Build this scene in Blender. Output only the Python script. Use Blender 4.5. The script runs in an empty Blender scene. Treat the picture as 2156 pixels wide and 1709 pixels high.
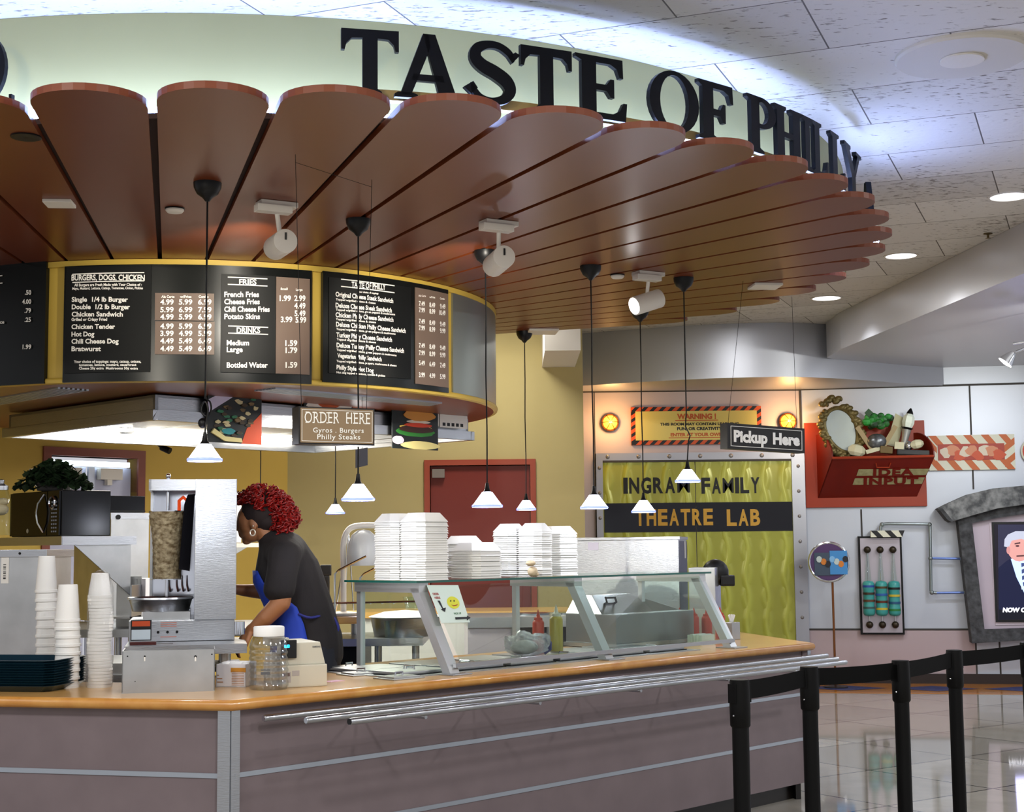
import bpy, bmesh, math, random
from mathutils import Vector, Matrix
random.seed(7)
PI = math.pi
sc = bpy.context.scene
COL = sc.collection
# ------------------------------------------------------------------ camera
W, H, FOC, PITCH, ROLL, EYE = 2156, 1709, 3100.0, 0.0953, -0.0096, 1.4
cp, sp, cr, sr = math.cos(PITCH), math.sin(PITCH), math.cos(ROLL), math.sin(ROLL)
cf = Vector((0, cp, sp)); cu0 = Vector((0, -sp, cp)); cx0 = Vector((1, 0, 0))
cx = cr * cx0 + sr * cu0; cu = -sr * cx0 + cr * cu0
cam = bpy.data.cameras.new('camera'); camo = bpy.data.objects.new('camera', cam); COL.objects.link(camo)
cam.sensor_width = 36; cam.lens = FOC / W * 36; cam.clip_end = 200; cam.clip_start = 0.05
camo.matrix_world = Matrix(((cx.x, cu.x, -cf.x, 0), (cx.y, cu.y, -cf.y, 0), (cx.z, cu.z, -cf.z, EYE), (0, 0, 0, 1)))
sc.camera = camo
sc.view_settings.view_transform = 'Standard'; sc.view_settings.look = 'None'
sc.view_settings.exposure = 0.08; sc.view_settings.gamma = 1.0; sc.view_settings.use_curve_mapping = False
sc.cycles.use_denoising = True
sc.cycles.max_bounces = 6; sc.cycles.transparent_max_bounces = 12; sc.cycles.caustics_reflective = False; sc.cycles.caustics_refractive = False
sc.cycles.sample_clamp_indirect = 4.0
# world: dim light of the large hall around the stand
wd = bpy.data.worlds.new('hall'); sc.world = wd; wd.use_nodes = True
wd.node_tree.nodes['Background'].inputs[0].default_value = (0.92, 0.93, 1.0, 1); wd.node_tree.nodes['Background'].inputs[1].default_value = 0.6

def lamp(kind, name, loc, energy, color=(1, 1, 1), size=0.1, target=None, spot=60, blend=0.5, size_y=None):
    l = bpy.data.lights.new(name, kind); l.energy = energy; l.color = color
    if kind == 'AREA':
        l.size = size
        if size_y: l.shape = 'RECTANGLE'; l.size_y = size_y
        else: l.shape = 'DISK'
    else: l.shadow_soft_size = size
    if kind == 'SPOT': l.spot_size = math.radians(spot); l.spot_blend = blend
    o = bpy.data.objects.new(name, l); COL.objects.link(o); o.location = loc
    if target is not None:
        d = Vector(target) - Vector(loc); o.rotation_euler = d.to_track_quat('-Z', 'Y').to_euler()
    return o
CEIL = 3.509
# added fill lamps at ceiling level, mostly unseen, to brighten the hall
for x, y, e in ((-2.5, 2.5, 60), (0.5, 2.2, 70), (3.2, 3.0, 70), (4.6, 5.5, 80), (-4.5, 3.2, 50), (1.8, -0.5, 60), (-1.5, -1.0, 60), (1.9, 12.6, 26)):
    lamp('AREA', 'hall_fill_light', (x, y, CEIL - 0.03), e, (1.0, 0.98, 0.96), 0.35)
for x, y, e in ((4.6, 12.6, 32), (5.6, 10.5, 32), (6.5, 8.0, 45)):
    lamp('AREA', 'bulkhead_fill_light', (x, y, 3.15), e, (0.86, 0.9, 1.0), 0.3)  # unseen fill lamps added under the bulkhead to brighten the far right
lamp('SPOT', 'hall_sign_spot', (-2.4, 0.6, 2.9), 240, (1, .93, .78), .03, (-.6, 5.5, 3.25), spot=50, blend=.5)
# ------------------------------------------------------------------ pixel helpers (where things stand)
def ray(px, py):
    return (px - W / 2) / FOC * cx - (py - H / 2) / FOC * cu + cf
def ZP(px, py, z):
    v = ray(px, py); v = v * ((z - EYE) / v.z); return Vector((v.x, v.y, z))
def YP(px, py, y):
    v = ray(px, py); v = v * (y / v.y); return Vector((v.x, v.y, v.z + EYE))
class Fr:
    """a standing frame: u runs along a wall or counter, n away from the camera, z up"""
    def __init__(s, o, ang):
        s.o = Vector((o[0], o[1])); s.a = ang; s.u = Vector((math.cos(ang), math.sin(ang))); s.n = Vector((-s.u.y, s.u.x))
    def pt(s, u, n, z):
        p = s.o + s.u * u + s.n * n; return Vector((p.x, p.y, z))
    def px(s, px, py, n=0.0):      # pixel on the plane n -> (u, z)
        v = ray(px, py); d = Vector((v.x, v.y)); o = s.o + s.n * n
        t = o.dot(s.n) / d.dot(s.n); p = Vector((v.x * t, v.y * t)); return ((p - o).dot(s.u), v.z * t + EYE)
    def pz(s, px, py, z):          # pixel on the height z -> (u, n)
        p = ZP(px, py, z); q = Vector((p.x, p.y)) - s.o; return (q.dot(s.u), q.dot(s.n))
    def pu(s, px, py, u):          # pixel on the cross plane u -> (n, z)
        v = ray(px, py); d = Vector((v.x, v.y)); o = s.o + s.u * u
        t = o.dot(s.u) / d.dot(s.u); p = Vector((v.x * t, v.y * t)); return ((p - o).dot(s.n), v.z * t + EYE)
# ------------------------------------------------------------------ materials
def srgb(h):
    h = h.lstrip('#'); c = [int(h[i:i + 2], 16) / 255 for i in (0, 2, 4)]
    return tuple((x / 12.92 if x <= 0.04045 else ((x + 0.055) / 1.055) ** 2.4) for x in c) + (1,)
MATS = {}
def mat(name, col, rough=0.5, metal=0.0, emit=None, es=1.0, noise=None, bump=None, trans=0.0, alpha=1.0, ior=1.45, coat=0.0, spec=None, aniso=None, sheen=0):
    """noise=(second colour, scale, contrast, stretch xyz)  bump=(scale, strength, stretch)"""
    if name in MATS: return MATS[name]
    m = bpy.data.materials.new(name); m.use_nodes = True; nt = m.node_tree; b = nt.nodes['Principled BSDF']
    c = srgb(col) if isinstance(col, str) else col
    b.inputs['Base Color'].default_value = c; b.inputs['Roughness'].default_value = rough; b.inputs['Metallic'].default_value = metal
    b.inputs['IOR'].default_value = ior
    if trans: b.inputs['Transmission Weight'].default_value = trans
    if alpha < 1: b.inputs['Alpha'].default_value = alpha
    if coat: b.inputs['Coat Weight'].default_value = coat; b.inputs['Coat Roughness'].default_value = 0.08
    if spec is not None: b.inputs['Specular IOR Level'].default_value = spec
    if emit: b.inputs['Emission Color'].default_value = srgb(emit); b.inputs['Emission Strength'].default_value = es
    def tex(stretch, scale, detail=4):
        tc = nt.nodes.new('ShaderNodeTexCoord'); mp = nt.nodes.new('ShaderNodeMapping'); nz = nt.nodes.new('ShaderNodeTexNoise')
        nt.links.new(tc.outputs['Object'], mp.inputs['Vector']); nt.links.new(mp.outputs['Vector'], nz.inputs['Vector'])
        mp.inputs['Scale'].default_value = stretch; nz.inputs['Scale'].default_value = scale; nz.inputs['Detail'].default_value = detail
        return nz
    if noise:
        nz = tex(noise[3] if len(noise) > 3 else (1, 1, 1), noise[1]); r = nt.nodes.new('ShaderNodeValToRGB')
        k = noise[2]; r.color_ramp.elements[0].position = 0.5 - k; r.color_ramp.elements[1].position = 0.5 + k
        r.color_ramp.elements[0].color = c; r.color_ramp.elements[1].color = srgb(noise[0])
        nt.links.new(nz.outputs['Fac'], r.inputs['Fac']); nt.links.new(r.outputs['Color'], b.inputs['Base Color'])
    if bump:
        nz = tex(bump[2] if len(bump) > 2 else (1, 1, 1), bump[0]); bp = nt.nodes.new('ShaderNodeBump')
        bp.inputs['Strength'].default_value = bump[1]; bp.inputs['Distance'].default_value = 0.01
        nt.links.new(nz.outputs['Fac'], bp.inputs['Height']); nt.links.new(bp.outputs['Normal'], b.inputs['Normal'])
    MATS[name] = m; return m
STEEL = mat('brushed_steel', '#b9bcc0', 0.28, 1.0, bump=(30, 0.12, (1, 1, 12)))
STEEL2 = mat('worn_steel', '#a9abab', 0.38, 1.0, noise=('#c8caca', 6, 0.3))
CHROME = mat('chrome', '#dfe2e8', 0.12, 1.0)
ALU = mat('aluminium_trim', '#b4bcc6', 0.32, 0.85)
BLACKM = mat('black_metal', '#070708', 0.4, spec=.3)
BLACKP = mat('black_plastic', '#08080a', 0.45)
WHITEP = mat('white_plastic', '#e6e4dc', 0.4)
WHITEM = mat('white_paint', '#d9d5cd', 0.45)
YELLOW = mat('yellow_laminate', '#c2a445', 0.5)
YWALL = mat('yellow_wall_paint', '#c0a24c', 0.75, noise=('#b89a46', 3, 0.4))
ORANGE = mat('orange_laminate', '#6c3316', 0.32, noise=('#652d12', 2.5, 0.4), spec=0.4)
ORANGEE = mat('orange_edge', '#703414', 0.45)
FASCIA = mat('pale_green_fascia', '#8d895c', 0.6)
NAVY = mat('navy_letter', '#05070f', 0.5, spec=.25)
PANELB = mat('mauve_laminate', '#7a6d70', 0.42, noise=('#6c6063', 6, 0.35))
WOODT = mat('maple_top', '#cf9c56', 0.28, noise=('#dcae6a', 9, 0.3, (1, 6, 6)), coat=0.4)
WOODE = mat('maple_edge', '#b87a34', 0.32, noise=('#cf9a50', 12, 0.25, (1, 1, 1)), coat=0.3)
FOAM = mat('white_foam', '#eeeeea', 0.6)
FOAM2 = mat('white_foam_cup', '#f0efea', 0.5)
BOARD = mat('black_board', '#0a0e0c', 0.25, spec=.35)
BOARDM = mat('black_board_panel', '#080a09', 0.5, spec=.3)
BROWNB = mat('brown_board_panel', '#6e5c50', 0.5)
TXT = mat('white_lettering', '#f4f2ea', 0.5, emit='#f4f2ea', es=0.0)
def film(name, col, refl, rough=.02, bumpy=False):
    """thin clear sheet: lets light straight through and mirrors a little"""
    m = bpy.data.materials.new(name); m.use_nodes = True; nt = m.node_tree; N = nt.nodes.new; L = nt.links.new
    out = nt.nodes['Material Output']; tr = N('ShaderNodeBsdfTransparent'); tr.inputs[0].default_value = srgb(col); gl = N('ShaderNodeBsdfGlossy'); gl.inputs['Roughness'].default_value = rough
    lw = N('ShaderNodeLayerWeight'); lw.inputs['Blend'].default_value = .15; ma = N('ShaderNodeMath'); ma.operation = 'MULTIPLY_ADD'; ma.inputs[1].default_value = .40; ma.inputs[2].default_value = refl; L(lw.outputs['Facing'], ma.inputs[0])
    mx = N('ShaderNodeMixShader'); L(ma.outputs[0], mx.inputs[0]); L(tr.outputs[0], mx.inputs[1]); L(gl.outputs[0], mx.inputs[2]); L(mx.outputs[0], out.inputs[0])
    if bumpy:
        nz = N('ShaderNodeTexNoise'); nz.inputs['Scale'].default_value = 45; bp = N('ShaderNodeBump'); bp.inputs['Strength'].default_value = .8; bp.inputs['Distance'].default_value = .01; L(nz.outputs['Fac'], bp.inputs['Height']); L(bp.outputs[0], gl.inputs['Normal'])
    MATS[name] = m; return m
REDD = mat('red_door', '#6e2218', 0.5)
REDF = mat('red_door_frame', '#93402c', 0.5)
WPANEL = mat('pale_metal_panel', '#bcc3cf', 0.4, 0.25, noise=('#c6ccd6', 2, 0.4))
PPANEL = mat('pink_grey_panel', '#b9a8ac', 0.45)
GREYSOF = mat('satin_soffit_metal', '#b9bcc4', 0.45, 0.7)
FRAME = mat('bright_satin_steel', '#d6d8d9', 0.36, 0.75)
# ------------------------------------------------------------------ mesh builder
class MB:
    def __init__(s, M=None): s.v = []; s.f = []; s.mi = []; s.M = M; s.k = 0
    def add(s, vs, fs):
        o = len(s.v)
        for p in vs:
            p = Vector(p); s.v.append(s.M @ p if s.M else p)
        for f in fs: s.f.append([i + o for i in f]); s.mi.append(s.k)
        return s
    def box(s, x0, y0, z0, x1, y1, z1):
        x0, x1 = min(x0, x1), max(x0, x1); y0, y1 = min(y0, y1), max(y0, y1); z0, z1 = min(z0, z1), max(z0, z1)
        return s.add([(x0, y0, z0), (x1, y0, z0), (x1, y1, z0), (x0, y1, z0), (x0, y0, z1), (x1, y0, z1), (x1, y1, z1), (x0, y1, z1)],
                     [(0, 3, 2, 1), (4, 5, 6, 7), (0, 1, 5, 4), (1, 2, 6, 5), (2, 3, 7, 6), (3, 0, 4, 7)])
    def obox(s, c, sx, sy, sz, rot=None):
        R = rot or Matrix.Identity(3); c = Vector(c); vs = []
        for z in (-.5, .5):
            for x, y in ((-.5, -.5), (.5, -.5), (.5, .5), (-.5, .5)): vs.append(c + R @ Vector((x * sx, y * sy, z * sz)))
        return s.add(vs, [(0, 3, 2, 1), (4, 5, 6, 7), (0, 1, 5, 4), (1, 2, 6, 5), (2, 3, 7, 6), (3, 0, 4, 7)])
    def prism(s, poly, z0, z1, f=None):       # poly in xy, ccw
        n = len(poly); vs = [(p[0], p[1], z0) for p in poly] + [(p[0], p[1], z1) for p in poly]
        fs = [list(range(n))[::-1], list(range(n, 2 * n))] + [(i, (i + 1) % n, n + (i + 1) % n, n + i) for i in range(n)]
        if f: vs = [f(v) for v in vs]
        return s.add(vs, fs)
    def slab(s, poly, y0, y1):                # poly in xz, extruded along y
        n = len(poly); vs = [(p[0], y0, p[1]) for p in poly] + [(p[0], y1, p[1]) for p in poly]
        return s.add(vs, [list(range(n)), list(range(n, 2 * n))[::-1]] + [(i, n + i, n + (i + 1) % n, (i + 1) % n) for i in range(n)])
    def cyl(s, a, b, r0, r1=None, n=16, caps=True):
        a, b = Vector(a), Vector(b); r1 = r0 if r1 is None else r1; d = (b - a).normalized()
        t = Vector((1, 0, 0)) if abs(d.x) < 0.9 else Vector((0, 1, 0)); p = d.cross(t).normalized(); q = d.cross(p)
        vs = []
        for c, r in ((a, r0), (b, r1)):
            for i in range(n):
                an = 2 * PI * i / n; vs.append(c + (p * math.cos(an) + q * math.sin(an)) * r)
        fs = [(i, (i + 1) % n, n + (i + 1) % n, n + i) for i in range(n)]
        if caps: fs += [list(range(n))[::-1], list(range(n, 2 * n))]
        return s.add(vs, fs)
    def lathe(s, prof, c=(0, 0, 0), n=28, ax=None, a0=0, a1=2 * PI):
        c = Vector(c); full = abs(a1 - a0 - 2 * PI) < 1e-6; m = n if full else n + 1; vs = []
        R = Vector((0, 0, 1)).rotation_difference(Vector(ax)).to_matrix() if ax is not None else Matrix.Identity(3)
        for r, z in prof:
            for i in range(m):
                an = a0 + (a1 - a0) * i / n; vs.append(c + R @ Vector((r * math.cos(an), r * math.sin(an), z)))
        fs = []
        for j in range(len(prof) - 1):
            for i in range(n):
                k = (i + 1) % m; fs.append((j * m + i, j * m + k, (j + 1) * m + k, (j + 1) * m + i))
        return s.add(vs, fs)
    def tube(s, pts, r, n=8, caps=True):
        pts = [Vector(p) for p in pts]; vs = []; up = None
        for i, p in enumerate(pts):
            d = (pts[min(i + 1, len(pts) - 1)] - pts[max(i - 1, 0)]).normalized()
            if up is None: up = Vector((0, 0, 1)) if abs(d.z) < 0.9 else Vector((1, 0, 0))
            a = d.cross(up); a = a.normalized() if a.length > 1e-5 else d.orthogonal().normalized(); b = d.cross(a).normalized(); up = a.cross(d) if a.length else up
            rr = r[i] if isinstance(r, (list, tuple)) else r
            for k in range(n):
                an = 2 * PI * k / n; vs.append(p + (a * math.cos(an) + b * math.sin(an)) * rr)
        fs = []
        for i in range(len(pts) - 1):
            for k in range(n): fs.append((i * n + k, i * n + (k + 1) % n, (i + 1) * n + (k + 1) % n, (i + 1) * n + k))
        if caps: fs += [list(range(n)), list(range((len(pts) - 1) * n, len(pts) * n))[::-1]]
        return s.add(vs, fs)
    def ball(s, c, rx, ry=None, rz=None, n=14, m=9, R=None):
        ry = ry or rx; rz = rz or rx; c = Vector(c); vs = []
        for j in range(m + 1):
            t = PI * j / m
            for i in range(n):
                a = 2 * PI * i / n; v = Vector((rx * math.sin(t) * math.cos(a), ry * math.sin(t) * math.sin(a), rz * math.cos(t)))
                vs.append(c + (R @ v if R else v))
        fs = []
        for j in range(m):
            for i in range(n): fs.append((j * n + i, (j + 1) * n + i, (j + 1) * n + (i + 1) % n, j * n + (i + 1) % n))
        return s.add(vs, fs)
    def build(s, name, material, parent=None, smooth=False, bevel=0, mats=None, label=None, weld=True, ang=40):
        me = bpy.data.meshes.new(name); me.from_pydata([tuple(v) for v in s.v], [], s.f)
        for mm in ([material] + (mats or [])): me.materials.append(mm)
        if mats: me.polygons.foreach_set('material_index', s.mi)
        bm = bmesh.new(); bm.from_mesh(me)
        if weld: bmesh.ops.remove_doubles(bm, verts=bm.verts, dist=1e-5)
        if bevel:
            es = [e for e in bm.edges if len(e.link_faces) == 2 and e.calc_face_angle(0) > 0.5]
            bmesh.ops.bevel(bm, geom=es, offset=bevel, segments=2, affect='EDGES', profile=0.7)
        bmesh.ops.recalc_face_normals(bm, faces=bm.faces); bm.to_mesh(me); bm.free()
        if smooth:
            me.polygons.foreach_set('use_smooth', [True] * len(me.polygons))
            me.set_sharp_from_angle(angle=math.radians(ang))
        o = bpy.data.objects.new(name, me); COL.objects.link(o)
        if parent: o.parent = parent
        if label: o['label'] = label
        return o
def tag(o, label=None, cat=None, group=None, kind=None):
    if label: o['label'] = label
    if cat: o['category'] = cat
    if group: o['group'] = group
    if kind: o['kind'] = kind
    return o
def thing(name, label, cat, loc=(0, 0, 0), rz=0.0, group=None):
    o = bpy.data.objects.new(name, None); COL.objects.link(o); o.location = loc; o.rotation_euler = (0, 0, rz); o.empty_display_size = 0.05
    return tag(o, label, cat, group)
def struct(o): o['kind'] = 'structure'; return o
def copy_tree(o, parent=None):
    c = o.copy(); COL.objects.link(c); c.parent = parent
    for ch in list(o.children): copy_tree(ch, c)
    return c
# ------------------------------------------------------------------ lettering
_tc = {}
def glyphs(s, bold=0.0, spacing=1.0):
    k = (s, bold, spacing)
    if k not in _tc:
        cu_ = bpy.data.curves.new('t', 'FONT'); cu_.body = s; cu_.size = 1; cu_.resolution_u = 3; cu_.offset = bold; cu_.space_character = spacing
        o = bpy.data.objects.new('t', cu_); COL.objects.link(o); dg = bpy.context.evaluated_depsgraph_get()
        me = bpy.data.meshes.new_from_object(o.evaluated_get(dg)); vs = [(v.co.x, v.co.y) for v in me.vertices]; fs = [list(p.vertices) for p in me.polygons]
        bpy.data.objects.remove(o); bpy.data.meshes.remove(me); bpy.data.curves.remove(cu_); _tc[k] = (vs, fs)
    return _tc[k]
CAPH = 0.69
def put_text(mb, s, x0, x1, z0, z1, cap, f, bold=0.0, spacing=1.0, shear=0.0):
    """lay the word s from x0 to x1, baseline z0..z1, capital height cap; f maps (x, z) to a point"""
    vs, fs = glyphs(s, bold, spacing)
    if not vs: return
    a = min(v[0] for v in vs); b = max(v[0] for v in vs); out = []
    for x, y in vs:
        t = (x - a) / (b - a); zz = y / CAPH * cap; out.append(f(x0 + (x1 - x0) * t + shear * zz, z0 + (z1 - z0) * t + zz))
    mb.add(out, fs)
# ================================================================== the setting
def node_mat(name):
    m = bpy.data.materials.new(name); m.use_nodes = True; return m, m.node_tree, m.node_tree.nodes['Principled BSDF']
def ceiling_mat():
    m, nt, b = node_mat('pitted_ceiling_tile'); N = nt.nodes.new; L = nt.links.new
    tc = N('ShaderNodeTexCoord'); mp = N('ShaderNodeMapping'); mp.inputs['Rotation'].default_value = (0, 0, 0.38); L(tc.outputs['Object'], mp.inputs[0])
    br = N('ShaderNodeTexBrick'); br.offset = 0.5; br.inputs['Scale'].default_value = 1.0; br.inputs['Brick Width'].default_value = 1.0; br.inputs['Row Height'].default_value = 0.62
    br.inputs['Mortar Size'].default_value = 0.004; br.inputs['Mortar Smooth'].default_value = 0.2
    br.inputs['Color1'].default_value = srgb('#dedcda'); br.inputs['Color2'].default_value = srgb('#cbc8c5'); br.inputs['Mortar'].default_value = srgb('#5b5654'); L(mp.outputs[0], br.inputs['Vector'])
    mp2 = N('ShaderNodeMapping'); mp2.inputs['Scale'].default_value = (22, 60, 1); mp2.inputs['Rotation'].default_value = (0, 0, 0.38); L(tc.outputs['Object'], mp2.inputs[0])
    nz = N('ShaderNodeTexNoise'); nz.inputs['Scale'].default_value = 1.0; nz.inputs['Detail'].default_value = 3; L(mp2.outputs[0], nz.inputs['Vector'])
    n2 = N('ShaderNodeTexNoise'); n2.inputs['Scale'].default_value = 1.1; L(tc.outputs['Object'], n2.inputs['Vector'])
    ad = N('ShaderNodeMath'); ad.operation = 'MULTIPLY_ADD'; ad.inputs[1].default_value = 0.35; L(n2.outputs['Fac'], ad.inputs[0]); L(nz.outputs['Fac'], ad.inputs[2])
    r = N('ShaderNodeValToRGB'); r.color_ramp.elements[0].position = 0.80; r.color_ramp.elements[1].position = 0.90; r.color_ramp.elements[0].color = (0, 0, 0, 1); r.color_ramp.elements[1].color = (1, 1, 1, 1)
    L(ad.outputs[0], r.inputs[0]); mx = N('ShaderNodeMixRGB'); mx.inputs['Color2'].default_value = srgb('#77706a'); L(r.outputs[0], mx.inputs['Fac']); L(br.outputs['Color'], mx.inputs['Color1'])
    L(mx.outputs[0], b.inputs['Base Color']); b.inputs['Roughness'].default_value = 0.85
    n3 = N('ShaderNodeTexNoise'); n3.inputs['Scale'].default_value = 28; n3.inputs['Detail'].default_value = 5; L(tc.outputs['Object'], n3.inputs['Vector'])
    bp = N('ShaderNodeBump'); bp.inputs['Strength'].default_value = 0.25; bp.inputs['Distance'].default_value = 0.01; L(n3.outputs['Fac'], bp.inputs['Height']); L(bp.outputs[0], b.inputs['Normal'])
    return m
def floor_mat():
    m, nt, b = node_mat('polished_floor_tile'); N = nt.nodes.new; L = nt.links.new
    tc = N('ShaderNodeTexCoord'); mp = N('ShaderNodeMapping'); mp.inputs['Rotation'].default_value = (0, 0, -0.62); L(tc.outputs['Object'], mp.inputs[0])
    br = N('ShaderNodeTexBrick'); br.offset = 0.0; br.inputs['Scale'].default_value = 1.0; br.inputs['Brick Width'].default_value = 0.9; br.inputs['Row Height'].default_value = 0.9
    br.inputs['Mortar Size'].default_value = 0.008; br.inputs['Color1'].default_value = srgb('#c6c0b2'); br.inputs['Color2'].default_value = srgb('#a09a8f'); br.inputs['Mortar'].default_value = srgb('#45413d'); L(mp.outputs[0], br.inputs['Vector'])
    nz = N('ShaderNodeTexNoise'); nz.inputs['Scale'].default_value = 6; nz.inputs['Detail'].default_value = 6; L(tc.outputs['Object'], nz.inputs['Vector'])
    mx = N('ShaderNodeMixRGB'); mx.blend_type = 'MULTIPLY'; mx.inputs['Fac'].default_value = 0.35; L(br.outputs['Color'], mx.inputs['Color1']); L(nz.outputs['Fac'], mx.inputs['Color2'])
    L(mx.outputs[0], b.inputs['Base Color']); b.inputs['Roughness'].default_value = 0.05; b.inputs['Specular IOR Level'].default_value = 0.9; b.inputs['IOR'].default_value = 1.7
    return m
mb = MB(); mb.box(-9, -4, -0.05, 10, 19, 0); struct(mb.build('floor', floor_mat()))
mb = MB(); mb.box(-9, -4, CEIL, 10, 19, CEIL + 0.1); struct(mb.build('ceiling', ceiling_mat()))
# ---- yellow kitchen walls
BY = 11.93
c0 = YP(605, 1100, BY); xr = YP(1230, 1000, BY).x
FL = Fr((c0.x, BY), math.radians(46.7)); FB = Fr((c0.x, BY), 0.0)
def fr_obj(fr, name, m, cat=None): pass
def frM(fr): return Matrix.Translation((fr.o.x, fr.o.y, 0)) @ Matrix.Rotation(fr.a, 4, 'Z')
# left wall with an opening
u0, zt = FL.px(106, 962); u1, _ = FL.px(289, 962); zt = FL.px(106, 958)[1]
mb = MB(frM(FL)); mb.box(-6, 0, 0, u0, .12, CEIL); mb.box(u1, 0, 0, 0.0, .12, CEIL); mb.box(u0, 0, zt, u1, .12, CEIL)
struct(mb.build('wall_left', YWALL))
mb = MB(frM(FL)); w_ = .06
mb.box(u0 - w_, -.02, 0, u0, .14, zt + w_); mb.box(u1, -.02, 0, u1 + w_, .14, zt + w_); mb.box(u0, -.02, zt, u1, .14, zt + w_)
dr1 = struct(mb.build('door_1', mat('brown_red_frame', '#7a4032', .5))); dr1['label'] = 'red framed double swing door behind the microwave'
mb = MB(frM(FL)); um = (u0 + u1) / 2
for a, b in ((u0 + .01, um - .03), (um + .03, u1 - .01)): mb.box(a, .07, 0.02, b, .10, zt - .07)
mb.build('door_leaf', mat('pale_blue_door', '#b9bcd2', .5), dr1)
mb = MB(frM(FL)); mb.box(um - .025, .04, 0.02, um + .025, .06, zt - .07); mb.build('mullion', STEEL, dr1)
mb = MB(frM(FL)); mb.box(u0 + .02, .02, zt - .065, u1 - .05, .05, zt - .03); mb.build('door_header', mat('lit_header', '#ffffff', .5, emit='#dff4ff', es=4), dr1)
for uu in (u0 + .15, u1 - .22):
    mb = MB(frM(FL)); mb.box(uu - .08, -.0, zt - .16, uu + .10, .06, zt - .08); mb.box(uu - .02, .01, zt - .2, uu + .02, .05, zt - .16); mb.build('door_closer', WHITEM, dr1)
# back wall with the red door
du0, dz = FB.px(905, 980); du1, _ = FB.px(1116, 980)
mb = MB(frM(FB)); L_ = xr - c0.x
mb.box(0, 0, 0, du0, .12, CEIL); mb.box(du1, 0, 0, L_, .12, CEIL); mb.box(du0, 0, dz, du1, .12, CEIL); mb.box(L_ - .12, .12, 0, L_, 3.1, CEIL)
struct(mb.build('wall_back', mat('pale_yellow_wall_paint', '#b3a676', .75, noise=('#ada06e', 3, .4))))
mb = MB(frM(FB)); w_ = .045
mb.box(du0 - w_, -.02, 0, du0, .13, dz + w_); mb.box(du1, -.02, 0, du1 + w_, .13, dz + w_); mb.box(du0, -.02, dz, du1, .13, dz + w_)
d2 = struct(mb.build('door_2', REDF))
mb = MB(frM(FB)); mb.box(du0 + .005, .02, .01, du1 - .005, .06, dz - .005); mb.build('door_leaf', REDD, d2)
mb = MB(frM(FB)); mb.box(du0 + .02, -.03, dz - .10, du0 + .12, .02, dz - .03); mb.build('closer_box', mat('grey_closer', '#77706c', .5), d2)
mb = MB(); a = YP(1147, 738, 10.9); b = YP(1217, 738, 10.9); mb.box(a.x, 10.9, a.z, b.x + .02, BY, CEIL); struct(mb.build('trim_3', mat('white_bulkhead', '#dcdad6', .7)))
# ---- theatre wall
TY = 15.1
a = YP(1228, 1000, TY); FD = Fr((a.x, TY), 0.0); L_ = FD.px(1692, 1100)[0]
FT = Fr(FD.pt(L_, 0, 0)[:2], math.radians(-9.9))
zseam = YP(1450, 822, TY).z
mb = MB(frM(FD)); mb.box(-1, 0, 0, L_, .15, CEIL); struct(mb.build('wall_far', mat('pink_white_panel', '#bfb3b5', .45, .1)))
mb = MB(frM(FT)); zd = FT.px(1850, 1324)[1]; mb.box(0, 0, zd, 5.5, .15, CEIL); struct(mb.build('wall_right', WPANEL))
mb = MB(frM(FT)); ue = FT.px(2054, 1380)[0]; mb.box(0, -.004, 0.09, ue, .15, zd); struct(mb.build('trim_5', PPANEL))
mb = MB(frM(FT)); mb.box(ue, -.002, 0.09, 5.5, .15, zd); struct(mb.build('trim_6', WPANEL))
SEAM = mat('dark_seam', '#3a3734', .6)
mb = MB(frM(FT)); e_ = .008
def vseam(px, y0, y1):
    u, za = FT.px(px, y0); _, zb = FT.px(px, y1); mb.box(u - e_, -.006, zb, u + e_, .0, za)
vseam(2041, 812, 1030); vseam(1813, 1072, 1130); vseam(2104, 1345, 1420); vseam(2054, 1345, 1420)
mb.box(0, -.008, zd - .012, 5.5, 0, zd + .006); mb.box(0, -.008, zseam - .01, 5.5, 0, zseam + .01)
struct(mb.build('trim_7', SEAM))
mb = MB(frM(FD)); mb.box(0, -.006, zseam - .012, L_, 0, zseam + .012); u, _ = FD.px(1252, 900); mb.box(u - .005, -.004, 0, u + .005, 0, zseam)
mb.box(L_ - .012, -.012, 0, L_ + .01, 0, zseam); struct(mb.build('trim_8', SEAM))
mb = MB(frM(FT)); mb.box(0, -.03, 0, 5.5, 0, .1); struct(mb.build('baseboard_right', mat('dark_baseboard', '#2c2320', .4)))
# floor border in front of the wall
mb = MB(frM(FT)); mb.box(-.1, -1.0, 0, 5.5, -.03, .004); bo = struct(mb.build('trim_9', mat('ochre_border', '#b9772e', .12)))
mb = MB(frM(FT)); k = -.1
while k < 5.2:
    mb.add([(k, -.55, .006), (k + .42, -.28, .006), (k + .84, -.55, .006), (k + .42, -.82, .006)], [(0, 3, 2, 1)]); k += .86
mb.build('border_diamonds', mat('blue_border', '#3b4a86', .12), bo, weld=False)
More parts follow.
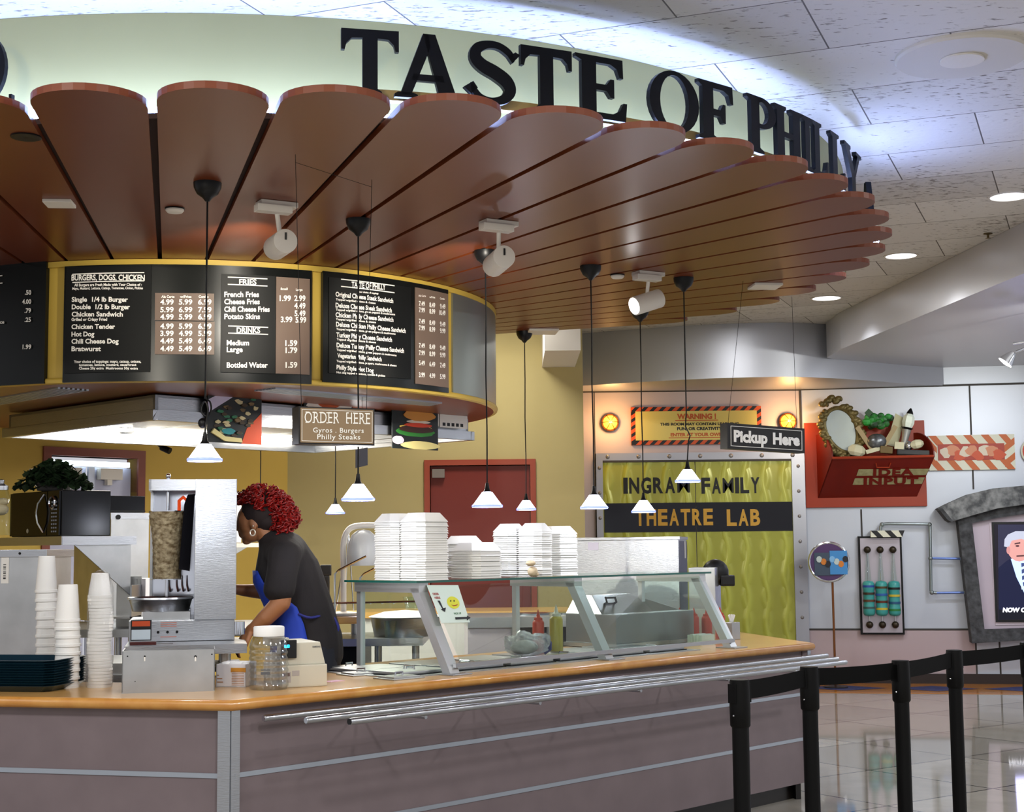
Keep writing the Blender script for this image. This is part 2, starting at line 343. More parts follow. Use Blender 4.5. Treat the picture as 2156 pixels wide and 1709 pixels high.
# ---- curved metal soffit
low = [(1200, 813), (1240, 811), (1300, 807), (1370, 803), (1440, 799), (1510, 796), (1580, 794), (1650, 793), (1710, 794), (1770, 797), (1830, 801), (1890, 806), (1950, 810), (2000, 812), (2060, 813), (2120, 813), (2200, 813), (2300, 812)]
cur = [ZP(px, py, zseam) for px, py in low]
mb = MB(); poly = [(p.x, p.y) for p in cur] + [(cur[-1].x, TY + .2), (cur[0].x, TY + .2)]
mb.prism(poly, zseam, CEIL - .001); o = struct(mb.build('trim_1', GREYSOF, smooth=True, ang=30))
zb = 3.17; q0 = ZP(1768, 660, CEIL - .01); q1 = ZP(2156, 470, CEIL - .01); dv = (q1 - q0).normalized(); q2 = q1 + dv * 3.5
inner = [(p.x, p.y) for p in cur if p.x > q0.x + .02]
mb = MB(); poly = [(q0.x, q0.y), (q1.x, q1.y), (q2.x, q2.y), (9.9, q2.y), (9.9, inner[-1][1] + .05)] + [(x, y + .06) for x, y in inner[::-1]] + [(q0.x, q0.y + .6)]
mb.prism(poly, zb, CEIL - .002); struct(mb.build('trim_2', mat('white_satin_bulkhead', '#c4c5cb', .35, .35)))
# ---- round fascia above the canopy
FC, FRAD = Vector((-1.436, 9.07)), 3.44
mb = MB(); N_ = 160; A0, A1 = math.radians(-205), math.radians(-9)
mb.lathe([(FRAD, 2.95), (FRAD, CEIL - .001), (FRAD - .04, CEIL - .001), (FRAD - .04, 2.95)], (FC.x, FC.y, 0), N_, a0=A0, a1=A1)
struct(mb.build('trim_4', FASCIA, smooth=True, ang=50))
# cove tube light around the fascia
t = thing('cove_tube_light', 'glowing cold white tube running round the pale green band above the slats', 'light', (FC.x, FC.y, 3.04))
def ringpts(r, z, a0, a1, n): return [(r * math.cos(a0 + (a1 - a0) * i / n), r * math.sin(a0 + (a1 - a0) * i / n), z) for i in range(n + 1)]
TUBE = mat('cold_tube_glow', '#ffffff', .5, emit='#a2baff', es=56)
for i in range(11):
    a0 = math.radians(-204 + i * 17); mb = MB(); mb.tube(ringpts(FRAD + .17, 0.015, a0, a0 + math.radians(16.6), 10), .022, 8); mb.build('tube', TUBE, t, smooth=True)
mb = MB(); mb.lathe([(FRAD + .02, -.05), (FRAD + .28, -.05), (FRAD + .28, -.035), (FRAD + .02, -.035)], (0, 0, 0), 120, a0=math.radians(-206), a1=math.radians(-24)); mb.build('cove_shelf', WHITEM, t)
# ---- canopy of scalloped slats
CZ = 2.836; FO = Vector((-2.557, 10.77)); CC = Vector((-1.0965, 7.421)); RC = 2.937
can = thing('canopy', 'scalloped canopy of fanned orange brown slats hanging under the ceiling', 'canopy', (CC.x, CC.y, CZ))
def sang(i):
    d = [-80.75, -77.1, -73.6, -70.1, -66.75, -63.35]
    if i < 0: return math.radians(-80.75 + 3.65 * i)
    if i <= 5: return math.radians(d[i])
    return math.radians(-63.35 + (i - 5) * 3.12)
def slat(a0, a1, name='slat'):
    am = (a0 + a1) / 2; d = Vector((math.cos(am), math.sin(am))); w = FO - CC; b = w.dot(d); disc = b * b - w.dot(w) + RC * RC
    if disc < 0: return
    R_ = -b + math.sqrt(disc); ha = (a1 - a0) / 2
    if R_ < 1.3: return
    g = .0055; p = Vector((-d.y, d.x)); r0 = .45
    def side(r): return r * math.tan(ha) - g - .0028 * max(0, r - 3)
    hw = side(R_ - .17); rb = R_ - .175
    pts = [(r0, -side(r0)), (rb, -side(rb))]
    for k in range(1, 16):
        t_ = -PI / 2 + PI * k / 16; pts.append((rb + .175 * math.cos(t_), hw * math.sin(t_)))
    pts += [(rb, side(rb)), (r0, side(r0))]
    mb = MB(); poly = [((FO + d * r + p * s_).x - CC.x, (FO + d * r + p * s_).y - CC.y) for r, s_ in pts]
    mb.k = 0; mb.prism(poly, 0, .024)
    n = len(poly); mb.mi = [0, 0] + [1] * n
    mb.build(name, ORANGE, can, mats=[ORANGEE])
for i in range(-9, 19): slat(sang(i), sang(i + 1))
mb = MB(); mb.lathe([(.01, .03), (RC - .42, .03), (RC - .42, .05), (.01, .05)], (0, 0, 0), 96); mb.build('gap_shade_disc', mat('gap_shade_brown', '#2a120a', .8), can)  # added dark disc; shade of the void behind the slats is its colour
# ---- menu drum
DC, DR, DZ0, DZ1 = Vector((-1.853, 8.94)), 1.745, 2.221, 2.836
dm = thing('menu_drum', 'round yellow drum under the canopy carrying the menu boards', 'drum', (DC.x, DC.y, DZ0))
hh = DZ1 - DZ0 - .002
mb = MB(); mb.lathe([(DR - .03, .012), (DR - .03, hh), (DR, hh), (DR, .012)], (0, 0, 0), 128); mb.build('shell', YELLOW, dm, smooth=True, ang=50)
mb = MB(); mb.lathe([(DR - .005, 0), (DR + .018, .004), (DR + .022, .016), (DR + .018, .028), (DR, .032)], (0, 0, 0), 128); mb.build('lower_rim', YELLOW, dm, smooth=True, ang=60)
mb = MB(); mb.lathe([(DR, hh - .03), (DR + .016, hh - .028), (DR + .016, hh)], (0, 0, 0), 128); mb.build('upper_rim', YELLOW, dm, smooth=True, ang=60)
mb = MB(); mb.lathe([(.001, -.0), (DR - .004, -.0), (DR - .004, .012), (.001, .012)], (0, 0, 0), 96); mb.build('underside', ORANGE, dm)
for quad in (((187, 821), (117, 816), (-30, 841), (-30, 856)), ((580, 817), (532, 823), (902, 854), (931, 848))):
    c = [ZP(px, py, DZ0 - .004) for px, py in quad]; c = [Vector((p.x - DC.x, p.y - DC.y, 0)) for p in c]; n = 7; mb = MB()
    for k in range(n):
        t0, t1 = k / n, (k + .5) / n; A = c[0].lerp(c[1], t0); B = c[0].lerp(c[1], t1); C_ = c[3].lerp(c[2], t1); D = c[3].lerp(c[2], t0)
        mb.add([A, B, C_, D] + [p + Vector((0, 0, -.008)) for p in (A, B, C_, D)], [(0, 1, 2, 3), (7, 6, 5, 4), (0, 4, 5, 1), (1, 5, 6, 2), (2, 6, 7, 3), (3, 7, 4, 0)])
    mb.build('vent_grille', ALU, dm)
# ---- stainless hood
hz = 2.073
A_ = ZP(326, 885, hz); B_ = ZP(986, 927, hz); ang = math.atan2(B_.y - A_.y, B_.x - A_.x); FH = Fr((A_.x, A_.y), ang); LU = (B_ - A_).length; LN = 1.56; HT = DZ0 - .012
hd = thing('exhaust_hood', 'stainless kitchen exhaust hood hanging under the menu drum', 'hood', FH.pt(0, 0, hz), FH.a); hz_h = HT - hz
mb = MB(); w_ = .02
mb.box(0, 0, .055, LU, w_, hz_h); mb.box(0, LN - w_, 0, LU, LN, hz_h); mb.box(0, 0, .055, w_, LN, hz_h); mb.box(LU - w_, 0, .055, LU, LN, hz_h); mb.box(0, 0, hz_h - .015, LU, LN, hz_h)
mb.build('hood_body', STEEL, hd)
mb = MB(); e_ = .03
mb.box(-e_, -e_, 0, LU + e_, .0, .055); mb.box(-e_, -e_, 0, 0, LN + e_, .055); mb.box(LU, -e_, 0, LU + e_, LN + e_, .055); mb.box(0, LN, 0, LU, LN + e_, .055); mb.build('hood_flange', STEEL, hd, bevel=.004)
mb = MB()
for k in range(5): mb.box(.1 + k * .42, .15, .09, .46 + k * .42, LN - .15, .105)
mb.build('filter_panel', STEEL2, hd)
for k in range(3):
    mb = MB(); mb.box(.2 + k * .7, LN - .14, .07, .75 + k * .7, LN - .06, .085); mb.build('hood_light', mat('hood_glow', '#ffffff', .5, emit='#fff4e0', es=16), hd)
lamp('AREA', 'hood_lamp', FH.pt(LU / 2, LN / 2, hz + .06), 60, (1, .96, .88), 1.6, FH.pt(LU / 2, LN / 2, 0), size_y=.9)
# ================================================================== sign letters on the ring
LC, LR, LZ, LCAP = Vector((-1.22, 8.65)), 3.263, 3.112, 0.256
def ring_hit(px, py, c, r):
    v = ray(px, py); d = Vector((v.x, v.y)); a = d.dot(d); b = -d.dot(c); e = c.dot(c) - r * r
    disc = b * b - a * e; t = (-b - math.sqrt(max(disc, 0))) / a; p = d * t - c
    return math.atan2(p.y, p.x), v.z * t + EYE
def ribbon(path, wd):
    L_, R_ = [], []
    for i, p in enumerate(path):
        a = path[max(0, i - 1)]; b = path[min(len(path) - 1, i + 1)]; d = Vector((b[0] - a[0], b[1] - a[1])).normalized(); n = Vector((-d.y, d.x))
        L_.append((p[0] + n.x * wd[i], p[1] + n.y * wd[i])); R_.append((p[0] - n.x * wd[i], p[1] - n.y * wd[i]))
    return [[L_[i], L_[i + 1], R_[i + 1], R_[i]] for i in range(len(path) - 1)]
def smoothpath(p, n=5):
    out = []
    for i in range(len(p) - 1):
        p0 = p[max(i - 1, 0)]; p1 = p[i]; p2 = p[i + 1]; p3 = p[min(i + 2, len(p) - 1)]
        for k in range(n):
            t = k / n; out.append(tuple(.5 * (2 * p1[j] + (p2[j] - p0[j]) * t + (2 * p0[j] - 5 * p1[j] + 4 * p2[j] - p3[j]) * t * t + (3 * p1[j] - p0[j] - 3 * p2[j] + p3[j]) * t ** 3) for j in range(len(p1))))
    return out + [tuple(p[-1])]
def ellring(cx_, cy_, ro, rho, ri, rhi, n=28, a0=0, a1=2 * PI):
    out = []
    for i in range(n):
        A = a0 + (a1 - a0) * i / n; B = a0 + (a1 - a0) * (i + 1) / n
        out.append([(cx_ + ri * math.cos(A), cy_ + rhi * math.sin(A)), (cx_ + ro * math.cos(A), cy_ + rho * math.sin(A)), (cx_ + ro * math.cos(B), cy_ + rho * math.sin(B)), (cx_ + ri * math.cos(B), cy_ + rhi * math.sin(B))])
    return out
def stem(x0, x1, s=.5):
    m = (x1 - x0) * s
    return [[(x0 - m, 0), (x1 + m, 0), (x1 + m, .055), (x1, .10), (x1, .90), (x1 + m, .945), (x1 + m, 1), (x0 - m, 1), (x0 - m, .945), (x0, .90), (x0, .10), (x0 - m, .055)]]
sp_ = smoothpath([(.86, .70, .02), (.80, .82, .055), (.62, .925, .055), (.42, .935, .06), (.24, .86, .085), (.20, .72, .10), (.32, .60, .105), (.55, .50, .11), (.74, .38, .11), (.80, .24, .10), (.70, .11, .075), (.50, .055, .055), (.30, .09, .055), (.18, .20, .05), (.13, .32, .02)])
GL = {
    'T': [[(0, 1), (0, .68), (.06, .68), (.09, .78), (.18, .86), (.37, .87), (.37, .1), (.30, .06), (.28, 0), (.72, 0), (.70, .06), (.63, .1), (.63, .87), (.82, .86), (.91, .78), (.94, .68), (1, .68), (1, 1)]],
    'A': [[(.08, .04), (.24, .04), (.535, .80), (.5, 1), (.42, 1)], [(.66, .04), (.92, .04), (.60, 1), (.42, 1), (.47, .80)], [(.24, .27), (.74, .27), (.71, .37), (.28, .37)], [(0, 0), (.34, 0), (.34, .05), (.27, .08), (.05, .08), (0, .05)], [(.60, 0), (1, 0), (1, .05), (.94, .08), (.66, .08), (.60, .05)]],
    'S': ribbon([(p[0], p[1]) for p in sp_], [p[2] for p in sp_]) + [[(.84, .68), (.98, .82), (.90, .86), (.76, .78)], [(.0, .24), (.16, .34), (.24, .24), (.12, .14)]],
    'E': [[(0, 0), (.97, 0), (1, .3), (.93, .3), (.86, .17), (.72, .1), (.40, .1), (.40, .46), (.60, .46), (.68, .36), (.75, .36), (.75, .66), (.68, .66), (.60, .56), (.40, .56), (.40, .9), (.68, .9), (.80, .84), (.86, .70), (.93, .70), (.92, 1), (0, 1), (0, .945), (.12, .90), (.12, .10), (0, .055)]],
    'F': [[(0, 0), (.54, 0), (.54, .055), (.42, .1), (.42, .44), (.62, .44), (.70, .34), (.77, .34), (.77, .66), (.70, .66), (.62, .55), (.42, .55), (.42, .9), (.72, .9), (.86, .84), (.93, .70), (1, .70), (.98, 1), (0, 1), (0, .945), (.12, .90), (.12, .10), (0, .055)]],
    'O': ellring(.5, .5, .5, .52, .29, .45),
    'P': stem(.14, .42, .5) + ellring(.48, .725, .52, .275, .26, .20, 14, -PI / 2, PI / 2) + [[(.28, .90), (.50, .92), (.50, 1), (.28, 1)], [(.38, .45), (.50, .45), (.50, .53), (.38, .53)]],
    'H': stem(.08, .34, .3) + stem(.66, .92, .3) + [[(.3, .45), (.7, .45), (.7, .55), (.3, .55)]],
    'I': stem(.28, .72, .6),
    'L': [[(0, 0), (.97, 0), (1, .34), (.92, .34), (.84, .18), (.68, .1), (.44, .1), (.44, .90), (.58, .945), (.58, 1), (0, 1), (0, .945), (.13, .90), (.13, .10), (0, .055)]],
    'Y': [[(.36, 0), (.66, 0), (.66, .05), (.62, .08), (.62, .46), (.40, .40), (.40, .08), (.36, .05)], [(.40, .40), (.62, .46), (.28, .95), (.06, .95)], [(.48, .42), (.62, .46), (.92, .95), (.78, .95)], [(0, .93), (.36, .93), (.36, 1), (0, 1)], [(.68, .93), (1, .93), (1, 1), (.68, 1)]],
}
GL['Q'] = GL['O'] + [[(.42, .10), (.60, .14), (.78, -.06), (.98, -.02), (1.1, .0), (1.1, .06), (1.16, .06), (1.16, -.2), (.86, -.2), (.62, -.12)]]
def ring_letter(ch, p0, p1, parent, origin, th=.022):
    a, _ = ring_hit(*p0, LC, LR); b, _ = ring_hit(*p1, LC, LR); m = (a + b) / 2; w = 2 * LR * math.sin((b - a) / 2)
    c = LC + Vector((math.cos(m), math.sin(m))) * LR * math.cos((b - a) / 2); t_ = Vector((-math.sin(m), math.cos(m))); r_ = Vector((math.cos(m), math.sin(m)))
    mb = MB()
    for poly in GL[ch]:
        def f(v):
            q = c + t_ * ((v[0] - .5) * w) + r_ * v[2]; return Vector((q.x - origin.x, q.y - origin.y, LZ + v[1] * LCAP - origin.z))
        mb.prism(poly, -th / 2, th / 2, f)
    return mb.build('letter', NAVY, parent, weld=False)
o0 = LC + Vector((math.cos(-1.3), math.sin(-1.3))) * LR; org = Vector((o0.x, o0.y, LZ))
sg = thing('letter_sign', 'big dark serif letters reading TASTE OF PHILLY standing above the canopy edge', 'sign', org)
for ch, p0, p1 in (('T', (718, 62), (839, 70)), ('A', (830, 205), (972, 212)), ('S', (975, 150), (1096, 165)), ('T', (1094, 90), (1201, 103)), ('E', (1208, 105), (1318, 256)), ('O', (1364, 200), (1468, 215)),
                   ('F', (1466, 161), (1539, 182)), ('P', (1568, 196), (1629, 225)), ('H', (1626, 219), (1684, 250)), ('I', (1684, 250), (1706, 260)), ('L', (1706, 262), (1741, 372)), ('L', (1744, 283), (1777, 400)), ('Y', (1773, 299), (1808, 320))):
    ring_letter(ch, p0, p1, sg, org)
a0, _ = ring_hit(762, 190, LC, LR - .05); mb = MB(); mb.lathe([(LR - .08, .0), (LR - .04, .0), (LR - .04, .04), (LR - .08, .04)], (LC.x - org.x, LC.y - org.y, 0), 60, a0=a0, a1=a0 + 1.25)
mb.build('rail', mat('tan_rail', '#b59a5e', .5), sg, smooth=True)
t = thing('letter_sign', 'dark serif letter Q at the far left end above the canopy', 'sign', org); ring_letter('Q', (-80, 130), (14, 130), t, org)
yth = ring_hit(1790, 310, LC, LR)[0]
t = thing('letter_sign', 'small tip of another dark letter beyond the Y of the big sign', 'sign', org)
c = LC + Vector((math.cos(yth + .22), math.sin(yth + .22))) * LR; mb = MB()
for poly in GL['A']: mb.prism(poly, -.015, .015, lambda v: Vector((c.x + v[2] - org.x, c.y + (v[0] - .5) * .2 - org.y, v[1] * LCAP * .95)))
mb.build('letter', NAVY, t, weld=False)
# ================================================================== menu boards on the drum
def cyl_slab(mb, a0, a1, z0, z1, r0, r1, n=14, c=(0, 0)):
    for i in range(n):
        A = a0 + (a1 - a0) * i / n; B = a0 + (a1 - a0) * (i + 1) / n; vs = []
        for z in (z0, z1):
            for an, r in ((A, r1), (B, r1), (B, r0), (A, r0)): vs.append((c[0] + r * math.cos(an), c[1] + r * math.sin(an), z))
        fs = [(0, 3, 2, 1), (4, 5, 6, 7), (0, 1, 5, 4), (2, 3, 7, 6)]
        if i == 0: fs.append((3, 0, 4, 7))
        if i == n - 1: fs.append((1, 2, 6, 5))
        mb.add(vs, fs)
DRb = DR + .03
def dh(px, py): return ring_hit(px, py, DC, DRb)
def qa(x, y): return (x / 3.975, 530 + y / 3.975)
def qb(x, y): return (420 + x / 3.369, 530 + y / 3.369)
def board(label, tl, br, content, q, material=BOARD):
    a0, zt = dh(*tl); a1, zb_ = dh(*br); am = (a0 + a1) / 2
    org = Vector((DC.x + DRb * math.cos(am), DC.y + DRb * math.sin(am), zb_)); c = (DC.x - org.x, DC.y - org.y)
    t = thing('menu_board', label, 'menu board', org)
    mb = MB(); cyl_slab(mb, a0, a1, 0, zt - zb_, DR + .001, DRb, 20, c); mb.build('board', material, t, smooth=True)
    groups = []
    for item in content:
        k = item[0]
        if k == 'panel':
            _, tl_, br_, m_ = item; A, zt2 = dh(*q(*tl_)); B, zb2 = dh(*q(*br_)); mb = MB(); cyl_slab(mb, A, B, zb2 - zb_, zt2 - zb_, DRb + .001, DRb + .006, 12, c)
            mb.build('price_panel' if m_ is BROWNB else 'text_panel', m_, t, smooth=True)
        elif k == 'line':
            _, p, r = item; A, z1 = dh(*q(*p)); B, z2 = dh(*q(*r)); mb = MB(); groups.append(('heading_line', mb)); cyl_slab(mb, A, B, (z1 + z2) / 2 - .0025 - zb_, (z1 + z2) / 2 + .0025 - zb_, DRb + .006, DRb + .008, 6, c)
        else:
            nm, s, x0, x1, y0, y1, cap = item; A, z0 = dh(*q(x0, y0)); B, z1 = dh(*q(x1, y1)); _, zc = dh(*q(x0, y0 - cap)); mb = MB(); groups.append((nm, mb))
            rr = DRb + .009
            put_text(mb, s, A, B, z0 - zb_, z1 - zb_, zc - z0, lambda th, z: (c[0] + rr * math.cos(th), c[1] + rr * math.sin(th), z), bold=.03)
    for nm, mb in groups: mb.build(nm, TXT, t, weld=False)
    return t
D, P_ = 'menu_line', 'price'
c1 = [(P_, '.50', 218, 270, 360, 360, 36), (P_, '4.00', 195, 270, 437, 436, 36), (P_, '.79', 215, 268, 512, 511, 36), (P_, '.25', 215, 267, 588, 587, 36), (P_, '1.99', 198, 270, 815, 814, 36), (D, 'Sauce', -45, 46, 606, 602, 28), ('line', (-60, 207), (28, 205)), ('line', (-60, 269), (28, 267))]
board('black menu board at the far left of the yellow drum with few prices', (-150, 575), (92.5, 807), c1, qa)
c2 = [('panel', (560, 130), (1258, 1005), BOARDM), ('panel', (1300, 345), (1790, 579), BROWNB), ('panel', (1300, 582), (1793, 862), BROWNB)]
# the right half of this board is read from a second close view, so its entries are given in that view's frame
def q2(x, y): return (x / 3.975, 530 + y / 3.975) if x < 5000 else (420 + (x - 10000) / 3.369, 530 + y / 3.369)
c2 += [(D, 'BURGERS, DOGS, CHICKEN', 605, 1215, 242, 242, 45), ('line', (612, 183), (1210, 183)), ('line', (612, 252), (1210, 252)),
       (D, 'All Burgers are Fresh Made with Your Choice of :', 628, 1190, 292, 288, 22), (D, 'Mayo, Mustard, Lettuce, Catsup, Tomatoes, Onion, Pickles', 612, 1200, 320, 316, 20),
       (D, 'Single  1/4 lb Burger', 607, 1075, 420, 420, 38), (D, 'Double  1/2 lb Burger', 607, 1092, 482, 482, 38), (D, 'Chicken Sandwich', 607, 1033, 543, 543, 38), (D, 'Grilled or Crispy Fried', 605, 902, 580, 578, 24),
       (D, 'Chicken Tender', 605, 968, 648, 646, 38), (D, 'Hot Dog', 605, 795, 710, 708, 38), (D, 'Chili Cheese Dog', 605, 998, 770, 768, 38), (D, 'Bratwurst', 605, 850, 832, 832, 38),
       (D, 'Your choice of toppings: mayo, catsup, onions,', 625, 1185, 932, 930, 22), (D, 'tomatoes, lettuce, mustard, sauerkraut', 667, 1145, 958, 956, 20), (D, 'Cheese 20¢ extra  Mushrooms 50¢ extra', 667, 1158, 986, 986, 20),
       (P_, 'Ala Carte', 1352, 1462, 387, 387, 20), (P_, 'w/Fries', 1508, 1603, 387, 387, 20), (P_, 'Combo', 1663, 1745, 387, 387, 20)]
for row, y in zip(('4.99 5.99 6.99', '5.99 6.99 7.99', '4.99 5.99 6.99', '4.99 5.99 6.99', '3.99 4.99 5.99', '4.49 5.49 6.49', '4.49 5.49 6.49'), (443, 507, 567, 645, 705, 767, 832)):
    for s, x in zip(row.split(), (1343, 1498, 1658)): c2.append((P_, s, x, x + 112, y, y, 42))
K = 10000
c2 += [('panel', (K + 155, 157), (K + 533, 865), BOARDM), ('panel', (K + 543, 178), (K + 778, 873), BROWNB)]
for s, x0, x1, y, cp_ in (('FRIES', 280, 402, 235, 38), ('French Fries', 175, 420, 322, 36), ('Cheese Fries', 175, 425, 373, 36), ('Chili Cheese Fries', 175, 495, 427, 36), ('Potato Skins', 175, 427, 478, 36), ('DRINKS', 262, 428, 577, 38), ('Medium', 192, 350, 664, 36), ('Large', 192, 305, 712, 36), ('Bottled Water', 192, 482, 822, 36)):
    c2.append((D, s, K + x0, K + x1, y, y, cp_))
for s, x0, x1, y, cp_ in (('Small', 572, 622, 272, 15), ('Large', 680, 727, 278, 15), ('1.99', 565, 645, 350, 38), ('2.99', 668, 748, 350, 38), ('4.49', 668, 748, 403, 38), ('5.49', 670, 748, 457, 38), ('3.99', 573, 655, 500, 38), ('5.99', 677, 753, 503, 38), ('1.59', 605, 690, 668, 38), ('1.79', 607, 690, 718, 38), ('1.59', 607, 690, 822, 38)):
    c2.append((P_, s, K + x0, K + x1, y, y, cp_))
for y, x0, x1 in ((187, 200, 480), (238, 200, 480), (532, 203, 485), (582, 203, 485)): c2.append(('line', (K + x0, y - 2), (K + x1, y + 3)))
board('wide black menu board listing burgers, fries and drinks', (136, 560.7), (656, 808.5), c2, q2)
sub1, sub2 = 'Topped w/grilled onions & cheese', 'Topped w/grilled onions, green peppers & mushrooms'
c3 = [('panel', (915, 180), (1495, 905), BOARDM), ('panel', (1525, 252), (1762, 965), BROWNB), ('line', (1000, 198), (1377, 240)), ('line', (1000, 245), (1377, 293))]
for s, x0, x1, y0, y1, cp_ in (('TASTE OF PHILLY', 1073, 1313, 252, 272, 38), ('your choice of toppings', 1120, 1262, 290, 303, 12), ('Original Cheese Steak Sandwich', 960, 1367, 317, 365, 32), (sub1, 962, 1242, 345, 372, 14), ('Deluxe Cheese Steak Sandwich', 960, 1357, 395, 432, 32), (sub2, 962, 1380, 418, 452, 14),
        ('Chicken Philly Cheese Sandwich', 960, 1368, 463, 498, 32), (sub1, 962, 1245, 485, 508, 14), ('Deluxe Chicken Philly Cheese Sandwich', 963, 1455, 530, 577, 32), (sub2, 965, 1383, 555, 590, 14), ('Turkey Philly Cheese Sandwich', 965, 1358, 605, 640, 32), (sub1, 968, 1245, 628, 650, 14),
        ('Deluxe Turkey Philly Cheese Sandwich', 967, 1443, 678, 718, 32), (sub2, 967, 1390, 702, 742, 14), ('Vegetarian Philly Sandwich', 972, 1285, 750, 778, 30), ('Topped w/grilled onions, peppers, mushrooms & cheese', 967, 1390, 782, 815, 14), ('Philly Style Hot Dog', 967, 1228, 833, 857, 30), ('Hot dog topped w/onions, tomato & pickles', 967, 1310, 862, 887, 14)):
    c3.append((D, s, x0, x1, y0, y1, cp_))
for row, y0, y1 in (('7.49 8.49 9.49', 383, 402), ('7.99 8.99 10.49', 428, 447), ('7.49 8.49 9.49', 508, 528), ('7.99 8.99 9.99', 555, 575), ('7.49 8.49 9.49', 680, 697), ('7.99 8.99 9.99', 732, 747), ('5.49 6.49 7.49', 803, 820), ('3.99 4.99 5.99', 888, 900)):
    for k, s in enumerate(row.split()): c3.append((P_, s, (1548, 1622, 1697)[k] - (6 if len(s) > 4 else 0), (1590, 1663, 1735)[k], y0 + (y1 - y0) * k / 2, y0 + (y1 - y0) * (k + .4) / 2, 32))
for s, x0, x1, y in (('Ala Carte', 1545, 1597, 318), ('w/Fries', 1622, 1663, 328), ('Combo', 1697, 1730, 338)): c3.append((P_, s, x0, x1, y, y + 3, 13))
board('black menu board listing cheese steak sandwiches', (680, 570), (945, 827), c3, qb)
a0, zt = dh(959, 616); _, zb_ = dh(961, 829); a1 = a0 + 1.0; am = a0 + .3
org = Vector((DC.x + DRb * math.cos(am), DC.y + DRb * math.sin(am), zb_)); mb = MB(Matrix.Translation((-org.x, -org.y, -zb_)))
cyl_slab(mb, a0, a1, zb_, zt, DR + .001, DR + .012, 28, (DC.x, DC.y)); o = mb.build('blank_panel', mat('satin_grey_panel', '#8d9188', .33, .8), None, smooth=True); o.location = org
tag(o, 'blank satin grey metal panel at the right end of the drum', 'panel')
# ================================================================== pendant lamps
SHADE = mat('glowing_glass_shade', '#ffffff', .3, emit='#e6ebff', es=7.0); SHADER = mat('blue_glass_rim', '#7f8cff', .3, emit='#6a78ff', es=2.2)
pend = [(431, 385, 970, 71, 'glowing pendant lamp nearest the left, cord knotted above the shade', 1), (749, 462, 1053, 68, 'glowing pendant lamp hanging just left of the tall foam box stack', 0), (1021, 528, 1067, 63, 'glowing pendant lamp in front of the red door, larger of its two', 0),
        (1246, 560, 1070, 57, 'glowing pendant lamp at the left edge of the green theatre doors', 0), (1443, 585, 1014, 52, 'highest glowing pendant lamp, kinked cord, before the green doors', 2), (1350, 652, 1078, 50, 'glowing pendant lamp right of the one by the door frame, over black band', 0),
        (1103, 698, 1073, 40, 'small far pendant lamp seen above the foam box stacks', 0), (701, 735, 1081, 39, 'smallest far pendant lamp to the right of the red haired person', 0), (543, 735, 1075, 39, 'far pendant lamp cord ending behind the red curly hair', 0)]
for k, (px, py, sy, wpx, lab, knot) in enumerate(pend):
    d = ZP(px, py, CZ).y; d = min(d, 10.15); q = YP(px + (5 if k else 0), sy, d); r = wpx / 2 / FOC * d; zt_ = CZ - q.z; h = r * 1.02
    t = thing('pendant_lamp', lab, 'pendant lamp', (q.x, q.y, q.z), group='pendant lamps under the canopy')
    mb = MB(); mb.lathe([(.012, h), (.024, h - .002), (r, .006), (r, 0), (r - .004, 0), (.020, h - .01), (.012, h - .006)], (0, 0, 0), 28); mb.build('shade', SHADE, t, smooth=True, ang=60)
    mb = MB(); mb.lathe([(r + .001, -.002), (r + .003, .004), (r + .001, .010), (r - .002, .004), (r + .001, -.002)], (0, 0, 0), 28); mb.build('shade_rim', SHADER, t, smooth=True)
    mb = MB(); mb.lathe([(.001, h + .045), (.007, h + .043), (.012, h + .012), (.020, h - .002), (.001, h - .004)], (0, 0, 0), 14); mb.build('socket', BLACKM, t, smooth=True)
    mb = MB(); mb.ball((0, 0, h * .45), .018); mb.build('bulb', mat('bulb_glow', '#ffffff', .5, emit='#ffffff', es=20), t, smooth=True)
    mb = MB(); rc = .055; mb.lathe([(rc, zt_), (rc * .97, zt_ - .02), (rc * .75, zt_ - .045), (.02, zt_ - .06), (.008, zt_ - .075), (.001, zt_ - .075)], (0, 0, 0), 24); mb.build('ceiling_cup', BLACKM, t, smooth=True)
    pts = [(0, 0, zt_ - .07)]
    for z in (.75, .5, .25): pts.append((.002 * math.sin(z * 9), .0, (zt_ - .07) * z + (h + .04) * (1 - z)))
    if knot == 1:
        zk = YP(431, 862, d).z - q.z
        pts = [(0, 0, zt_ - .07), (0, 0, zk + .12), (0, 0, zk + .05), (.018, 0, zk + .03), (.022, .004, zk), (.005, .008, zk - .026), (-.016, .004, zk - .008), (-.014, 0, zk + .018), (.002, -.006, zk + .03), (.012, -.006, zk), (.004, 0, zk - .05), (0, 0, zk - .09)]
        pts = smoothpath(pts, 4)
    if knot == 2:
        zk = YP(1447, 905, d).z - q.z; pts = [(0, 0, zt_ - .07), (-.0, 0, zk + .1), (-.006, 0, zk + .02), (.018, 0, zk - .03), (.008, 0, zk - .06)]
    pts.append((0, 0, h + .04)); mb = MB(); mb.tube(pts, .0038, 6); mb.build('cord', BLACKM, t)
    if knot == 1:
        mb = MB(); zk = YP(431, 890, d).z - q.z; mb.ball((-.012, .01, zk), .018, .014, .02); mb.build('cord_knot', BLACKM, t, smooth=True)
    if k < 7: lamp('POINT', 'pendant_bulb_light', (q.x, q.y, q.z - .03), 4.5, (.86, .90, 1.0), .05)
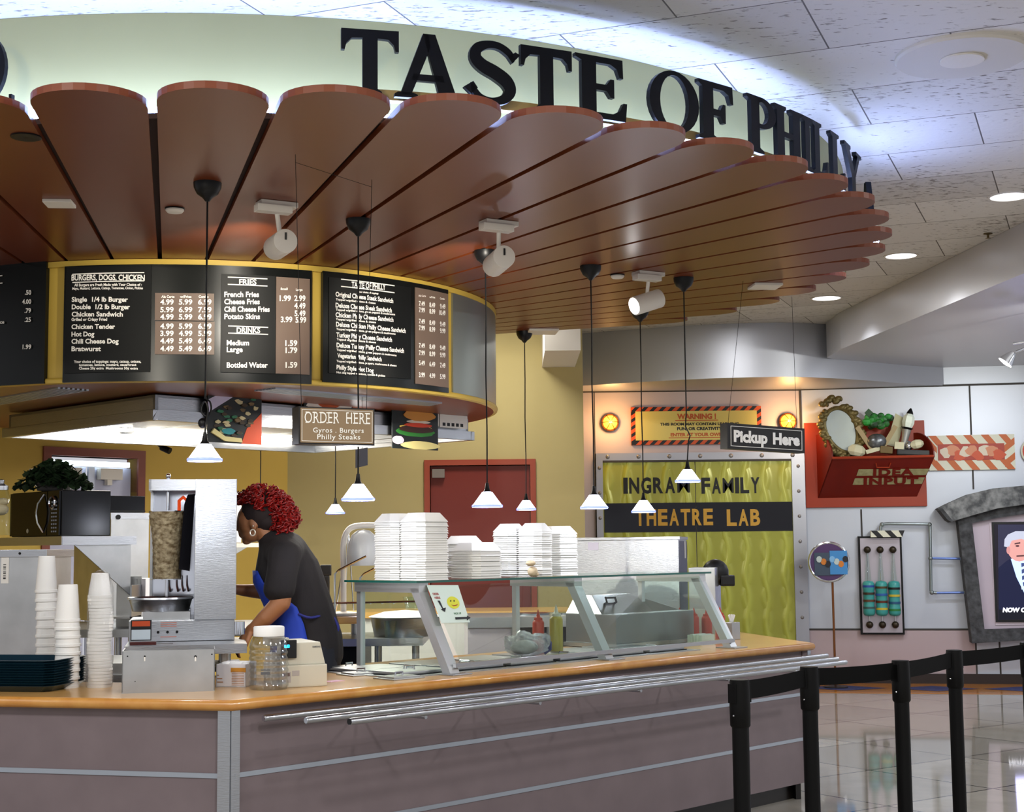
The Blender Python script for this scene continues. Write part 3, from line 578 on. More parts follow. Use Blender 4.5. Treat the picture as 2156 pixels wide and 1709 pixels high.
# ================================================================== spotlights under the canopy
spots = [((583, 426), (590, 515), YP(440, 620, 7.3), 'white track spotlight nearest the left, pointing down at the menu', 75, False),
         ((1050, 466), (1050, 550), YP(890, 690, 7.9), 'white track spotlight in the middle of the canopy, seen from its back', 75, False),
         ((1365, 573), (1362, 636), None, 'white track spotlight on the right with its bright lens showing', 60, True)]
for (mx, my), (hx, hy), tgt, lab, en, lens in spots:
    m = ZP(mx, my, CZ); hd_ = YP(hx, hy, m.y); t = thing('track_spotlight', lab, 'spotlight', (m.x, m.y, CZ)); hl = hd_ - m
    if tgt is None: tgt = hd_ + Vector((-1, -.55, -.38))
    dv = (tgt - hd_).normalized(); s_ = m.y / 5.4; L2, R2 = .078 * s_ if s_ < 1.2 else .085, .05
    rot = Matrix.Rotation(.5, 3, 'Z')
    mb = MB(); mb.obox((0, 0, -.012), .16, .08, .022, rot); mb.obox((-.01, -.03, -.036), .15, .055, .03, rot); mb.build('mounting_plate', WHITEM, t, bevel=.003)
    mb = MB(); mb.cyl((0, 0, -.04), (hl.x, hl.y, hl.z + .03), .010, n=10); mb.build('stem', WHITEM, t, smooth=True)
    mb = MB(); a = hl - dv * L2; b = hl + dv * L2; mb.cyl(a, b, R2, n=26); mb.build('head', WHITEM, t, smooth=True, bevel=.003)
    mb = MB(); mb.cyl(b, b + dv * .002, R2 * .86, n=26); mb.build('lens', mat('lens_glow', '#ffffff', .5, emit='#ffffff', es=10), t)
    mb = MB(); mb.obox(a - dv * .0015 + Vector((0, 0, .02)), .008, .004, .03, None); mb.build('back_slot', BLACKM, t)
    lamp('SPOT', 'spot_light', m + b + dv * .02, en, (1, .93, .80), .04, m + b + dv * 2, spot=62, blend=.7)
# small fittings on the underside of the canopy
def cz(px, py): return ZP(px, py, CZ)
PLATE = mat('white_fitting', '#dedad0', .5)
for px, py, w_, lab in ((125, 425, .115, 'white square ceiling plate at the left of the canopy'), (1611, 600, .16, 'white flat plate near the right rim of the canopy'), (1142, 696, .2, 'white flat plate beside the far black ceiling cup')):
    p = cz(px, py); mb = MB(); mb.box(-w_ / 2, -w_ / 2, -.014, w_ / 2, w_ / 2, 0); mb.k = 0; o = mb.build('ceiling_plate', PLATE, None, bevel=.004); o.location = p; o.rotation_euler = (0, 0, .1); tag(o, lab, 'ceiling plate', 'square plates under the canopy')
for px, py, r, lab in ((368, 438, .038, 'white round smoke detector between the slat seams at left'), (1300, 578, .036, 'small white round detector between the two right spotlights')):
    p = cz(px, py); t = thing('smoke_detector', lab, 'detector', p, group='round detectors'); mb = MB(); mb.lathe([(r, 0), (r, -.012), (r * .8, -.02), (.001, -.021)], (0, 0, 0), 24); mb.build('cover', PLATE, t, smooth=True); mb = MB(); mb.cyl((0, 0, -.0005), (0, 0, -.006), r + .003, n=24); mb.build('ring', BLACKM, t)
p = cz(55, 287); mb = MB(); mb.lathe([(.052, 0), (.052, -.005), (.044, -.006), (.001, -.0015)], (0, 0, 0), 24); o = mb.build('recessed_downlight', BLACKM, None, smooth=True); o.location = p; tag(o, 'dark round recessed downlight at the upper left of the canopy', 'downlight')
# ================================================================== hanging signs
SIGNBR = mat('taupe_sign_face', '#8a7457', .5); SIGNBK = mat('black_sign_box', '#15110f', .4)
a = YP(629, 895, 5.27); FO_ = Fr((a.x, a.y), math.radians(27)); u1, _ = FO_.px(788.5, 895); z1 = FO_.px(629, 855)[1]; z0 = FO_.px(629, 934)[1]
t = thing('hanging_sign', 'brown hanging sign reading ORDER HERE with gyros and burgers', 'sign', FO_.pt(0, 0, z0), FO_.a); hs = z1 - z0
mb = MB(); mb.box(0, 0, 0, u1, .075, hs); mb.build('sign_box', SIGNBK, t)
mb = MB(); mb.box(.006, -.003, .005, u1 - .006, 0, hs - .005); mb.build('sign_face', SIGNBR, t)
mb = MB(); e_ = .0014
for x0, y0, x1, y1 in ((.010, .010, u1 - .01, .010 + e_), (.010, hs - .012, u1 - .01, hs - .012 + e_), (.010, .010, .010 + e_, hs - .011), (u1 - .01 - e_, .010, u1 - .01, hs - .011)): mb.box(x0, -.005, y0, x1, -.003, y1)
mb.build('border_line', TXT, t)
def ob(x, y): u, z = FO_.px(420 + x / 3.369, 530 + y / 3.369, -.004); return u, z - z0
mb = MB()
for s, x0, x1, y0, y1, cap, bd in (('ORDER', 745, 990, 1212, 1216, 80, .03), ('HERE', 1040, 1210, 1218, 1222, 80, .03), ('Gyros . Burgers', 805, 1165, 1280, 1284, 34, .03), ('Philly Steaks', 835, 1140, 1328, 1330, 34, .03)):
    A, za = ob(x0, y0); B, zb2 = ob(x1, y1); cz_ = ob(x0, y0 - cap)[1] - za; put_text(mb, s, A, B, za, zb2, cz_, lambda x, z: (x, -.0045, z), bold=.0 if cap > 50 else .01, spacing=1.1)
    if cap > 50:   # slab serifs on the tall letters
        n = len(s)
        for k in range(n):
            xm = A + (B - A) * (k + .5) / n
            for zz in (0, cz_ - .004): mb.box(xm - (B - A) / n * .36, -.0048, za + zz, xm - (B - A) / n * .08, -.0042, za + zz + .004)
mb.build('lettering', TXT, t, weld=False)
mb = MB()
for (px, py), uu in (((622, 325), .02), ((783, 378), u1 - .02)):
    h = cz(px, py); q = FO_.pt(uu, .03, z1); R_ = Matrix.Rotation(-FO_.a, 3, 'Z'); loc = FO_.pt(0, 0, z0); mb.tube([R_ @ (q - loc), R_ @ (h - loc)], .0012, 5)
h0, h1 = cz(622, 325), cz(783, 378); mb.tube([R_ @ (h0 + Vector((0, 0, -.03)) - loc), R_ @ (h1 + Vector((0, 0, -.03)) - loc)], .001, 5); mb.build('hanging_wire', BLACKM, t)
a = YP(1531, 915, 7.9); FP_ = Fr((a.x, a.y), math.radians(32)); u1, _ = FP_.px(1694, 925); z1 = FP_.px(1533, 890)[1]; z0 = FP_.px(1533, 944)[1]; hs = z1 - z0
t = thing('hanging_sign', 'black hanging sign reading Pickup Here near the theatre doors', 'sign', FP_.pt(0, 0, z0), FP_.a); t.rotation_euler = (0, .02, FP_.a)
mb = MB(); mb.box(0, 0, 0, u1, .06, hs); mb.build('sign_box', SIGNBK, t)
mb = MB(); x0, x1, y0, y1 = .022, u1 - .022, .014, hs - .014; e_ = .003
for q in ((x0, y0, x1, y0 + e_), (x0, y1 - e_, x1, y1), (x0, y0, x0 + e_, y1), (x1 - e_, y0, x1, y1)): mb.box(q[0], -.003, q[1], q[2], 0, q[3])
mb.build('border_line', TXT, t)
mb = MB(); put_text(mb, 'Pickup', x0 + .02, x0 + .20 * (u1 / .43), hs * .30, hs * .30, hs * .42, lambda x, z: (x, -.003, z), bold=.05); put_text(mb, 'Here', x0 + .23 * (u1 / .43), x1 - .018, hs * .30, hs * .30, hs * .42, lambda x, z: (x, -.003, z), bold=.05)
mb.build('lettering', TXT, t, weld=False)
mb = MB(); R_ = Matrix.Rotation(-FP_.a, 3, 'Z'); loc = FP_.pt(0, 0, z0)
for (px, py), uu in (((1559, 590), .03), ((1662, 619), u1 - .03)): mb.tube([(uu, .03, hs), R_ @ (cz(px, py) - loc)], .0012, 5)
mb.build('hanging_wire', BLACKM, t)
# ================================================================== ceiling fittings
def ce(px, py): return ZP(px, py, CEIL)
c = ce(2025, 114); r = (ce(1884, 122) - c).length
t = thing('ceiling_speaker', 'large flat white disc with a round speaker grille on the ceiling', 'speaker', c)
mb = MB(); mb.lathe([(r, 0), (r, -.012), (r * .97, -.022), (.001, -.024)], (0, 0, 0), 48); mb.build('disc', mat('disc_white', '#c9c5bf', .6), t, smooth=True)
r2 = r * .33; mb = MB(); mb.lathe([(r2, -.024), (r2, -.032), (r2 * .85, -.034), (.001, -.030)], (0, 0, 0), 36); mb.build('speaker_grille', WHITEM, t, smooth=True)
for px, py, w_, lab in ((1897, 538, 34, 'round glowing ceiling downlight beside the white bulkhead, middle of three'), (1740, 627, 31, 'round glowing ceiling downlight nearest the curved soffit'), (2125, 413, 42, 'round ceiling downlight at the right edge of the photo')):
    p = ce(px, py); r = w_ / FOC * p.y; t = thing('downlight', lab, 'downlight', p, group='round ceiling downlights'); mb = MB(); mb.lathe([(r * 1.08, 0), (r * 1.08, -.006), (r * .95, -.006), (r * .95, 0)], (0, 0, 0), 32); mb.build('trim_ring', WHITEM, t, smooth=True)
    mb = MB(); mb.cyl((0, 0, -.001), (0, 0, -.003), r * .95, n=32); mb.build('diffuser', mat('downlight_glow', '#ffffff', .5, emit='#f4f6ff', es=2.2), t)
    lamp('SPOT', 'downlight_beam', p - Vector((0, 0, .02)), 40, (.95, .97, 1.0), .06, p - Vector((-.12, 0, 1)), spot=110, blend=.5)
p = ce(2080, 491); t = thing('sprinkler', 'small sprinkler head on the ceiling by the white bulkhead', 'sprinkler', p); mb = MB(); mb.lathe([(.03, 0), (.03, -.006), (.008, -.01), (.008, -.03), (.02, -.034), (.001, -.036)], (0, 0, 0), 14); mb.build('head', mat('brass', '#6b5a38', .4, .8), t)
# ================================================================== the service counter
CT = .85
K0 = ZP(488, 1499, .808); E0 = ZP(1717, 1369, .808)
CF = Fr((K0.x, K0.y), math.atan2(E0.y - K0.y, E0.x - K0.x)); CL = Fr((K0.x, K0.y), math.radians(-13.6)); UE = (E0 - K0).length
C3 = Fr((E0.x, E0.y), CF.a + math.radians(56))
def inter(f1, n1, f2, n2):
    p = f1.o + f1.n * n1; q = f2.o + f2.n * n2; d = f1.u.x * f2.u.y - f1.u.y * f2.u.x; r = q - p; t = (r.x * f2.u.y - r.y * f2.u.x) / d; return p + f1.u * t
def ringpoly(n1, n2, n3, inner):   # outline of the counter: left, right, far side
    out = [CL.pt(-3.2, n1, 0)[:2], inter(CL, n1, CF, n2)[:], inter(CF, n2, C3, n3)[:], C3.pt(2.4, n3, 0)[:2]]
    return out
LD, RD, FD3 = .62, .95, .75
outer = ringpoly(.018, .018, .018, 0); inn = ringpoly(LD, RD, FD3, 1)
wt = thing('counter_worktop', 'long maple wood worktop with rounded edge on the mauve service counter', 'worktop', (K0.x, K0.y, .81)); off = Vector((-K0.x, -K0.y, 0))
mb = MB(Matrix.Translation(off)); mb.prism([tuple(p) for p in outer] + [tuple(p) for p in inn[::-1]], 0, .04); mb.build('top', WOODT, wt)
mb = MB(Matrix.Translation(off)); pp = ringpoly(.018, .018, .018, 0); mb.tube([(p[0], p[1], .02) for p in pp], .0205, 12); mb.build('rounded_edge', WOODE, wt, smooth=True, ang=60)
# bases with aluminium strips
def pz(px, py, n, fr): return fr.px(px, py, n)[1]
s1 = pz(900, 1574, .05, CF); s2 = pz(1200, 1645, .05, CF); sb = pz(1600, 1668, .05, CF)
for nm, lab, fr, a, b in (('left', 'mauve laminate counter base at the left with one bright strip', CL, -3.2, -.005), ('right', 'long mauve laminate counter base with grey strips behind the tray rail', CF, .005, UE - .03), ('far', 'mauve laminate counter base turning back at the far right end', C3, -.0, 2.4)):
    t = thing('service_counter', lab, 'counter', fr.pt(a, .05, 0), fr.a, 'bases of the service counter'); L_ = b - a
    hs = [(sb, s2 - .009), (s2 + .009, s1 - .009), (s1 + .009, .809)]
    for z0, z1 in hs:
        mb = MB(); mb.box(0, 0, z0, L_, .03, z1); mb.build('front_panel', PANELB, t)
    for z in (s1, s2):
        mb = MB(); mb.box(0, -.004, z - .009, L_, .03, z + .009); mb.build('metal_strip', ALU, t)
    mb = MB(); mb.box(0, .06, 0, L_, .09, sb); mb.build('toe_kick', mat('dark_toe_kick', '#15110f', .3), t)
    mb = MB(); mb.box(0, .4, .1, L_, .43, .80); mb.build('back_panel', PANELB, t)
mb = MB(); mb.box(-.025, .03, 0, .0, .1, .81); p = inter(CL, .04, CF, .04)
t = thing('corner_post', 'brushed metal corner post where the two counter fronts meet', 'post', (p.x, p.y, 0), CL.a)
mb = MB(); mb.box(-.045, -.012, 0, .004, .02, .809); mb.build('left_flange', STEEL, t)
mb = MB(Matrix.Rotation(CF.a - CL.a, 4, 'Z')); mb.box(-.004, -.012, 0, .035, .02, .809); mb.build('right_flange', STEEL, t)
p = CF.pt(UE - .03, .035, 0); t = thing('corner_post', 'thin metal edge strip at the right end of the counter front', 'post', p, CF.a); mb = MB(); mb.box(-.012, -.01, sb, .02, .02, .809); mb.build('strip', ALU, t)
# ---- tray rail
zr = .775
r_ = [(CF.pz(x0, y0, zr), CF.pz(x1, y1, zr)) for x0, y0, x1, y1 in ((556, 1508, 1741, 1382), (645, 1518, 1763, 1386), (736, 1523, 1780, 1391))]
t = thing('tray_rail', 'three long polished steel tubes of the tray rail along the counter', 'tray rail', CF.pt(0, 0, zr), CF.a)
ns = [-.012, -.19, -.345]
for ((ua, na), (ub, nb)), n in zip(r_, ns):
    ua = CF.px({0: 556, 1: 645, 2: 736}[ns.index(n)], 1510, n)[0]; ub = CF.px({0: 1741, 1: 1763, 2: 1780}[ns.index(n)], 1386, n)[0]
    mb = MB(); mb.cyl((ua, n, 0), (ub, n, 0), .0125, n=18); mb.build('rail_tube', STEEL, t, smooth=True)
    for u in (ua, ub):
        s_ = -1 if u == ua else 1; mb = MB(); mb.cyl((u, n, 0), (u + s_ * .003, n, 0), .011, n=18); mb.build('end_cap', BLACKP if n == ns[2] and s_ < 0 else CHROME, t, smooth=True)
for px, py in ((825, 1488), (1066, 1461), (1279, 1437), (1466, 1416), (1612, 1397)):
    u = CF.px(px, py, -.15)[0]; mb = MB(); mb.cyl((u, ns[2], -.017), (u, .052, -.02), .008, n=10); mb.box(u - .03, .046, -.05, u + .03, .052, .0); mb.build('bracket', STEEL, t, smooth=True)
# ---- sneeze guard
uL, nL = CF.pz(970, 1421, CT); uR, nR = CF.pz(1535, 1363, CT); uM, nM = CF.pz(1290, 1389, CT); nB = CF.pz(788, 1402, CT)[1]
nF, nT, zG = .13, .34, 1.25
sgd = thing('sneeze_guard', 'steel framed glass sneeze guard standing on the counter', 'sneeze guard', CF.pt(0, 0, CT), CF.a); hG = zG - CT
mats_ = {0: STEEL}
for u in (uL, uM, uR):
    w_ = .028
    mb = MB(); mb.add([(u - w_, nF, .004), (u + w_, nF, .004), (u + w_, nT, hG - .03), (u - w_, nT, hG - .03), (u - w_, nF + .05, .004), (u + w_, nF + .05, .004), (u + w_, nT + .05, hG - .03), (u - w_, nT + .05, hG - .03)], [(0, 1, 2, 3), (7, 6, 5, 4), (0, 4, 5, 1), (3, 2, 6, 7), (1, 5, 6, 2), (0, 3, 7, 4)])
    mb.box(u - w_, nT - .01, hG - .05, u + w_, nB, hG - .006); mb.build('sloping_leg', FRAME, sgd)
    mb = MB(); mb.box(u - .014, nB - .028, 0, u + .014, nB, hG - .05); mb.build('rear_post', FRAME, sgd)
    mb = MB(); mb.box(u - .06, nF - .045, 0, u + .06, nF + .08, .006); mb.build('foot_plate', STEEL, sgd, bevel=.002)
    mb = MB(); mb.box(u - .045, nB - .06, 0, u + .045, nB + .03, .005); mb.build('foot_plate', STEEL, sgd)
PANE = film('green_tinted_glass', '#f6fcf9', .03)
GEDGE = mat('glass_edge', '#1f5a50', .15, spec=.8)
mb = MB(); mb.box(uL - .06, nT - .03, hG - .005, uR + .05, nB + .03, hG + .003); mb.build('glass_shelf', PANE, sgd)
mb = MB(); mb.box(uL - .06, nT - .034, hG - .006, uR + .05, nT - .03, hG + .004); mb.box(uL - .064, nT - .034, hG - .006, uL - .06, nB + .03, hG + .004); mb.build('glass_edge', GEDGE, sgd)
dz_ = Vector((0, nT - nF, hG - .06)); 
mb = MB(); y0, z0, y1, z1 = nF - .006, .05, nT - .012, hG - .02
mb.add([(uL + .03, y0, z0), (uR - .03, y0, z0), (uR - .03, y1, z1), (uL + .03, y1, z1), (uL + .03, y0 + .006, z0), (uR - .03, y0 + .006, z0), (uR - .03, y1 + .006, z1), (uL + .03, y1 + .006, z1)], [(0, 1, 2, 3), (7, 6, 5, 4), (0, 4, 5, 1), (3, 2, 6, 7), (1, 5, 6, 2), (0, 3, 7, 4)])
mb.build('front_pane', PANE, sgd)
mb = MB(); mb.box(uL, nF - .004, .03, uR, nF + .014, .048); mb.build('lower_rail', STEEL, sgd)
for u in (uL, uR):
    mb = MB(); mb.add([(u - .002, nF + .05, .01), (u - .002, nB - .03, .01), (u - .002, nB - .03, hG - .05), (u - .002, nT + .03, hG - .05), (u + .002, nF + .05, .01), (u + .002, nB - .03, .01), (u + .002, nB - .03, hG - .05), (u + .002, nT + .03, hG - .05)], [(0, 1, 2, 3), (7, 6, 5, 4), (0, 4, 5, 1), (3, 2, 6, 7), (1, 5, 6, 2), (0, 3, 7, 4)]); mb.build('side_pane', PANE, sgd)
def plane_hit(px, py, P, Nn):
    v = ray(px, py); o = Vector((0, 0, EYE)); return o + v * ((P - o).dot(Nn) / v.dot(Nn))
Pg = CF.pt(uL, y0 - .003, CT + z0); Ug = Vector((CF.u.x, CF.u.y, 0)); Vg = (CF.pt(0, y1, CT + z1) - CF.pt(0, y0, CT + z0)).normalized(); Ng = Ug.cross(Vg)
def gp(px, py): q = plane_hit(px, py, Pg, Ng) - Pg; return q.dot(Ug), q.dot(Vg)
def gpt(u, v, e=0): return Pg + Ug * u + Vg * v + Ng * e
if Ng.y > 0: Ng = -Ng
cs = [gp(898, 1232), gp(929, 1312), gp(989, 1310), gp(964, 1232)]; base = gpt(*cs[1]); mb = MB(Matrix.Translation(-base))
t = thing('paper_sign', 'white paper with yellow smiley face and black arrows taped on the sneeze guard', 'paper sign', base)
mb.add([gpt(*c, .001) for c in cs] + [gpt(*c, .002) for c in cs], [(0, 1, 2, 3), (7, 6, 5, 4), (0, 1, 5, 4), (1, 2, 6, 5), (2, 3, 7, 6), (3, 0, 4, 7)]); mb.build('sheet', mat('mint_paper', '#d6e6dc', .7), t)
def gpoly(nm, pts, m): mb = MB(Matrix.Translation(-base)); mb.add([gpt(*gp(*p), .003) for p in pts], [list(range(len(pts)))]); return mb.build(nm, m, t)
cxx, cyy = 953.5, 1269; gpoly('smiley_face', [(cxx + 13 * math.cos(a) + 3 * math.sin(a), cyy + 13 * math.sin(a)) for a in [2 * PI * i / 24 for i in range(24)]], mat('smiley_yellow', '#d8d83a', .6))
gp_o = gpt
def gpt2(nm, pts, m): mb = MB(Matrix.Translation(-base)); mb.add([gp_o(*gp(*p), .004) for p in pts], [list(range(len(pts)))]); return mb.build(nm, m, t)
INK = mat('black_ink', '#15181a', .6)
for ex in (948, 955): gpt2('eye', [(ex + 1.3 * math.cos(a), 1265.5 + 1.8 * math.sin(a)) for a in [2 * PI * i / 8 for i in range(8)]], INK)
gpt2('mouth', [(949, 1273), (954, 1277), (961, 1275), (963, 1272), (960, 1273.5), (954, 1275)], mat('red_ink', '#a02020', .6))
gpt2('arrow', [(920, 1265), (925, 1265), (932, 1281), (937, 1280), (936, 1289), (928, 1284), (928, 1283), (932, 1282), (929, 1283)][:4] + [(938, 1279), (936, 1289), (927, 1283.5), (930, 1282)], INK)
gpt2('arrow', [(957, 1300), (982, 1299), (982, 1296), (990, 1301), (982, 1307), (982, 1303.5), (958, 1305)], INK)
mb = MB(Matrix.Translation(-base))
for s, x0, x1, yy, c in (('ORDER', 911, 924, 1253, 3.5), ('HERE', 915, 927, 1261, 3.5)):
    A = gp(x0, yy); B = gp(x1, yy); put_text(mb, s, A[0], B[0], A[1], B[1], .011, lambda x, z: gp_o(x, z, .003), bold=.03)
mb.build('red_lettering', mat('red_ink', '#a02020', .6), t, weld=False)
mb = MB(Matrix.Translation(-base)); A = gp(956, 1294); B = gp(971, 1293); put_text(mb, 'PICK UP', A[0], B[0], A[1], B[1], .009, lambda x, z: gp_o(x, z, .003), bold=.03); mb.build('green_lettering', mat('green_ink', '#2c6a3a', .6), t, weld=False)
# ---- foam clamshell stacks on the glass shelf
def clamshell(w, l, nm='foam_container'):
    """open nested clamshell, two lobes side by side along n; w along u, l along n"""
    mb = MB()
    def lobe(n0, n1):
        b = .012; h = .042; x0, x1 = 0, w; pts = []
        def ring(i, z): c = .03; a0, a1, c0, c1 = x0 + i, x1 - i, n0 + i, n1 - i; return [(a0 + c, c0, z), (a1 - c, c0, z), (a1, c0 + c, z), (a1, c1 - c, z), (a1 - c, c1, z), (a0 + c, c1, z), (a0, c1 - c, z), (a0, c0 + c, z)]
        vs = ring(0, 0) + ring(0.002, .006) + ring(.026, h) + ring(.030, h - .003) + ring(.005, .003) + ring(.004, 0); n = 8
        fs = [list(range(16, 24)), list(range(24, 32))]
        for k in (0, 1, 3, 4):
            for i in range(n): fs.append((k * n + i, k * n + (i + 1) % n, (k + 1) * n + (i + 1) % n, (k + 1) * n + i))
        for i in range(n): fs.append((40 + i, 40 + (i + 1) % n, (i + 1) % n, i))
        mb.add(vs, fs)
    if l > w * 1.25: lobe(0, l / 2 - .004); lobe(l / 2 + .004, l); mb.box(.03, l / 2 - .006, 0, w - .03, l / 2 + .006, .004)
    else: lobe(0, l)
    return mb
def foam_stack(px, py_top, label, grp, w, l, n0, zb, pitch=.0115, px_is_corner=True):
    u = CF.px(px, 1200, n0)[0]; zt = CF.px(px, py_top, n0)[1]; cnt = max(3, int((zt - zb - .042) / pitch)); pr = None
    for k in range(cnt):
        if pr is None: o = clamshell(w, l).build('foam_container', FOAM, None, bevel=0); pr = o
        else: o = pr.copy(); COL.objects.link(o)
        o.location = CF.pt(u + random.uniform(-.0025, .0025), n0 + random.uniform(-.003, .003), zb + k * pitch); o.rotation_euler = (0, 0, CF.a + random.uniform(-.006, .006))
        tag(o, (label[0] if k == cnt - 1 else label[1]), 'foam container', grp)
    return u
zS = CT + hG + .0035
foam_stack(886, 1070, ('white foam container on top of the tallest stack, nearest the heat lamp', 'white foam container inside the tallest stack nearest the heat lamp'), 'tallest foam container stack', .20, .345, .345, zS, .0105)
foam_stack(1003, 1136, ('white foam container on top of the short stack by the red door', 'white foam container inside the short stack, middle of the glass shelf'), 'short foam container stack', .20, .20, .40, zS)
foam_stack(975, 1118, ('white foam container on top of the stack half hidden behind the short one', 'white foam container in the stack half hidden behind the short one'), 'half hidden foam container stack', .17, .17, .66, zS)
foam_stack(1133, 1092, ('white foam container on top of the second tall stack from left', 'white foam container inside the second tall stack from left'), 'second tall foam container stack', .135, .34, .40, zS, .0105)
foam_stack(1172, 1098, ('white foam container on top of the stack furthest right', 'white foam container inside the stack furthest right on the glass'), 'right foam container stack', .19, .19, .46, zS)
u, n = CF.px(1090, 1205, .5)[0], .5; t = thing('bread_bag', 'small clear bag of bread rolls leaning between the foam stacks', 'bag', CF.pt(u, .40, zS), CF.a)
mb = MB(); mb.ball((0, 0, .025), .026, .025, .025); mb.ball((-.012, 0, .066), .024, .025, .014); mb.ball((.018, .0, .012), .02, .02, .012); mb.build('roll', mat('bread_roll', '#d6c2a0', .8, bump=(40, .4)), t, smooth=True)
# ---- steam table set in the counter
u0, u1_ = uL - .28, uR - .25; t = thing('steam_table', 'steel hot food well with covered pans under the sneeze guard', 'food well', CF.pt(u0, .2, CT), CF.a); L_ = u1_ - u0
mb = MB(); mb.box(0, -.03, 0, L_, .56, .004); mb.build('steel_surround', STEEL, t)
DARK = mat('dark_well', '#2a2b2c', .3, .6)
for k in range(6):
    x0 = .04 + k * (L_ - .06) / 6; x1 = x0 + (L_ - .06) / 6 - .03
    mb = MB(); mb.box(x0, .02, .004, x1, .50, .008); f = mb.build('food_pan', DARK, t)
    mb = MB(); mb.box(x0 + .01, .03, .006, x1 - .01, .24, .02); mb.box(x0 + .01, .27, .006, x1 - .01, .49, .018); mb.build('pan_lid', STEEL if k % 2 else STEEL2, t, bevel=.004)
    mb = MB(); mb.tube([((x0 + x1) / 2, .10, .02), ((x0 + x1) / 2, .105, .035), ((x0 + x1) / 2, .165, .035), ((x0 + x1) / 2, .17, .02)], .004, 6); mb.build('lid_handle', CHROME, t, smooth=True)
for k, (px, py) in enumerate(((760, 1420), (840, 1428), (735, 1407), (862, 1416))):
    u, n = CF.pz(px, py, CT); t = thing('pan_lid', ('flat steel pan lid on the counter nearest the register', 'flat steel pan lid nearest the counter edge', 'flat steel pan lid at the back by the register', 'flat steel pan lid beside the sneeze guard foot')[k], 'pan lid', CF.pt(u, n, CT), CF.a + (.1 * k - .15), 'loose pan lids by the register')
    mb = MB(); mb.box(-.085, -.07, 0, .085, .07, .006); mb.box(-.07, -.055, .004, .07, .055, .013); mb.build('plate', STEEL2, t, bevel=.003)
    mb = MB(); mb.tube([(-.02, 0, .012), (-.02, 0, .026), (.02, 0, .026), (.02, 0, .012)], .004, 6); mb.build('handle', CHROME, t, smooth=True)
# ---- toaster like steel cabinet inside the guard
uA, nA = CF.pz(1298, 1363, CT + .008); uB = CF.px(1462, 1350, nA)[0]; zt = CF.px(1298, 1294, nA)[1]; L_ = uB - uA; D_ = .36
t = thing('bun_warmer', 'low steel warming cabinet with domed lid and loop handle on the counter', 'food warmer', CF.pt(uA, nA, CT + .005), CF.a); hh = zt - CT - .005
mb = MB(); mb.box(0, 0, .02, L_, D_, hh); mb.build('body', mat('dull_steel', '#8f9294', .42, .9), t, bevel=.004)
mb = MB(); mb.box(-.01, -.01, 0, L_ + .01, D_ + .01, .02); mb.build('base', STEEL2, t)
mb = MB(); mb.add([(0, .10, hh), (L_, .10, hh), (L_, D_, hh), (0, D_, hh), (.06, .22, hh + .10), (L_ * .55, .22, hh + .10), (L_ * .55, D_ - .02, hh + .10), (.06, D_ - .02, hh + .10)], [(0, 3, 2, 1), (4, 5, 6, 7), (0, 1, 5, 4), (1, 2, 6, 5), (2, 3, 7, 6), (3, 0, 4, 7)]); mb.build('lid', STEEL, t, bevel=.003)
mb = MB(); mb.tube([(.10, .165, hh + .05), (.10, .145, hh + .06), (.10, .155, hh + .085), (.18, .155, hh + .085), (.18, .145, hh + .06), (.18, .165, hh + .05), (.10, .165, hh + .05)], .007, 8); mb.build('handle', BLACKM, t, smooth=True)
# ---- squeeze bottles
KET = mat('ketchup_red', '#b3331a', .35); MUS = mat('pale_mustard', '#a89a3c', .3)
def bottle(px, py, h, r, m, label, grp='squeeze bottles', nn=None, z=CT, cap=None):
    u, n = CF.pz(px, py, z); p = CF.pt(u, n, z) if nn is None else CF.pt(CF.px(px, py, nn)[0], nn, z)
    t = thing('squeeze_bottle', label, 'bottle', p, 0, grp)
    mb = MB(); mb.lathe([(.001, 0), (r, 0), (r, h * .68), (r * .92, h * .72), (r * .55, h * .77)], (0, 0, 0), 20); mb.build('bottle_body', m, t, smooth=True, ang=50)
    mb = MB(); mb.lathe([(r * .72, h * .72), (r * .72, h * .80), (r * .4, h * .82), (r * .3, h * .86), (.002, h)], (0, 0, 0), 16); mb.build('nozzle_cap', cap or m, t, smooth=True, ang=50)
bottle(1134, 1372, .21, .030, KET, 'red squeeze bottle beside the pale yellow one under the glass', nn=.62, z=CT + .02)
bottle(1172, 1388, .235, .034, MUS, 'tall squeeze bottle of pale yellow sauce under the glass', nn=.55, z=CT + .02, cap=mat('cloudy_plastic', '#cfd0c0', .4))
for k, (px, nn) in enumerate(((1432, .80), (1462, .72), (1489, .50), (1517, .66))):
    bottle(px, 1345, .185 if k != 2 else .20, .030, KET, ('orange red squeeze bottle, leftmost at the right end of the guard', 'orange red squeeze bottle second from left at the guard end', 'orange red squeeze bottle, widest, seen through the last pane', 'orange red squeeze bottle nearest the napkin holder')[k], nn=nn)
p = CF.pt(CF.px(1487, 1345, .40)[0], .40, CT); t = thing('napkin_pack', 'white folded napkin pack standing before the red bottles', 'napkins', p, CF.a); mb = MB()
for k in range(5): mb.box(-.07, -.02 + k * .02, 0, .05, -.003 + k * .02, .055 + .004 * (k % 2))
mb.build('napkin', FOAM, t)
p = CF.pt(CF.px(1541, 1330, .55)[0], .55, CT); t = thing('napkin_holder', 'small steel holder with white plastic cutlery by the counter end', 'holder', p, CF.a)
mb = MB(); mb.box(-.04, -.03, 0, .04, .03, .10); mb.build('steel_box', STEEL2, t, bevel=.003)
for k in range(7):
    mb = MB(); a = -.5 + k * .17; mb.obox((.03 * math.sin(a), .004 * (k % 3), .115), .012, .004, .06, Matrix.Rotation(a, 3, 'Y')); mb.build('plastic_fork', FOAM, t)
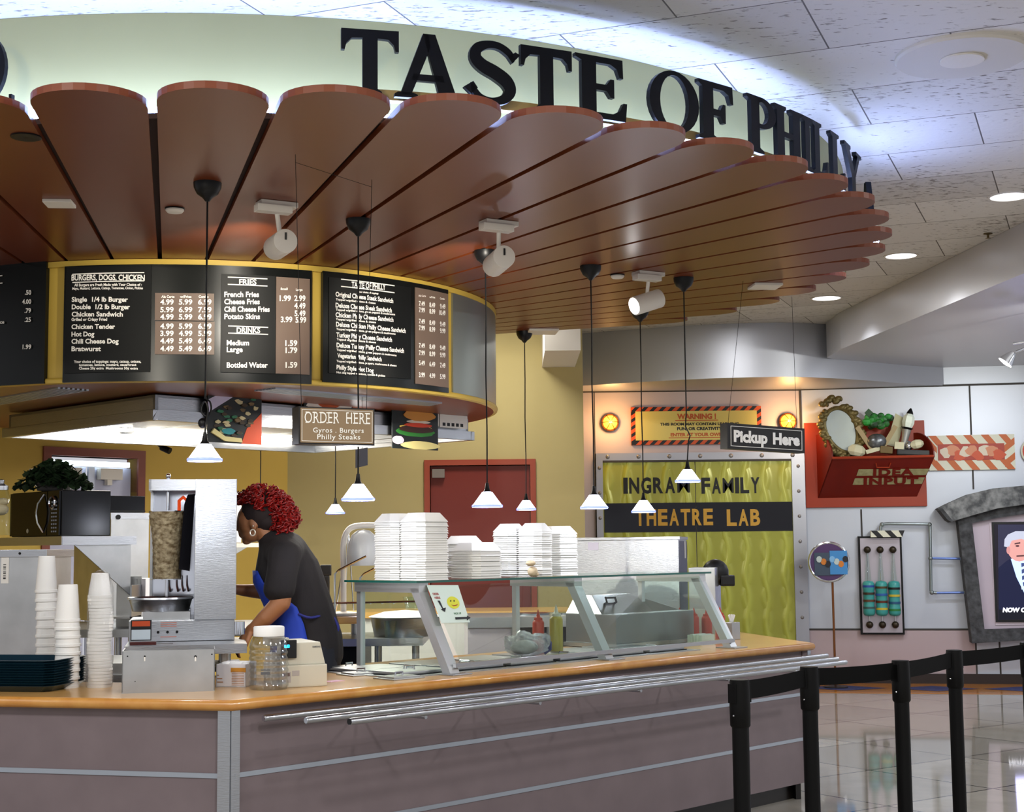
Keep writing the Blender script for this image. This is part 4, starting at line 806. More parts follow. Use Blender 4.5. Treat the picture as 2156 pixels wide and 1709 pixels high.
# crumpled clear bag
u = CF.px(1110, 1378, .42)[0]; t = thing('plastic_bag', 'crumpled clear plastic bag with a blue tie lying on the pan lids', 'bag', CF.pt(u, .42, CT + .02), CF.a)
mb = MB(); mb.ball((0, 0, .055), .13, .09, .055, n=40, m=24)
for i, v in enumerate(mb.v):
    k = 1 + .16 * math.sin(v.x * 70 + v.z * 90) * math.cos(v.y * 60 + v.x * 33) + random.uniform(-.05, .05); mb.v[i] = Vector((v.x * k, v.y * k, max(0, v.z * k)))
BAG = film('clear_plastic_film', '#e6e8ee', .38, .25, True); mb.build('film', BAG, t, smooth=True)
mb = MB(); mb.ball((-.02, 0, .045), .085, .05, .035); mb.build('lettuce', mat('pale_lettuce', '#cfd0bc', .7, noise=('#eceadb', 30, .2)), t, smooth=True)
mb = MB(); mb.tube([(.10, -.02, .09), (.13, -.03, .06), (.14, -.02, .03), (.12, 0, .01)], .012, 8); mb.build('tie', mat('blue_band', '#3c3f7c', .5), t, smooth=True)
# ================================================================== things on the left counter
def cl(px, py): u, n = CL.pz(px, py, CT); return u, n
# tray stack
uR_, nR_ = cl(103, 1457)
NAVYT = mat('dark_blue_tray', '#12303f', .3)
mb = MB(); w_, d_ = .46, .33
def trayring(i, z): return [(-w_ + i + .03, i, z), (-i - .03, i, z), (-i, i + .03, z), (-i, d_ - i - .03, z), (-i - .03, d_ - i, z), (-w_ + i + .03, d_ - i, z), (-w_ + i, d_ - i - .03, z), (-w_ + i, i + .03, z)]
R1, R2, R3, R4 = trayring(.03, 0), trayring(0, .024), trayring(.006, .025), trayring(.034, .004)
vs = R1 + R2 + R3 + R4; fs = [list(range(8))[::-1], list(range(24, 32))]
for k in range(3):
    for i in range(8): fs.append((k * 8 + i, k * 8 + (i + 1) % 8, (k + 1) * 8 + (i + 1) % 8, (k + 1) * 8 + i))
mb.add(vs, fs); tr = mb.build('food_tray', NAVYT, None, bevel=0)
for k in range(11):
    o = tr if k == 0 else tr.copy()
    if k: COL.objects.link(o)
    o.location = CL.pt(uR_ + .02 + random.uniform(-.001, .001), nR_ - .02, CT + k * .0098); o.rotation_euler = (0, 0, CL.a + .06 + random.uniform(-.004, .004))
    tag(o, 'dark blue food tray on top of the stack at the left' if k == 10 else 'dark blue food tray inside the stack at the left counter end', 'tray', 'stacked dark blue trays')
# cups
def cup_mesh(r0, r1, h):
    mb = MB(); mb.lathe([(.001, h), (r1 * .97, h), (r1, h - .004), (r0 - .003, .012), (r0, .010), (r0, 0), (r0 - .004, 0), (r1 - .004, h - .008), (.001, h - .008)], (0, 0, 0), 24); return mb
def cups(px, pyb, pyt, r0, r1, h, pitch, label, grp, nm='foam_cup', zoff=0):
    u, n = cl(px, pyb); p = CL.pt(u, n, CT); zt = YP(px, pyt, p.y).z; n_ = max(2, round((zt - h - CT) / pitch) + 1); pr = None; pitch = (zt - h - CT) / (n_ - 1)
    for k in range(n_):
        if pr is None: pr = o = cup_mesh(r0, r1, h).build(nm, FOAM2, None, smooth=True, ang=50)
        else: o = pr.copy(); COL.objects.link(o)
        j = .0012; o.location = (p.x + random.uniform(-j, j) + .004 * math.sin(k * .4), p.y + random.uniform(-j, j), CT + k * pitch)
        tag(o, label[0] if k == n_ - 1 else label[1], 'cup', grp)
    return p, zt
cups(95, 1435, 1170, .047, .034, .155, .036, ('upside down white foam cup topping the tallest stack behind the trays', 'white foam cup nested in the tallest stack behind the blue trays'), 'tall stack of foam cups')
cups(139, 1447, 1230, .052, .038, .150, .0335, ('upside down white foam cup topping the middle stack beside the trays', 'white foam cup nested in the middle stack beside the trays'), 'middle stack of foam cups')
p, zt = cups(209, 1446, 1206, .048, .034, .10, .0135, ('topmost white cup of the bagged stack next to the steel box', 'white cup inside the bagged stack next to the steel box'), 'bagged stack of cups')
mb = MB(); prof = [(.050, .0), (.056, .03), (.051, .07), (.053, .12), (.0505, .2), (.051, .3), (.0505, .38), (.050, zt - CT - .06), (.036, zt - CT - .005), (.012, zt - CT + .012), (.001, zt - CT + .008)]
mb.lathe(prof, (0, 0, 0), 30)
for i, v in enumerate(mb.v): mb.v[i] = v + Vector((.002 * math.sin(v.z * 130 + i), .002 * math.cos(v.z * 90 + i * 2), 0))
o = mb.build('plastic_sleeve', film('thin_film', '#fbfbfb', .10, .2, True), None, smooth=True); o.location = p; tag(o, 'clear plastic sleeve wrapped round the cup stack by the steel box', 'plastic sleeve')
# steel box on the counter
u0, n0 = cl(256, 1460); u1, _ = CL.px(452, 1458, n0); h = CL.px(300, 1371, n0)[1] - CT
FX = Fr(CL.pt(u0, n0, CT)[:2], math.radians(12)); L_ = FX.px(452, 1458)[0]
t = thing('steel_box', 'open topped steel box with keyhole slots on the counter', 'box', CL.pt(u0, n0, CT), FX.a)
mb = MB(); w_ = .004; d_ = .2; mb.box(0, 0, .004, L_, w_, h); mb.box(0, d_ - w_, .004, L_, d_, h - .01); mb.box(0, 0, .004, w_, d_, h); mb.box(L_ - w_, 0, .004, L_, d_, h); mb.box(0, 0, .0, L_, d_, .004); mb.build('shell', STEEL2, t)
mb = MB()
for x, z, r in ((.02, h - .02, .003), (.085, h - .022, .004), (L_ - .075, h - .028, .006), (L_ - .012, h - .02, .003), (.05, .045, .002)): mb.cyl((x, -.001, z), (x, 0, z), r, n=10); 
mb.build('hole', BLACKM, t)
mb = MB(); mb.box(L_ - .078, -.0012, h - .045, L_ - .072, 0, h - .028); mb.box(.083, -.0012, h - .04, .087, 0, h - .024); mb.build('slot', TXT, t)
# carton of packets
u0, n0 = cl(455, 1446); u1, _ = CL.px(515, 1452, n0); h = CL.px(470, 1398, n0)[1] - CT; CARD = mat('white_card', '#e3e2e6', .6)
t = thing('carton', 'open white carton with orange print holding wrapped packets', 'carton', CL.pt(u0, n0, CT), CL.a + .05); L_ = .125; d_ = .12
mb = MB(); w_ = .003; mb.box(0, 0, 0, L_, w_, h); mb.box(0, d_ - w_, 0, L_, d_, h + .005); mb.box(0, 0, 0, w_, d_, h); mb.box(L_ - w_, 0, 0, L_, d_, h); mb.box(0, 0, 0, L_, d_, .004); mb.build('box_wall', CARD, t)
mb = MB(); mb.box(.062, -.001, h - .032, L_, 0, h - .014); mb.build('orange_label', mat('orange_print', '#c98a2c', .6), t)
mb = MB()
for k in range(9): mb.box(.066, -.001, .008 + k * .0065, .118, 0, .0105 + k * .0065)
for x0, x1, z in ((.004, .012, .045), (.004, .026, .032), (.004, .03, .018)): mb.box(x0, -.001, z, x1, 0, z + .004)
mb.build('printed_lines', mat('faint_print', '#b58a68', .6), t)
for k in range(5):
    mb = MB(); mb.ball((.02 + k * .022, .05 + .02 * (k % 2), h - .004), .02, .03, .012, R=Matrix.Rotation(k * .8, 3, 'Z')); mb.build('packet', FOAM, t, smooth=True)
# big clear jar with white lid
u, n = cl(557, 1452); t = thing('plastic_jar', 'big clear ribbed plastic jar with white screw lid by the register', 'jar', CL.pt(u, n + .04, CT)); R_ = .078; H_ = YP(557, 1318, CL.pt(u, n + .04, 0).y).z - CT
prof = [(.001, .001), (R_ * .93, .001), (R_, .012)]; hj = H_ - .045
for k in range(6): z = .03 + k * (hj - .06) / 6; prof += [(R_, z), (R_ * .955, z + .006), (R_ * .955, z + .010), (R_, z + .016)]
prof += [(R_ * .98, hj - .025), (R_ * .85, hj), (R_ * .74, hj + .012)]
JAR = film('clear_jar_plastic', '#f6f7f8', .10, .08); mb = MB(); mb.lathe(prof, (0, 0, 0), 40); mb.lathe([(r * .97, z + .002) for r, z in prof], (0, 0, 0), 40); mb.build('jar_body', JAR, t, smooth=True)
mb = MB(); mb.lathe([(.001, H_), (R_ * .74, H_), (R_ * .78, H_ - .004), (R_ * .78, hj + .006), (R_ * .74, hj + .006)], (0, 0, 0), 40); mb.build('lid', FOAM, t, smooth=True, ang=40)
mb = MB(); mb.box(-.018, -R_ - .001, .062, .018, -R_ + .006, .072); mb.box(-.018, -R_ - .001, .078, .018, -R_ + .006, .082); mb.build('printed_band', mat('grey_print', '#5b5e62', .5), t)
# register
REG = mat('beige_register', '#cfccbb', .5)
u0, n0 = CF.pz(597, 1449, CT); FR = Fr(CF.pt(u0, n0, 0)[:2], math.radians(24)); uR2 = FR.px(690, 1440)[0]; h1 = FR.px(640, 1400)[1] - CT; h2 = FR.px(640, 1353)[1] - CT
t = thing('cash_register', 'beige cash register with a small glowing blue customer display', 'cash register', FR.pt(0, .02, CT), FR.a); L_ = uR2; d_ = .30
mb = MB(); mb.box(0, 0, 0, L_ + .004, d_, h1); mb.build('drawer_housing', REG, t, bevel=.006)
mb = MB(); mb.slab([(.0, h1), (L_, h1), (L_ - .022, h2), (.052, h2), (.052, h1 + .035), (0, h1 + .035)], .012, d_ - .02); mb.build('printer_housing', REG, t, bevel=.005)
mb = MB(); mb.box(-.03, .06, h2 - .015, .045, .2, h2 + .018); mb.build('display_pod', REG, t, bevel=.006)
mb = MB(); mb.box(-.005, -.004, h1 + .028, .058, .012, h2 + .012); dsp = mb.build('display', BLACKP, t, bevel=.003)
mb = MB(); put_text(mb, '0.00', .006, .028, h2 - .018, h2 - .018, .012, lambda x, z: (x, -.0055, z), bold=.03); mb.build('digits', mat('cyan_digits', '#18b6ff', .5, emit='#18b6ff', es=6), dsp, weld=False)
mb = MB(); put_text(mb, 'SAMSUNG', L_ - .055, L_ - .022, h2 - .022, h2 - .022, .006, lambda x, z: (x, .010, z), bold=.03); mb.build('maker_lettering', mat('grey_print', '#5b5e62', .5), t, weld=False)
mb = MB(); mb.box(.0, -.001, .02, .035, 0, .062); mb.box(.04, -.001, .045, .07, 0, .066); mb.build('sticker', mat('label_grey', '#b4aeaa', .5), t)
mb = MB(); mb.box(.004, -.002, .045, .030, -.001, .058); mb.build('sticker_print', mat('brown_print', '#6a5450', .5), t)
u, n = CF.pz(703, 1434, CT); mb = MB(); mb.box(-.04, -.025, 0, .04, .025, .002); o = mb.build('paper_slip', mat('pink_paper', '#e6bcd0', .7), None); o.location = CF.pt(u, n, CT); o.rotation_euler = (0, 0, .9); tag(o, 'pink paper slip lying on the counter beside the register', 'paper')
# ================================================================== kitchen behind the counter
def site(px0, px1, pyt, pyb, y, ang=0.0):
    """frame with its origin at the lower left pixel, at depth y; returns frame, width, z0, height"""
    a = YP(px0, pyb, y); fr = Fr((a.x, a.y), math.radians(ang)); w = fr.px(px1, pyb)[0]; return fr, w, a.z, fr.px(px0, pyt)[1] - a.z
def unit(name, label, cat, fr, z, group=None): return thing(name, label, cat, fr.pt(0, 0, z), fr.a, group)
def B(parent, nm, m, *bs, bevel=0, smooth=False):
    mb = MB()
    for b in bs: mb.box(*b)
    return mb.build(nm, m, parent, bevel=bevel, smooth=smooth)
# microwave on the wall shelf: the door end faces the left of the photo
a = YP(128, 1133, 7.6); FM = Fr((a.x, a.y), math.radians(44)); mw = FM.px(232, 1133)[0]; ml = FM.pu(24, 1133, 0)[0]; mh = FM.px(129, 1031)[1] - a.z
t = thing('microwave', 'black microwave oven with silver oval dial on the steel wall shelf', 'microwave', FM.pt(0, 0, a.z + .012), FM.a); GLOSSB = mat('gloss_black', '#050508', .15, spec=.3)
B(t, 'body', GLOSSB, (0, 0, 0, mw, ml, mh - .012), bevel=.005)
B(t, 'door', mat('dark_door_glass', '#0a0706', .1, spec=.25), (-.012, ml * .24, .004, 0, ml - .004, mh - .016))
mb = MB(); mb.tube([(-.014, ml * .30, .02), (-.038, ml * .33, .07), (-.046, ml * .335, mh * .5), (-.038, ml * .33, mh - .08), (-.014, ml * .29, mh - .03)], .005, 8); mb.build('door_handle', CHROME, t, smooth=True)
B(t, 'control_panel', GLOSSB, (-.010, .006, .004, 0, ml * .235, mh - .016))
mb = MB(); mb.lathe([(.030, 0), (.036, .006), (.030, .012), (.026, .006), (.030, 0)], (-.012, ml * .12, mh - .075), 24, ax=(-1, 0, 0)); mb.build('dial_ring', CHROME, t, smooth=True)
mb = MB()
for r in range(9):
    for c_ in range(3): mb.box(-.0125, ml * .05 + c_ * .022, .02 + r * .019, -.011, ml * .05 + c_ * .022 + .013, .02 + r * .019 + .008)
mb.build('key_pad', mat('key_grey', '#8c8f96', .5), t)
mb = MB(); mb.cyl((-.0125, ml * .62, .03), (-.0135, ml * .62, .03), .012, n=18); mb.build('round_badge', ALU, t)
t = thing('wall_shelf', 'steel wall shelf carrying the microwave and the glass jar', 'shelf', FM.pt(0, 0, a.z), FM.a)
B(t, 'shelf_top', STEEL, (-.02, -.06, -.006, mw + .12, 1.1, .010)); B(t, 'front_lip', STEEL, (-.022, -.062, -.035, mw + .12, -.058, .010), (-.026, -.06, -.035, -.02, 1.1, .010))
mb = MB(); mb.add([(mw + .1, -.04, -.006), (.02, -.04, -.006), (mw + .1, -.04, -.30), (mw + .1, -.03, -.006), (.02, -.03, -.006), (mw + .1, -.03, -.30)], [(0, 1, 2), (5, 4, 3), (0, 3, 4, 1), (1, 4, 5, 2), (2, 5, 3, 0)]); mb.build('bracket', STEEL2, t)
# plant on top
t = thing('house_plant', 'dark leafy plant standing on top of the black microwave', 'plant', FM.pt(mw * .35, ml * .5, a.z + mh + .004)); mb = MB()
B(t, 'pot', mat('dark_pot', '#1c1714', .6), (-.07, -.07, 0, .07, .07, .05), bevel=.01)
for k in range(520):
    th = random.uniform(0, 2 * PI); r = random.uniform(.02, .19) ; zz = max(.012, .16 * (1 - (r / .21) ** 2) * random.uniform(.35, 1.05)) ; c_ = Vector((r * math.cos(th) * 1.05, r * math.sin(th) * .7, zz)); s_ = random.uniform(.020, .034)
    R_ = Matrix.Rotation(random.uniform(0, 6.3), 3, 'Z') @ Matrix.Rotation(random.uniform(-.9, .9), 3, 'X')
    mb.add([c_ + R_ @ Vector(p) * s_ for p in ((0, -1, 0), (.7, -.3, .1), (.55, .5, .05), (0, 1.1, -.1), (-.55, .5, .05), (-.7, -.3, .1))], [(0, 1, 2, 3), (0, 3, 4, 5)])
mb.build('foliage', mat('dark_leaf', '#1b2a1a', .45, noise=('#2b3f26', 20, .2)), t, weld=False)
# black box on the steel cabinet, cabinet
fr, w, z, h = site(232, 312, 1079, 1216, 8.4, 40)
t = unit('steel_cabinet', 'tall steel cabinet block behind the gyro machine at the left', 'cabinet', fr, z - .25); B(t, 'carcass', STEEL2, (0, 0, 0, w, .5, h + .24)); B(t, 'top_band', STEEL, (-.004, -.004, h + .215, w + .004, .5, h + .25))
mb = MB(); mb.cyl((.04, -.01, h + .225), (.04, -.004, h + .225), .014, n=14); mb.build('round_lock', BLACKM, t)
zt = z + h + .002; fr2, w2, _, h2 = site(226, 306, 1044, 1079, 8.5, 40)
t = thing('steam_oven', 'low black glossy oven on the steel cabinet behind the microwave', 'oven', fr.pt(-.02, .02, zt), fr.a); B(t, 'body', GLOSSB, (0, 0, 0, w2, .4, h2), bevel=.005); B(t, 'front_trim', BLACKM, (.0, -.006, .004, w2, 0, .012))
# sheet of cartons and pans below
fr, w, z, h = site(276, 306, 1218, 1262, 7.9, 0); t = unit('white_carton', 'small white carton beside the gyro machine on the steel bench', 'carton', fr, z); B(t, 'box_wall', CARD, (0, 0, 0, w, .15, h))
fr, w, z, h = site(222, 276, 1215, 1340, 7.7, 0); t = unit('steel_bin', 'open fronted steel bin on the bench left of the gyro machine', 'bin', fr, z)
B(t, 'back', STEEL2, (0, .2, 0, w, .21, h)); B(t, 'side', STEEL, (w - .008, 0, 0, w, .2, h * .86)); B(t, 'tray', STEEL2, (0, 0, h * .30, w, .2, h * .33)); B(t, 'base', STEEL2, (0, 0, 0, w, .2, .01))
fr, w, z, h = site(-120, 600, 1330, 1345, 7.6, 0); t = unit('work_bench', 'long steel work bench behind the cups and gyro machine', 'bench', fr, 0)
B(t, 'bench_top', STEEL, (0, 0, z, w, .9, z + .04)); B(t, 'under_shelf', STEEL2, (0, .1, .3, w, .9, .33)); 
for x in (.05, w * .5, w - .05): mb = MB(); mb.cyl((x, .08, 0), (x, .08, z), .02, n=12); mb.build('leg', STEEL, t, smooth=True)
# left steel dispenser with barcode
fr, w, z, h = site(-90, 95, 1160, 1400, 6.75, 0); t = unit('drink_dispenser', 'tall steel dispenser body with barcode sticker behind the cups', 'dispenser', fr, CT if z < CT else z)
z_ = 0; B(t, 'body', STEEL2, (0, 0, 0, w - .01, .4, h), bevel=.003); B(t, 'top_cap', STEEL, (-.004, -.006, h - .03, w, .41, h + .004), bevel=.002)
u_, zz = fr.px(2, 1228); zz -= z; B(t, 'barcode_sticker', mat('sticker_white', '#e6e4dc', .6), (u_, -.002, zz, u_ + .035, 0, zz + .12))
mb = MB()
for k in range(9): mb.box(u_ + .010, -.003, zz + .02 + k * .008, u_ + .022, -.002, zz + .02 + k * .008 + (.003 if k % 3 else .005))
mb.build('barcode', INK, t); mb = MB(); mb.cyl((u_ + .085, -.008, h - .013), (u_ + .085, -.006, h - .013), .006, n=12); mb.build('screw', BLACKM, t)
fr, w, z, h = site(-60, 400, 1392, 1400, 6.72, 0); t = unit('under_counter_fridge', 'steel under counter unit carrying the tall dispenser', 'cabinet', fr, 0); B(t, 'carcass', STEEL2, (0, .02, .1, w, .55, z)); B(t, 'door', STEEL, (.02, .0, .14, w * .48, .02, z - .05), (w * .5, .0, .14, w - .02, .02, z - .05))
mb = MB(); mb.tube([(w * .45, -.0, z - .1), (w * .45, -.03, z - .1), (w * .45, -.03, z - .3), (w * .45, 0, z - .3)], .008, 8); mb.build('door_handle', CHROME, t, smooth=True)
# jar on the shelf
p = YP(0, 1131, 7.55); t = thing('glass_jar', 'clear glass jar of rolls at the far left of the shelf', 'jar', (p.x, p.y, p.z + .012)); mb = MB(); mb.lathe([(.001, 0), (.05, 0), (.052, .02), (.052, .18), (.04, .21), (.034, .23), (.001, .23)], (0, 0, 0), 24); mb.build('jar_body', PANE, t, smooth=True)
mb = MB(); mb.ball((0, 0, .13), .04, .04, .03); mb.ball((.01, 0, .17), .03, .03, .02); mb.build('roll', mat('bread_roll', '#c9a878', .8), t, smooth=True)
mb = MB(); mb.lathe([(.036, .23), (.036, .25), (.014, .262), (.016, .28), (.001, .286)], (0, 0, 0), 20); mb.build('lid', STEEL, t, smooth=True)
# ---- gyro machine on its stand
GY = 6.55; fr, w, z, h = site(270, 494, 1008, 1352, GY, 12)
t = unit('gyro_machine', 'tall steel vertical broiler with drip pan and open front', 'broiler', fr, z); k_ = w / 224.0   # metres per pixel
def gx(px): return fr.px(px, 1300)[0]
def gz(py, px=380): return fr.px(px, py)[1] - z
D_ = .42; cx0_ = gx(409)
B(t, 'base_box', STEEL, (0, .02, 0, w, D_, gz(1305)), bevel=.004)
B(t, 'column', STEEL, (cx0_, 0, gz(1305), w + .005, D_ - .02, h), bevel=.003)
B(t, 'back_wall', CHROME, (gx(309), D_ - .03, gz(1305), cx0_, D_ - .015, h - .01))
B(t, 'roof', STEEL, (gx(309), .03, h - .012, cx0_, D_ - .01, h), (gx(309), .03, h - .05, gx(309) + .012, D_, h), (gx(309), .03, h - .05, cx0_, .04, h - .012))
B(t, 'side_frame', STEEL, (gx(309), D_ - .1, gz(1305), gx(309) + .012, D_ - .02, h - .02))
mb = MB(); sx = gx(349); cy_ = .17; r_ = (gx(404) - gx(268)) / 2; mb.lathe([(.01, gz(1288)), (r_ * .9, gz(1288)), (r_, gz(1264)), (r_ + .008, gz(1262)), (r_ + .006, gz(1258)), (r_ - .006, gz(1262)), (r_ * .86, gz(1283)), (.01, gz(1283))], (gx(336), cy_, 0), 40); mb.build('drip_pan', STEEL, t, smooth=True, ang=50)
B(t, 'pan_support', STEEL2, (gx(300), .05, gz(1305), gx(400), .3, gz(1288)))
mb = MB(); mb.cyl((sx, cy_, gz(1275)), (sx, cy_, gz(1000)), .008, n=14); mb.ball((sx, cy_, gz(998)), .012); mb.lathe([(.03, 0), (.035, .006), (.02, .012), (.001, .014)], (sx, cy_, gz(1272)), 18); mb.box(sx - .04, cy_ - .012, gz(1009), sx + .03, cy_ + .012, gz(1006)); mb.build('spit', CHROME, t, smooth=True)
mb = MB(); mb.add([(gx(398), .1, gz(1203)), (gx(375), .04, gz(1198)), (gx(385), .04, gz(1060)), (gx(392), .05, gz(1040)), (gx(408), .1, gz(1038)), (gx(398), .11, gz(1203)), (gx(375), .05, gz(1198)), (gx(385), .05, gz(1060)), (gx(392), .06, gz(1040)), (gx(408), .11, gz(1038))], [(0, 1, 2, 3, 4), (9, 8, 7, 6, 5), (0, 5, 6, 1), (1, 6, 7, 2), (2, 7, 8, 3), (3, 8, 9, 4), (4, 9, 5, 0)]); mb.build('heat_shield', mat('dark_steel_shield', '#3b3a42', .35, .8), t)
mb = MB(); mb.tube([(gx(372), D_ - .04, gz(1075)), (gx(372), D_ - .05, gz(1048)), (gx(381), D_ - .05, gz(1040)), (gx(390), D_ - .05, gz(1048)), (gx(390), D_ - .04, gz(1075))], .008, 8); mb.build('heating_element', mat('element_glow', '#b0401c', .5, emit='#d8481c', es=.8), t, smooth=True)
for px in (351, 368, 380, 391): mb = MB(); mb.tube([(gx(px), D_ - .06, gz(1215)), (gx(px) + .002, D_ - .08, gz(1236)), (gx(px) + .008, D_ - .10, gz(1248)), (gx(px) + .016, D_ - .11, gz(1246))], .005, 6); mb.build('pipe', CHROME, t, smooth=True)
lp = B(t, 'maker_plate', BLACKP, (gx(275), .017, gz(1347), gx(319), .021, gz(1302) - .004)); B(lp, 'orange_field', mat('orange_plate', '#c2491c', .5), (gx(278), .0155, gz(1317), gx(316), .017, gz(1306))); B(lp, 'pale_field', mat('pale_plate', '#c9d6de', .5), (gx(277), .0155, gz(1345), gx(317), .017, gz(1324)))
mb = MB(); 
for row in range(3): mb.box(gx(338), .018, gz(1311 + row * 4), gx(372), .02, gz(1309.4 + row * 4))
mb.box(gx(338), .018, gz(1341), gx(372), .02, gz(1339.5)); mb.build('warning_print', mat('warning_red_print', '#c07a6a', .6), t)
for px in (333, 353, 373): mb = MB(); mb.cyl((gx(px), .02, gz(1330)), (gx(px), .008, gz(1330)), .006, n=12); mb.build('knob', BLACKM, t, smooth=True)
# the meat cone
gm = fr.pt(sx, cy_, z + gz(1219)); H_ = gz(1075) - gz(1219); t2 = thing('gyro_meat', 'cone of layered gyro meat on the vertical spit', 'meat', gm); mb = MB(); prof = []
rt = .56 * (gx(386) - gx(312)); rb = .56 * (gx(371) - gx(317))
for i in range(31): s_ = i / 30; prof.append(((rb + (rt - rb) * s_) * (1 + .02 * math.sin(i * 2.1)) * (1 - .1 * math.sin(s_ * PI)), H_ * s_))
mb.lathe([(.01, 0)] + prof + [(.01, H_)], (0, 0, 0), 48)
for i, v in enumerate(mb.v):
    k = 1 + random.uniform(-.025, .025); mb.v[i] = Vector((v.x * k, v.y * k, v.z))
mb.build('meat_body', mat('gyro_meat_brown', '#5e4a2a', .6, noise=('#b5a888', 42, .2, (1, 1, 1.6)), bump=(60, 1.0)), t2, smooth=True, ang=60)
mb = MB(); mb.cyl((0, 0, H_), (0, 0, H_ + .004), rt * .99, n=40); mb.cyl((0, 0, -.004), (0, 0, 0), rb * 1.15, n=40); mb.build('end_disc', CHROME, t2)
# stand under the machine
fs, ws, zs_, hs = site(262, 520, 1346, 1366, 6.3, 12); zs_ = z - hs - .002; t = unit('machine_stand', 'steel stand with legs under the gyro machine', 'stand', fs, 0)
B(t, 'stand_top', STEEL, (0, .0, zs_, ws, .5, zs_ + hs)); B(t, 'dark_shelf', BLACKM, (.02, .05, zs_ - .08, ws - .02, .48, zs_ - .06))
for x, y in ((.06, .08), (ws - .09, .08), (.06, .44), (ws - .09, .44)): mb = MB(); mb.cyl((x, y, 0), (x, y, zs_), .024, n=14); mb.build('leg', STEEL2, t, smooth=True)
fr, w, z, h = site(277, 330, 1358, 1362, 6.25, 12); t = thing('steel_tongs', 'dark red handled knife lying on the stand below the gyro machine', 'knife', fs.pt(.02, .03, zs_ + hs + .002), fs.a); B(t, 'handle', mat('dark_red_handle', '#4a1410', .4), (0, 0, 0, .11, .02, .014), bevel=.003); B(t, 'blade', CHROME, (.11, .004, .003, .18, .018, .006))
t['category'] = 'knife'; t.name = 'knife'
# canister
p = YP(504, 1335, 6.5); t = thing('steel_canister', 'small shiny steel canister on the stand by the cook', 'canister', p); r = .5 * 22 / FOC * 6.5; mb = MB(); mb.lathe([(.001, 0), (r, 0), (r, .055), (r * .94, .055), (r * .94, .02), (.001, .02)], (0, 0, 0), 24); mb.build('can_body', CHROME, t, smooth=True, ang=40)
mb = MB(); mb.cyl((0, 0, .03), (0, 0, .052), r * .93, n=20); mb.build('contents', mat('cream_contents', '#e2d2a8', .6), t)
p2 = fs.pt(ws - .02, .1, 0)
# ---- wall things behind the cook
fr, w, z, h = site(495, 548, 1143, 1152, 8.9, 0); t = unit('wall_shelf', 'narrow white wall shelf behind the head of the cook', 'shelf', fr, z); B(t, 'board', WHITEM, (-.3, 0, 0, w, .3, h)); 
mb = MB(); mb.add([(-.2, 0, 0), (w - .08, 0, 0), (-.2, 0, -.16), (-.2, .02, 0), (w - .08, .02, 0), (-.2, .02, -.16)], [(0, 2, 1), (3, 4, 5), (0, 1, 4, 3), (1, 2, 5, 4), (2, 0, 3, 5)]); mb.build('bracket', STEEL2, t)
fr, w, z, h = site(470, 507, 1036, 1142, 8.95, 0); t = unit('notice_paper', 'pale paper sheet pinned behind the face of the cook', 'paper', fr, z); B(t, 'sheet', CARD, (0, 0, 0, w, .01, h))
p = YP(346, 944, 10.5); t = thing('security_camera', 'small black camera on the yellow wall under the hood', 'camera', p); mb = MB(); mb.cyl((-.045, .0, .03), (-.01, 0, .005), .012, n=10); mb.build('mount', BLACKM, t, smooth=True); mb = MB(); mb.cyl((-.02, 0, .01), (.045, -.02, -.02), .024, n=16); mb.build('camera_body', BLACKM, t, smooth=True)
q = FL.px(335, 935)
# dark hanging tag below the hood
p = YP(762, 985, 7.9); t = thing('hanging_tag', 'small dark blue tag hanging behind the pendant lamp cord', 'tag', p); mb = MB(); mb.add([(-.035, 0, 0), (.03, 0, .015), (.03, 0, .11), (-.035, 0, .10), (-.035, .012, 0), (.03, .012, .015), (.03, .012, .11), (-.035, .012, .10)], [(0, 1, 2, 3), (7, 6, 5, 4), (0, 4, 5, 1), (1, 5, 6, 2), (2, 6, 7, 3), (3, 7, 4, 0)]); mb.build('plate', mat('dark_blue_tag', '#1b1c2e', .4), t)
mb = MB(); hz2 = ZP(326, 885, hz).z; mb.tube([(0, .006, .105), (0, .006, DZ0 - p.z - .0)], .0015, 5); mb.build('string', BLACKM, t)
# ---- posters on the hood
def poster(label, x0, y0, x1, y1, n=-.05):
    ua, za = FH.px(x0, y1, n); ub, zb2 = FH.px(x1, y0, n); t = thing('food_poster', label, 'poster', FH.pt(ua, n, za), FH.a, 'food posters on the hood'); B(t, 'sheet', mat('poster_black', '#0b1210', .4), (0, 0, 0, ub - ua, .006, zb2 - za)); return t, ub - ua, zb2 - za
def blob(t, nm, m, pts, y=-.0015): mb = MB(); mb.slab(pts, y, 0); return mb.build(nm, m, t)
t, w, h = poster('photo poster of a gyro wrap on the hood behind the knotted cord', 437, 828, 551, 930)
def rnd(cx_, cz_, rx, rz, n=16, j=.12): return [(cx_ + rx * math.cos(a) * (1 + random.uniform(-j, j)), cz_ + rz * math.sin(a) * (1 + random.uniform(-j, j))) for a in [2 * PI * i / n for i in range(n)]]
blob(t, 'wrap_paper', mat('poster_lilac', '#c9c3dc', .5), [(0, h * .55), (w * .45, h * .88), (w * .55, h * .97), (w * .32, h * .99), (.0, h * .8)])
blob(t, 'tomato', mat('poster_orange', '#d84a12', .5), [(w * .62, 0), (w, 0), (w, h * .62), (w * .9, h * .5), (w * .72, h * .3)])
for k in range(46):
    cx_, cz_ = random.uniform(.1, .88), random.uniform(.12, .9)
    if abs(cz_ - (.1 + cx_ * .75)) > .34: continue
    blob(t, 'meat_piece', mat(('poster_meat', 'poster_meat_dark', 'poster_onion', 'poster_leaf')[k % 4], ('#6e5a3a', '#3a2c1a', '#c9bd92', '#2a6a4a')[k % 4], .6), rnd(w * cx_, h * cz_, w * .055, h * .035, 9, .3), -.002 - .0002 * k)
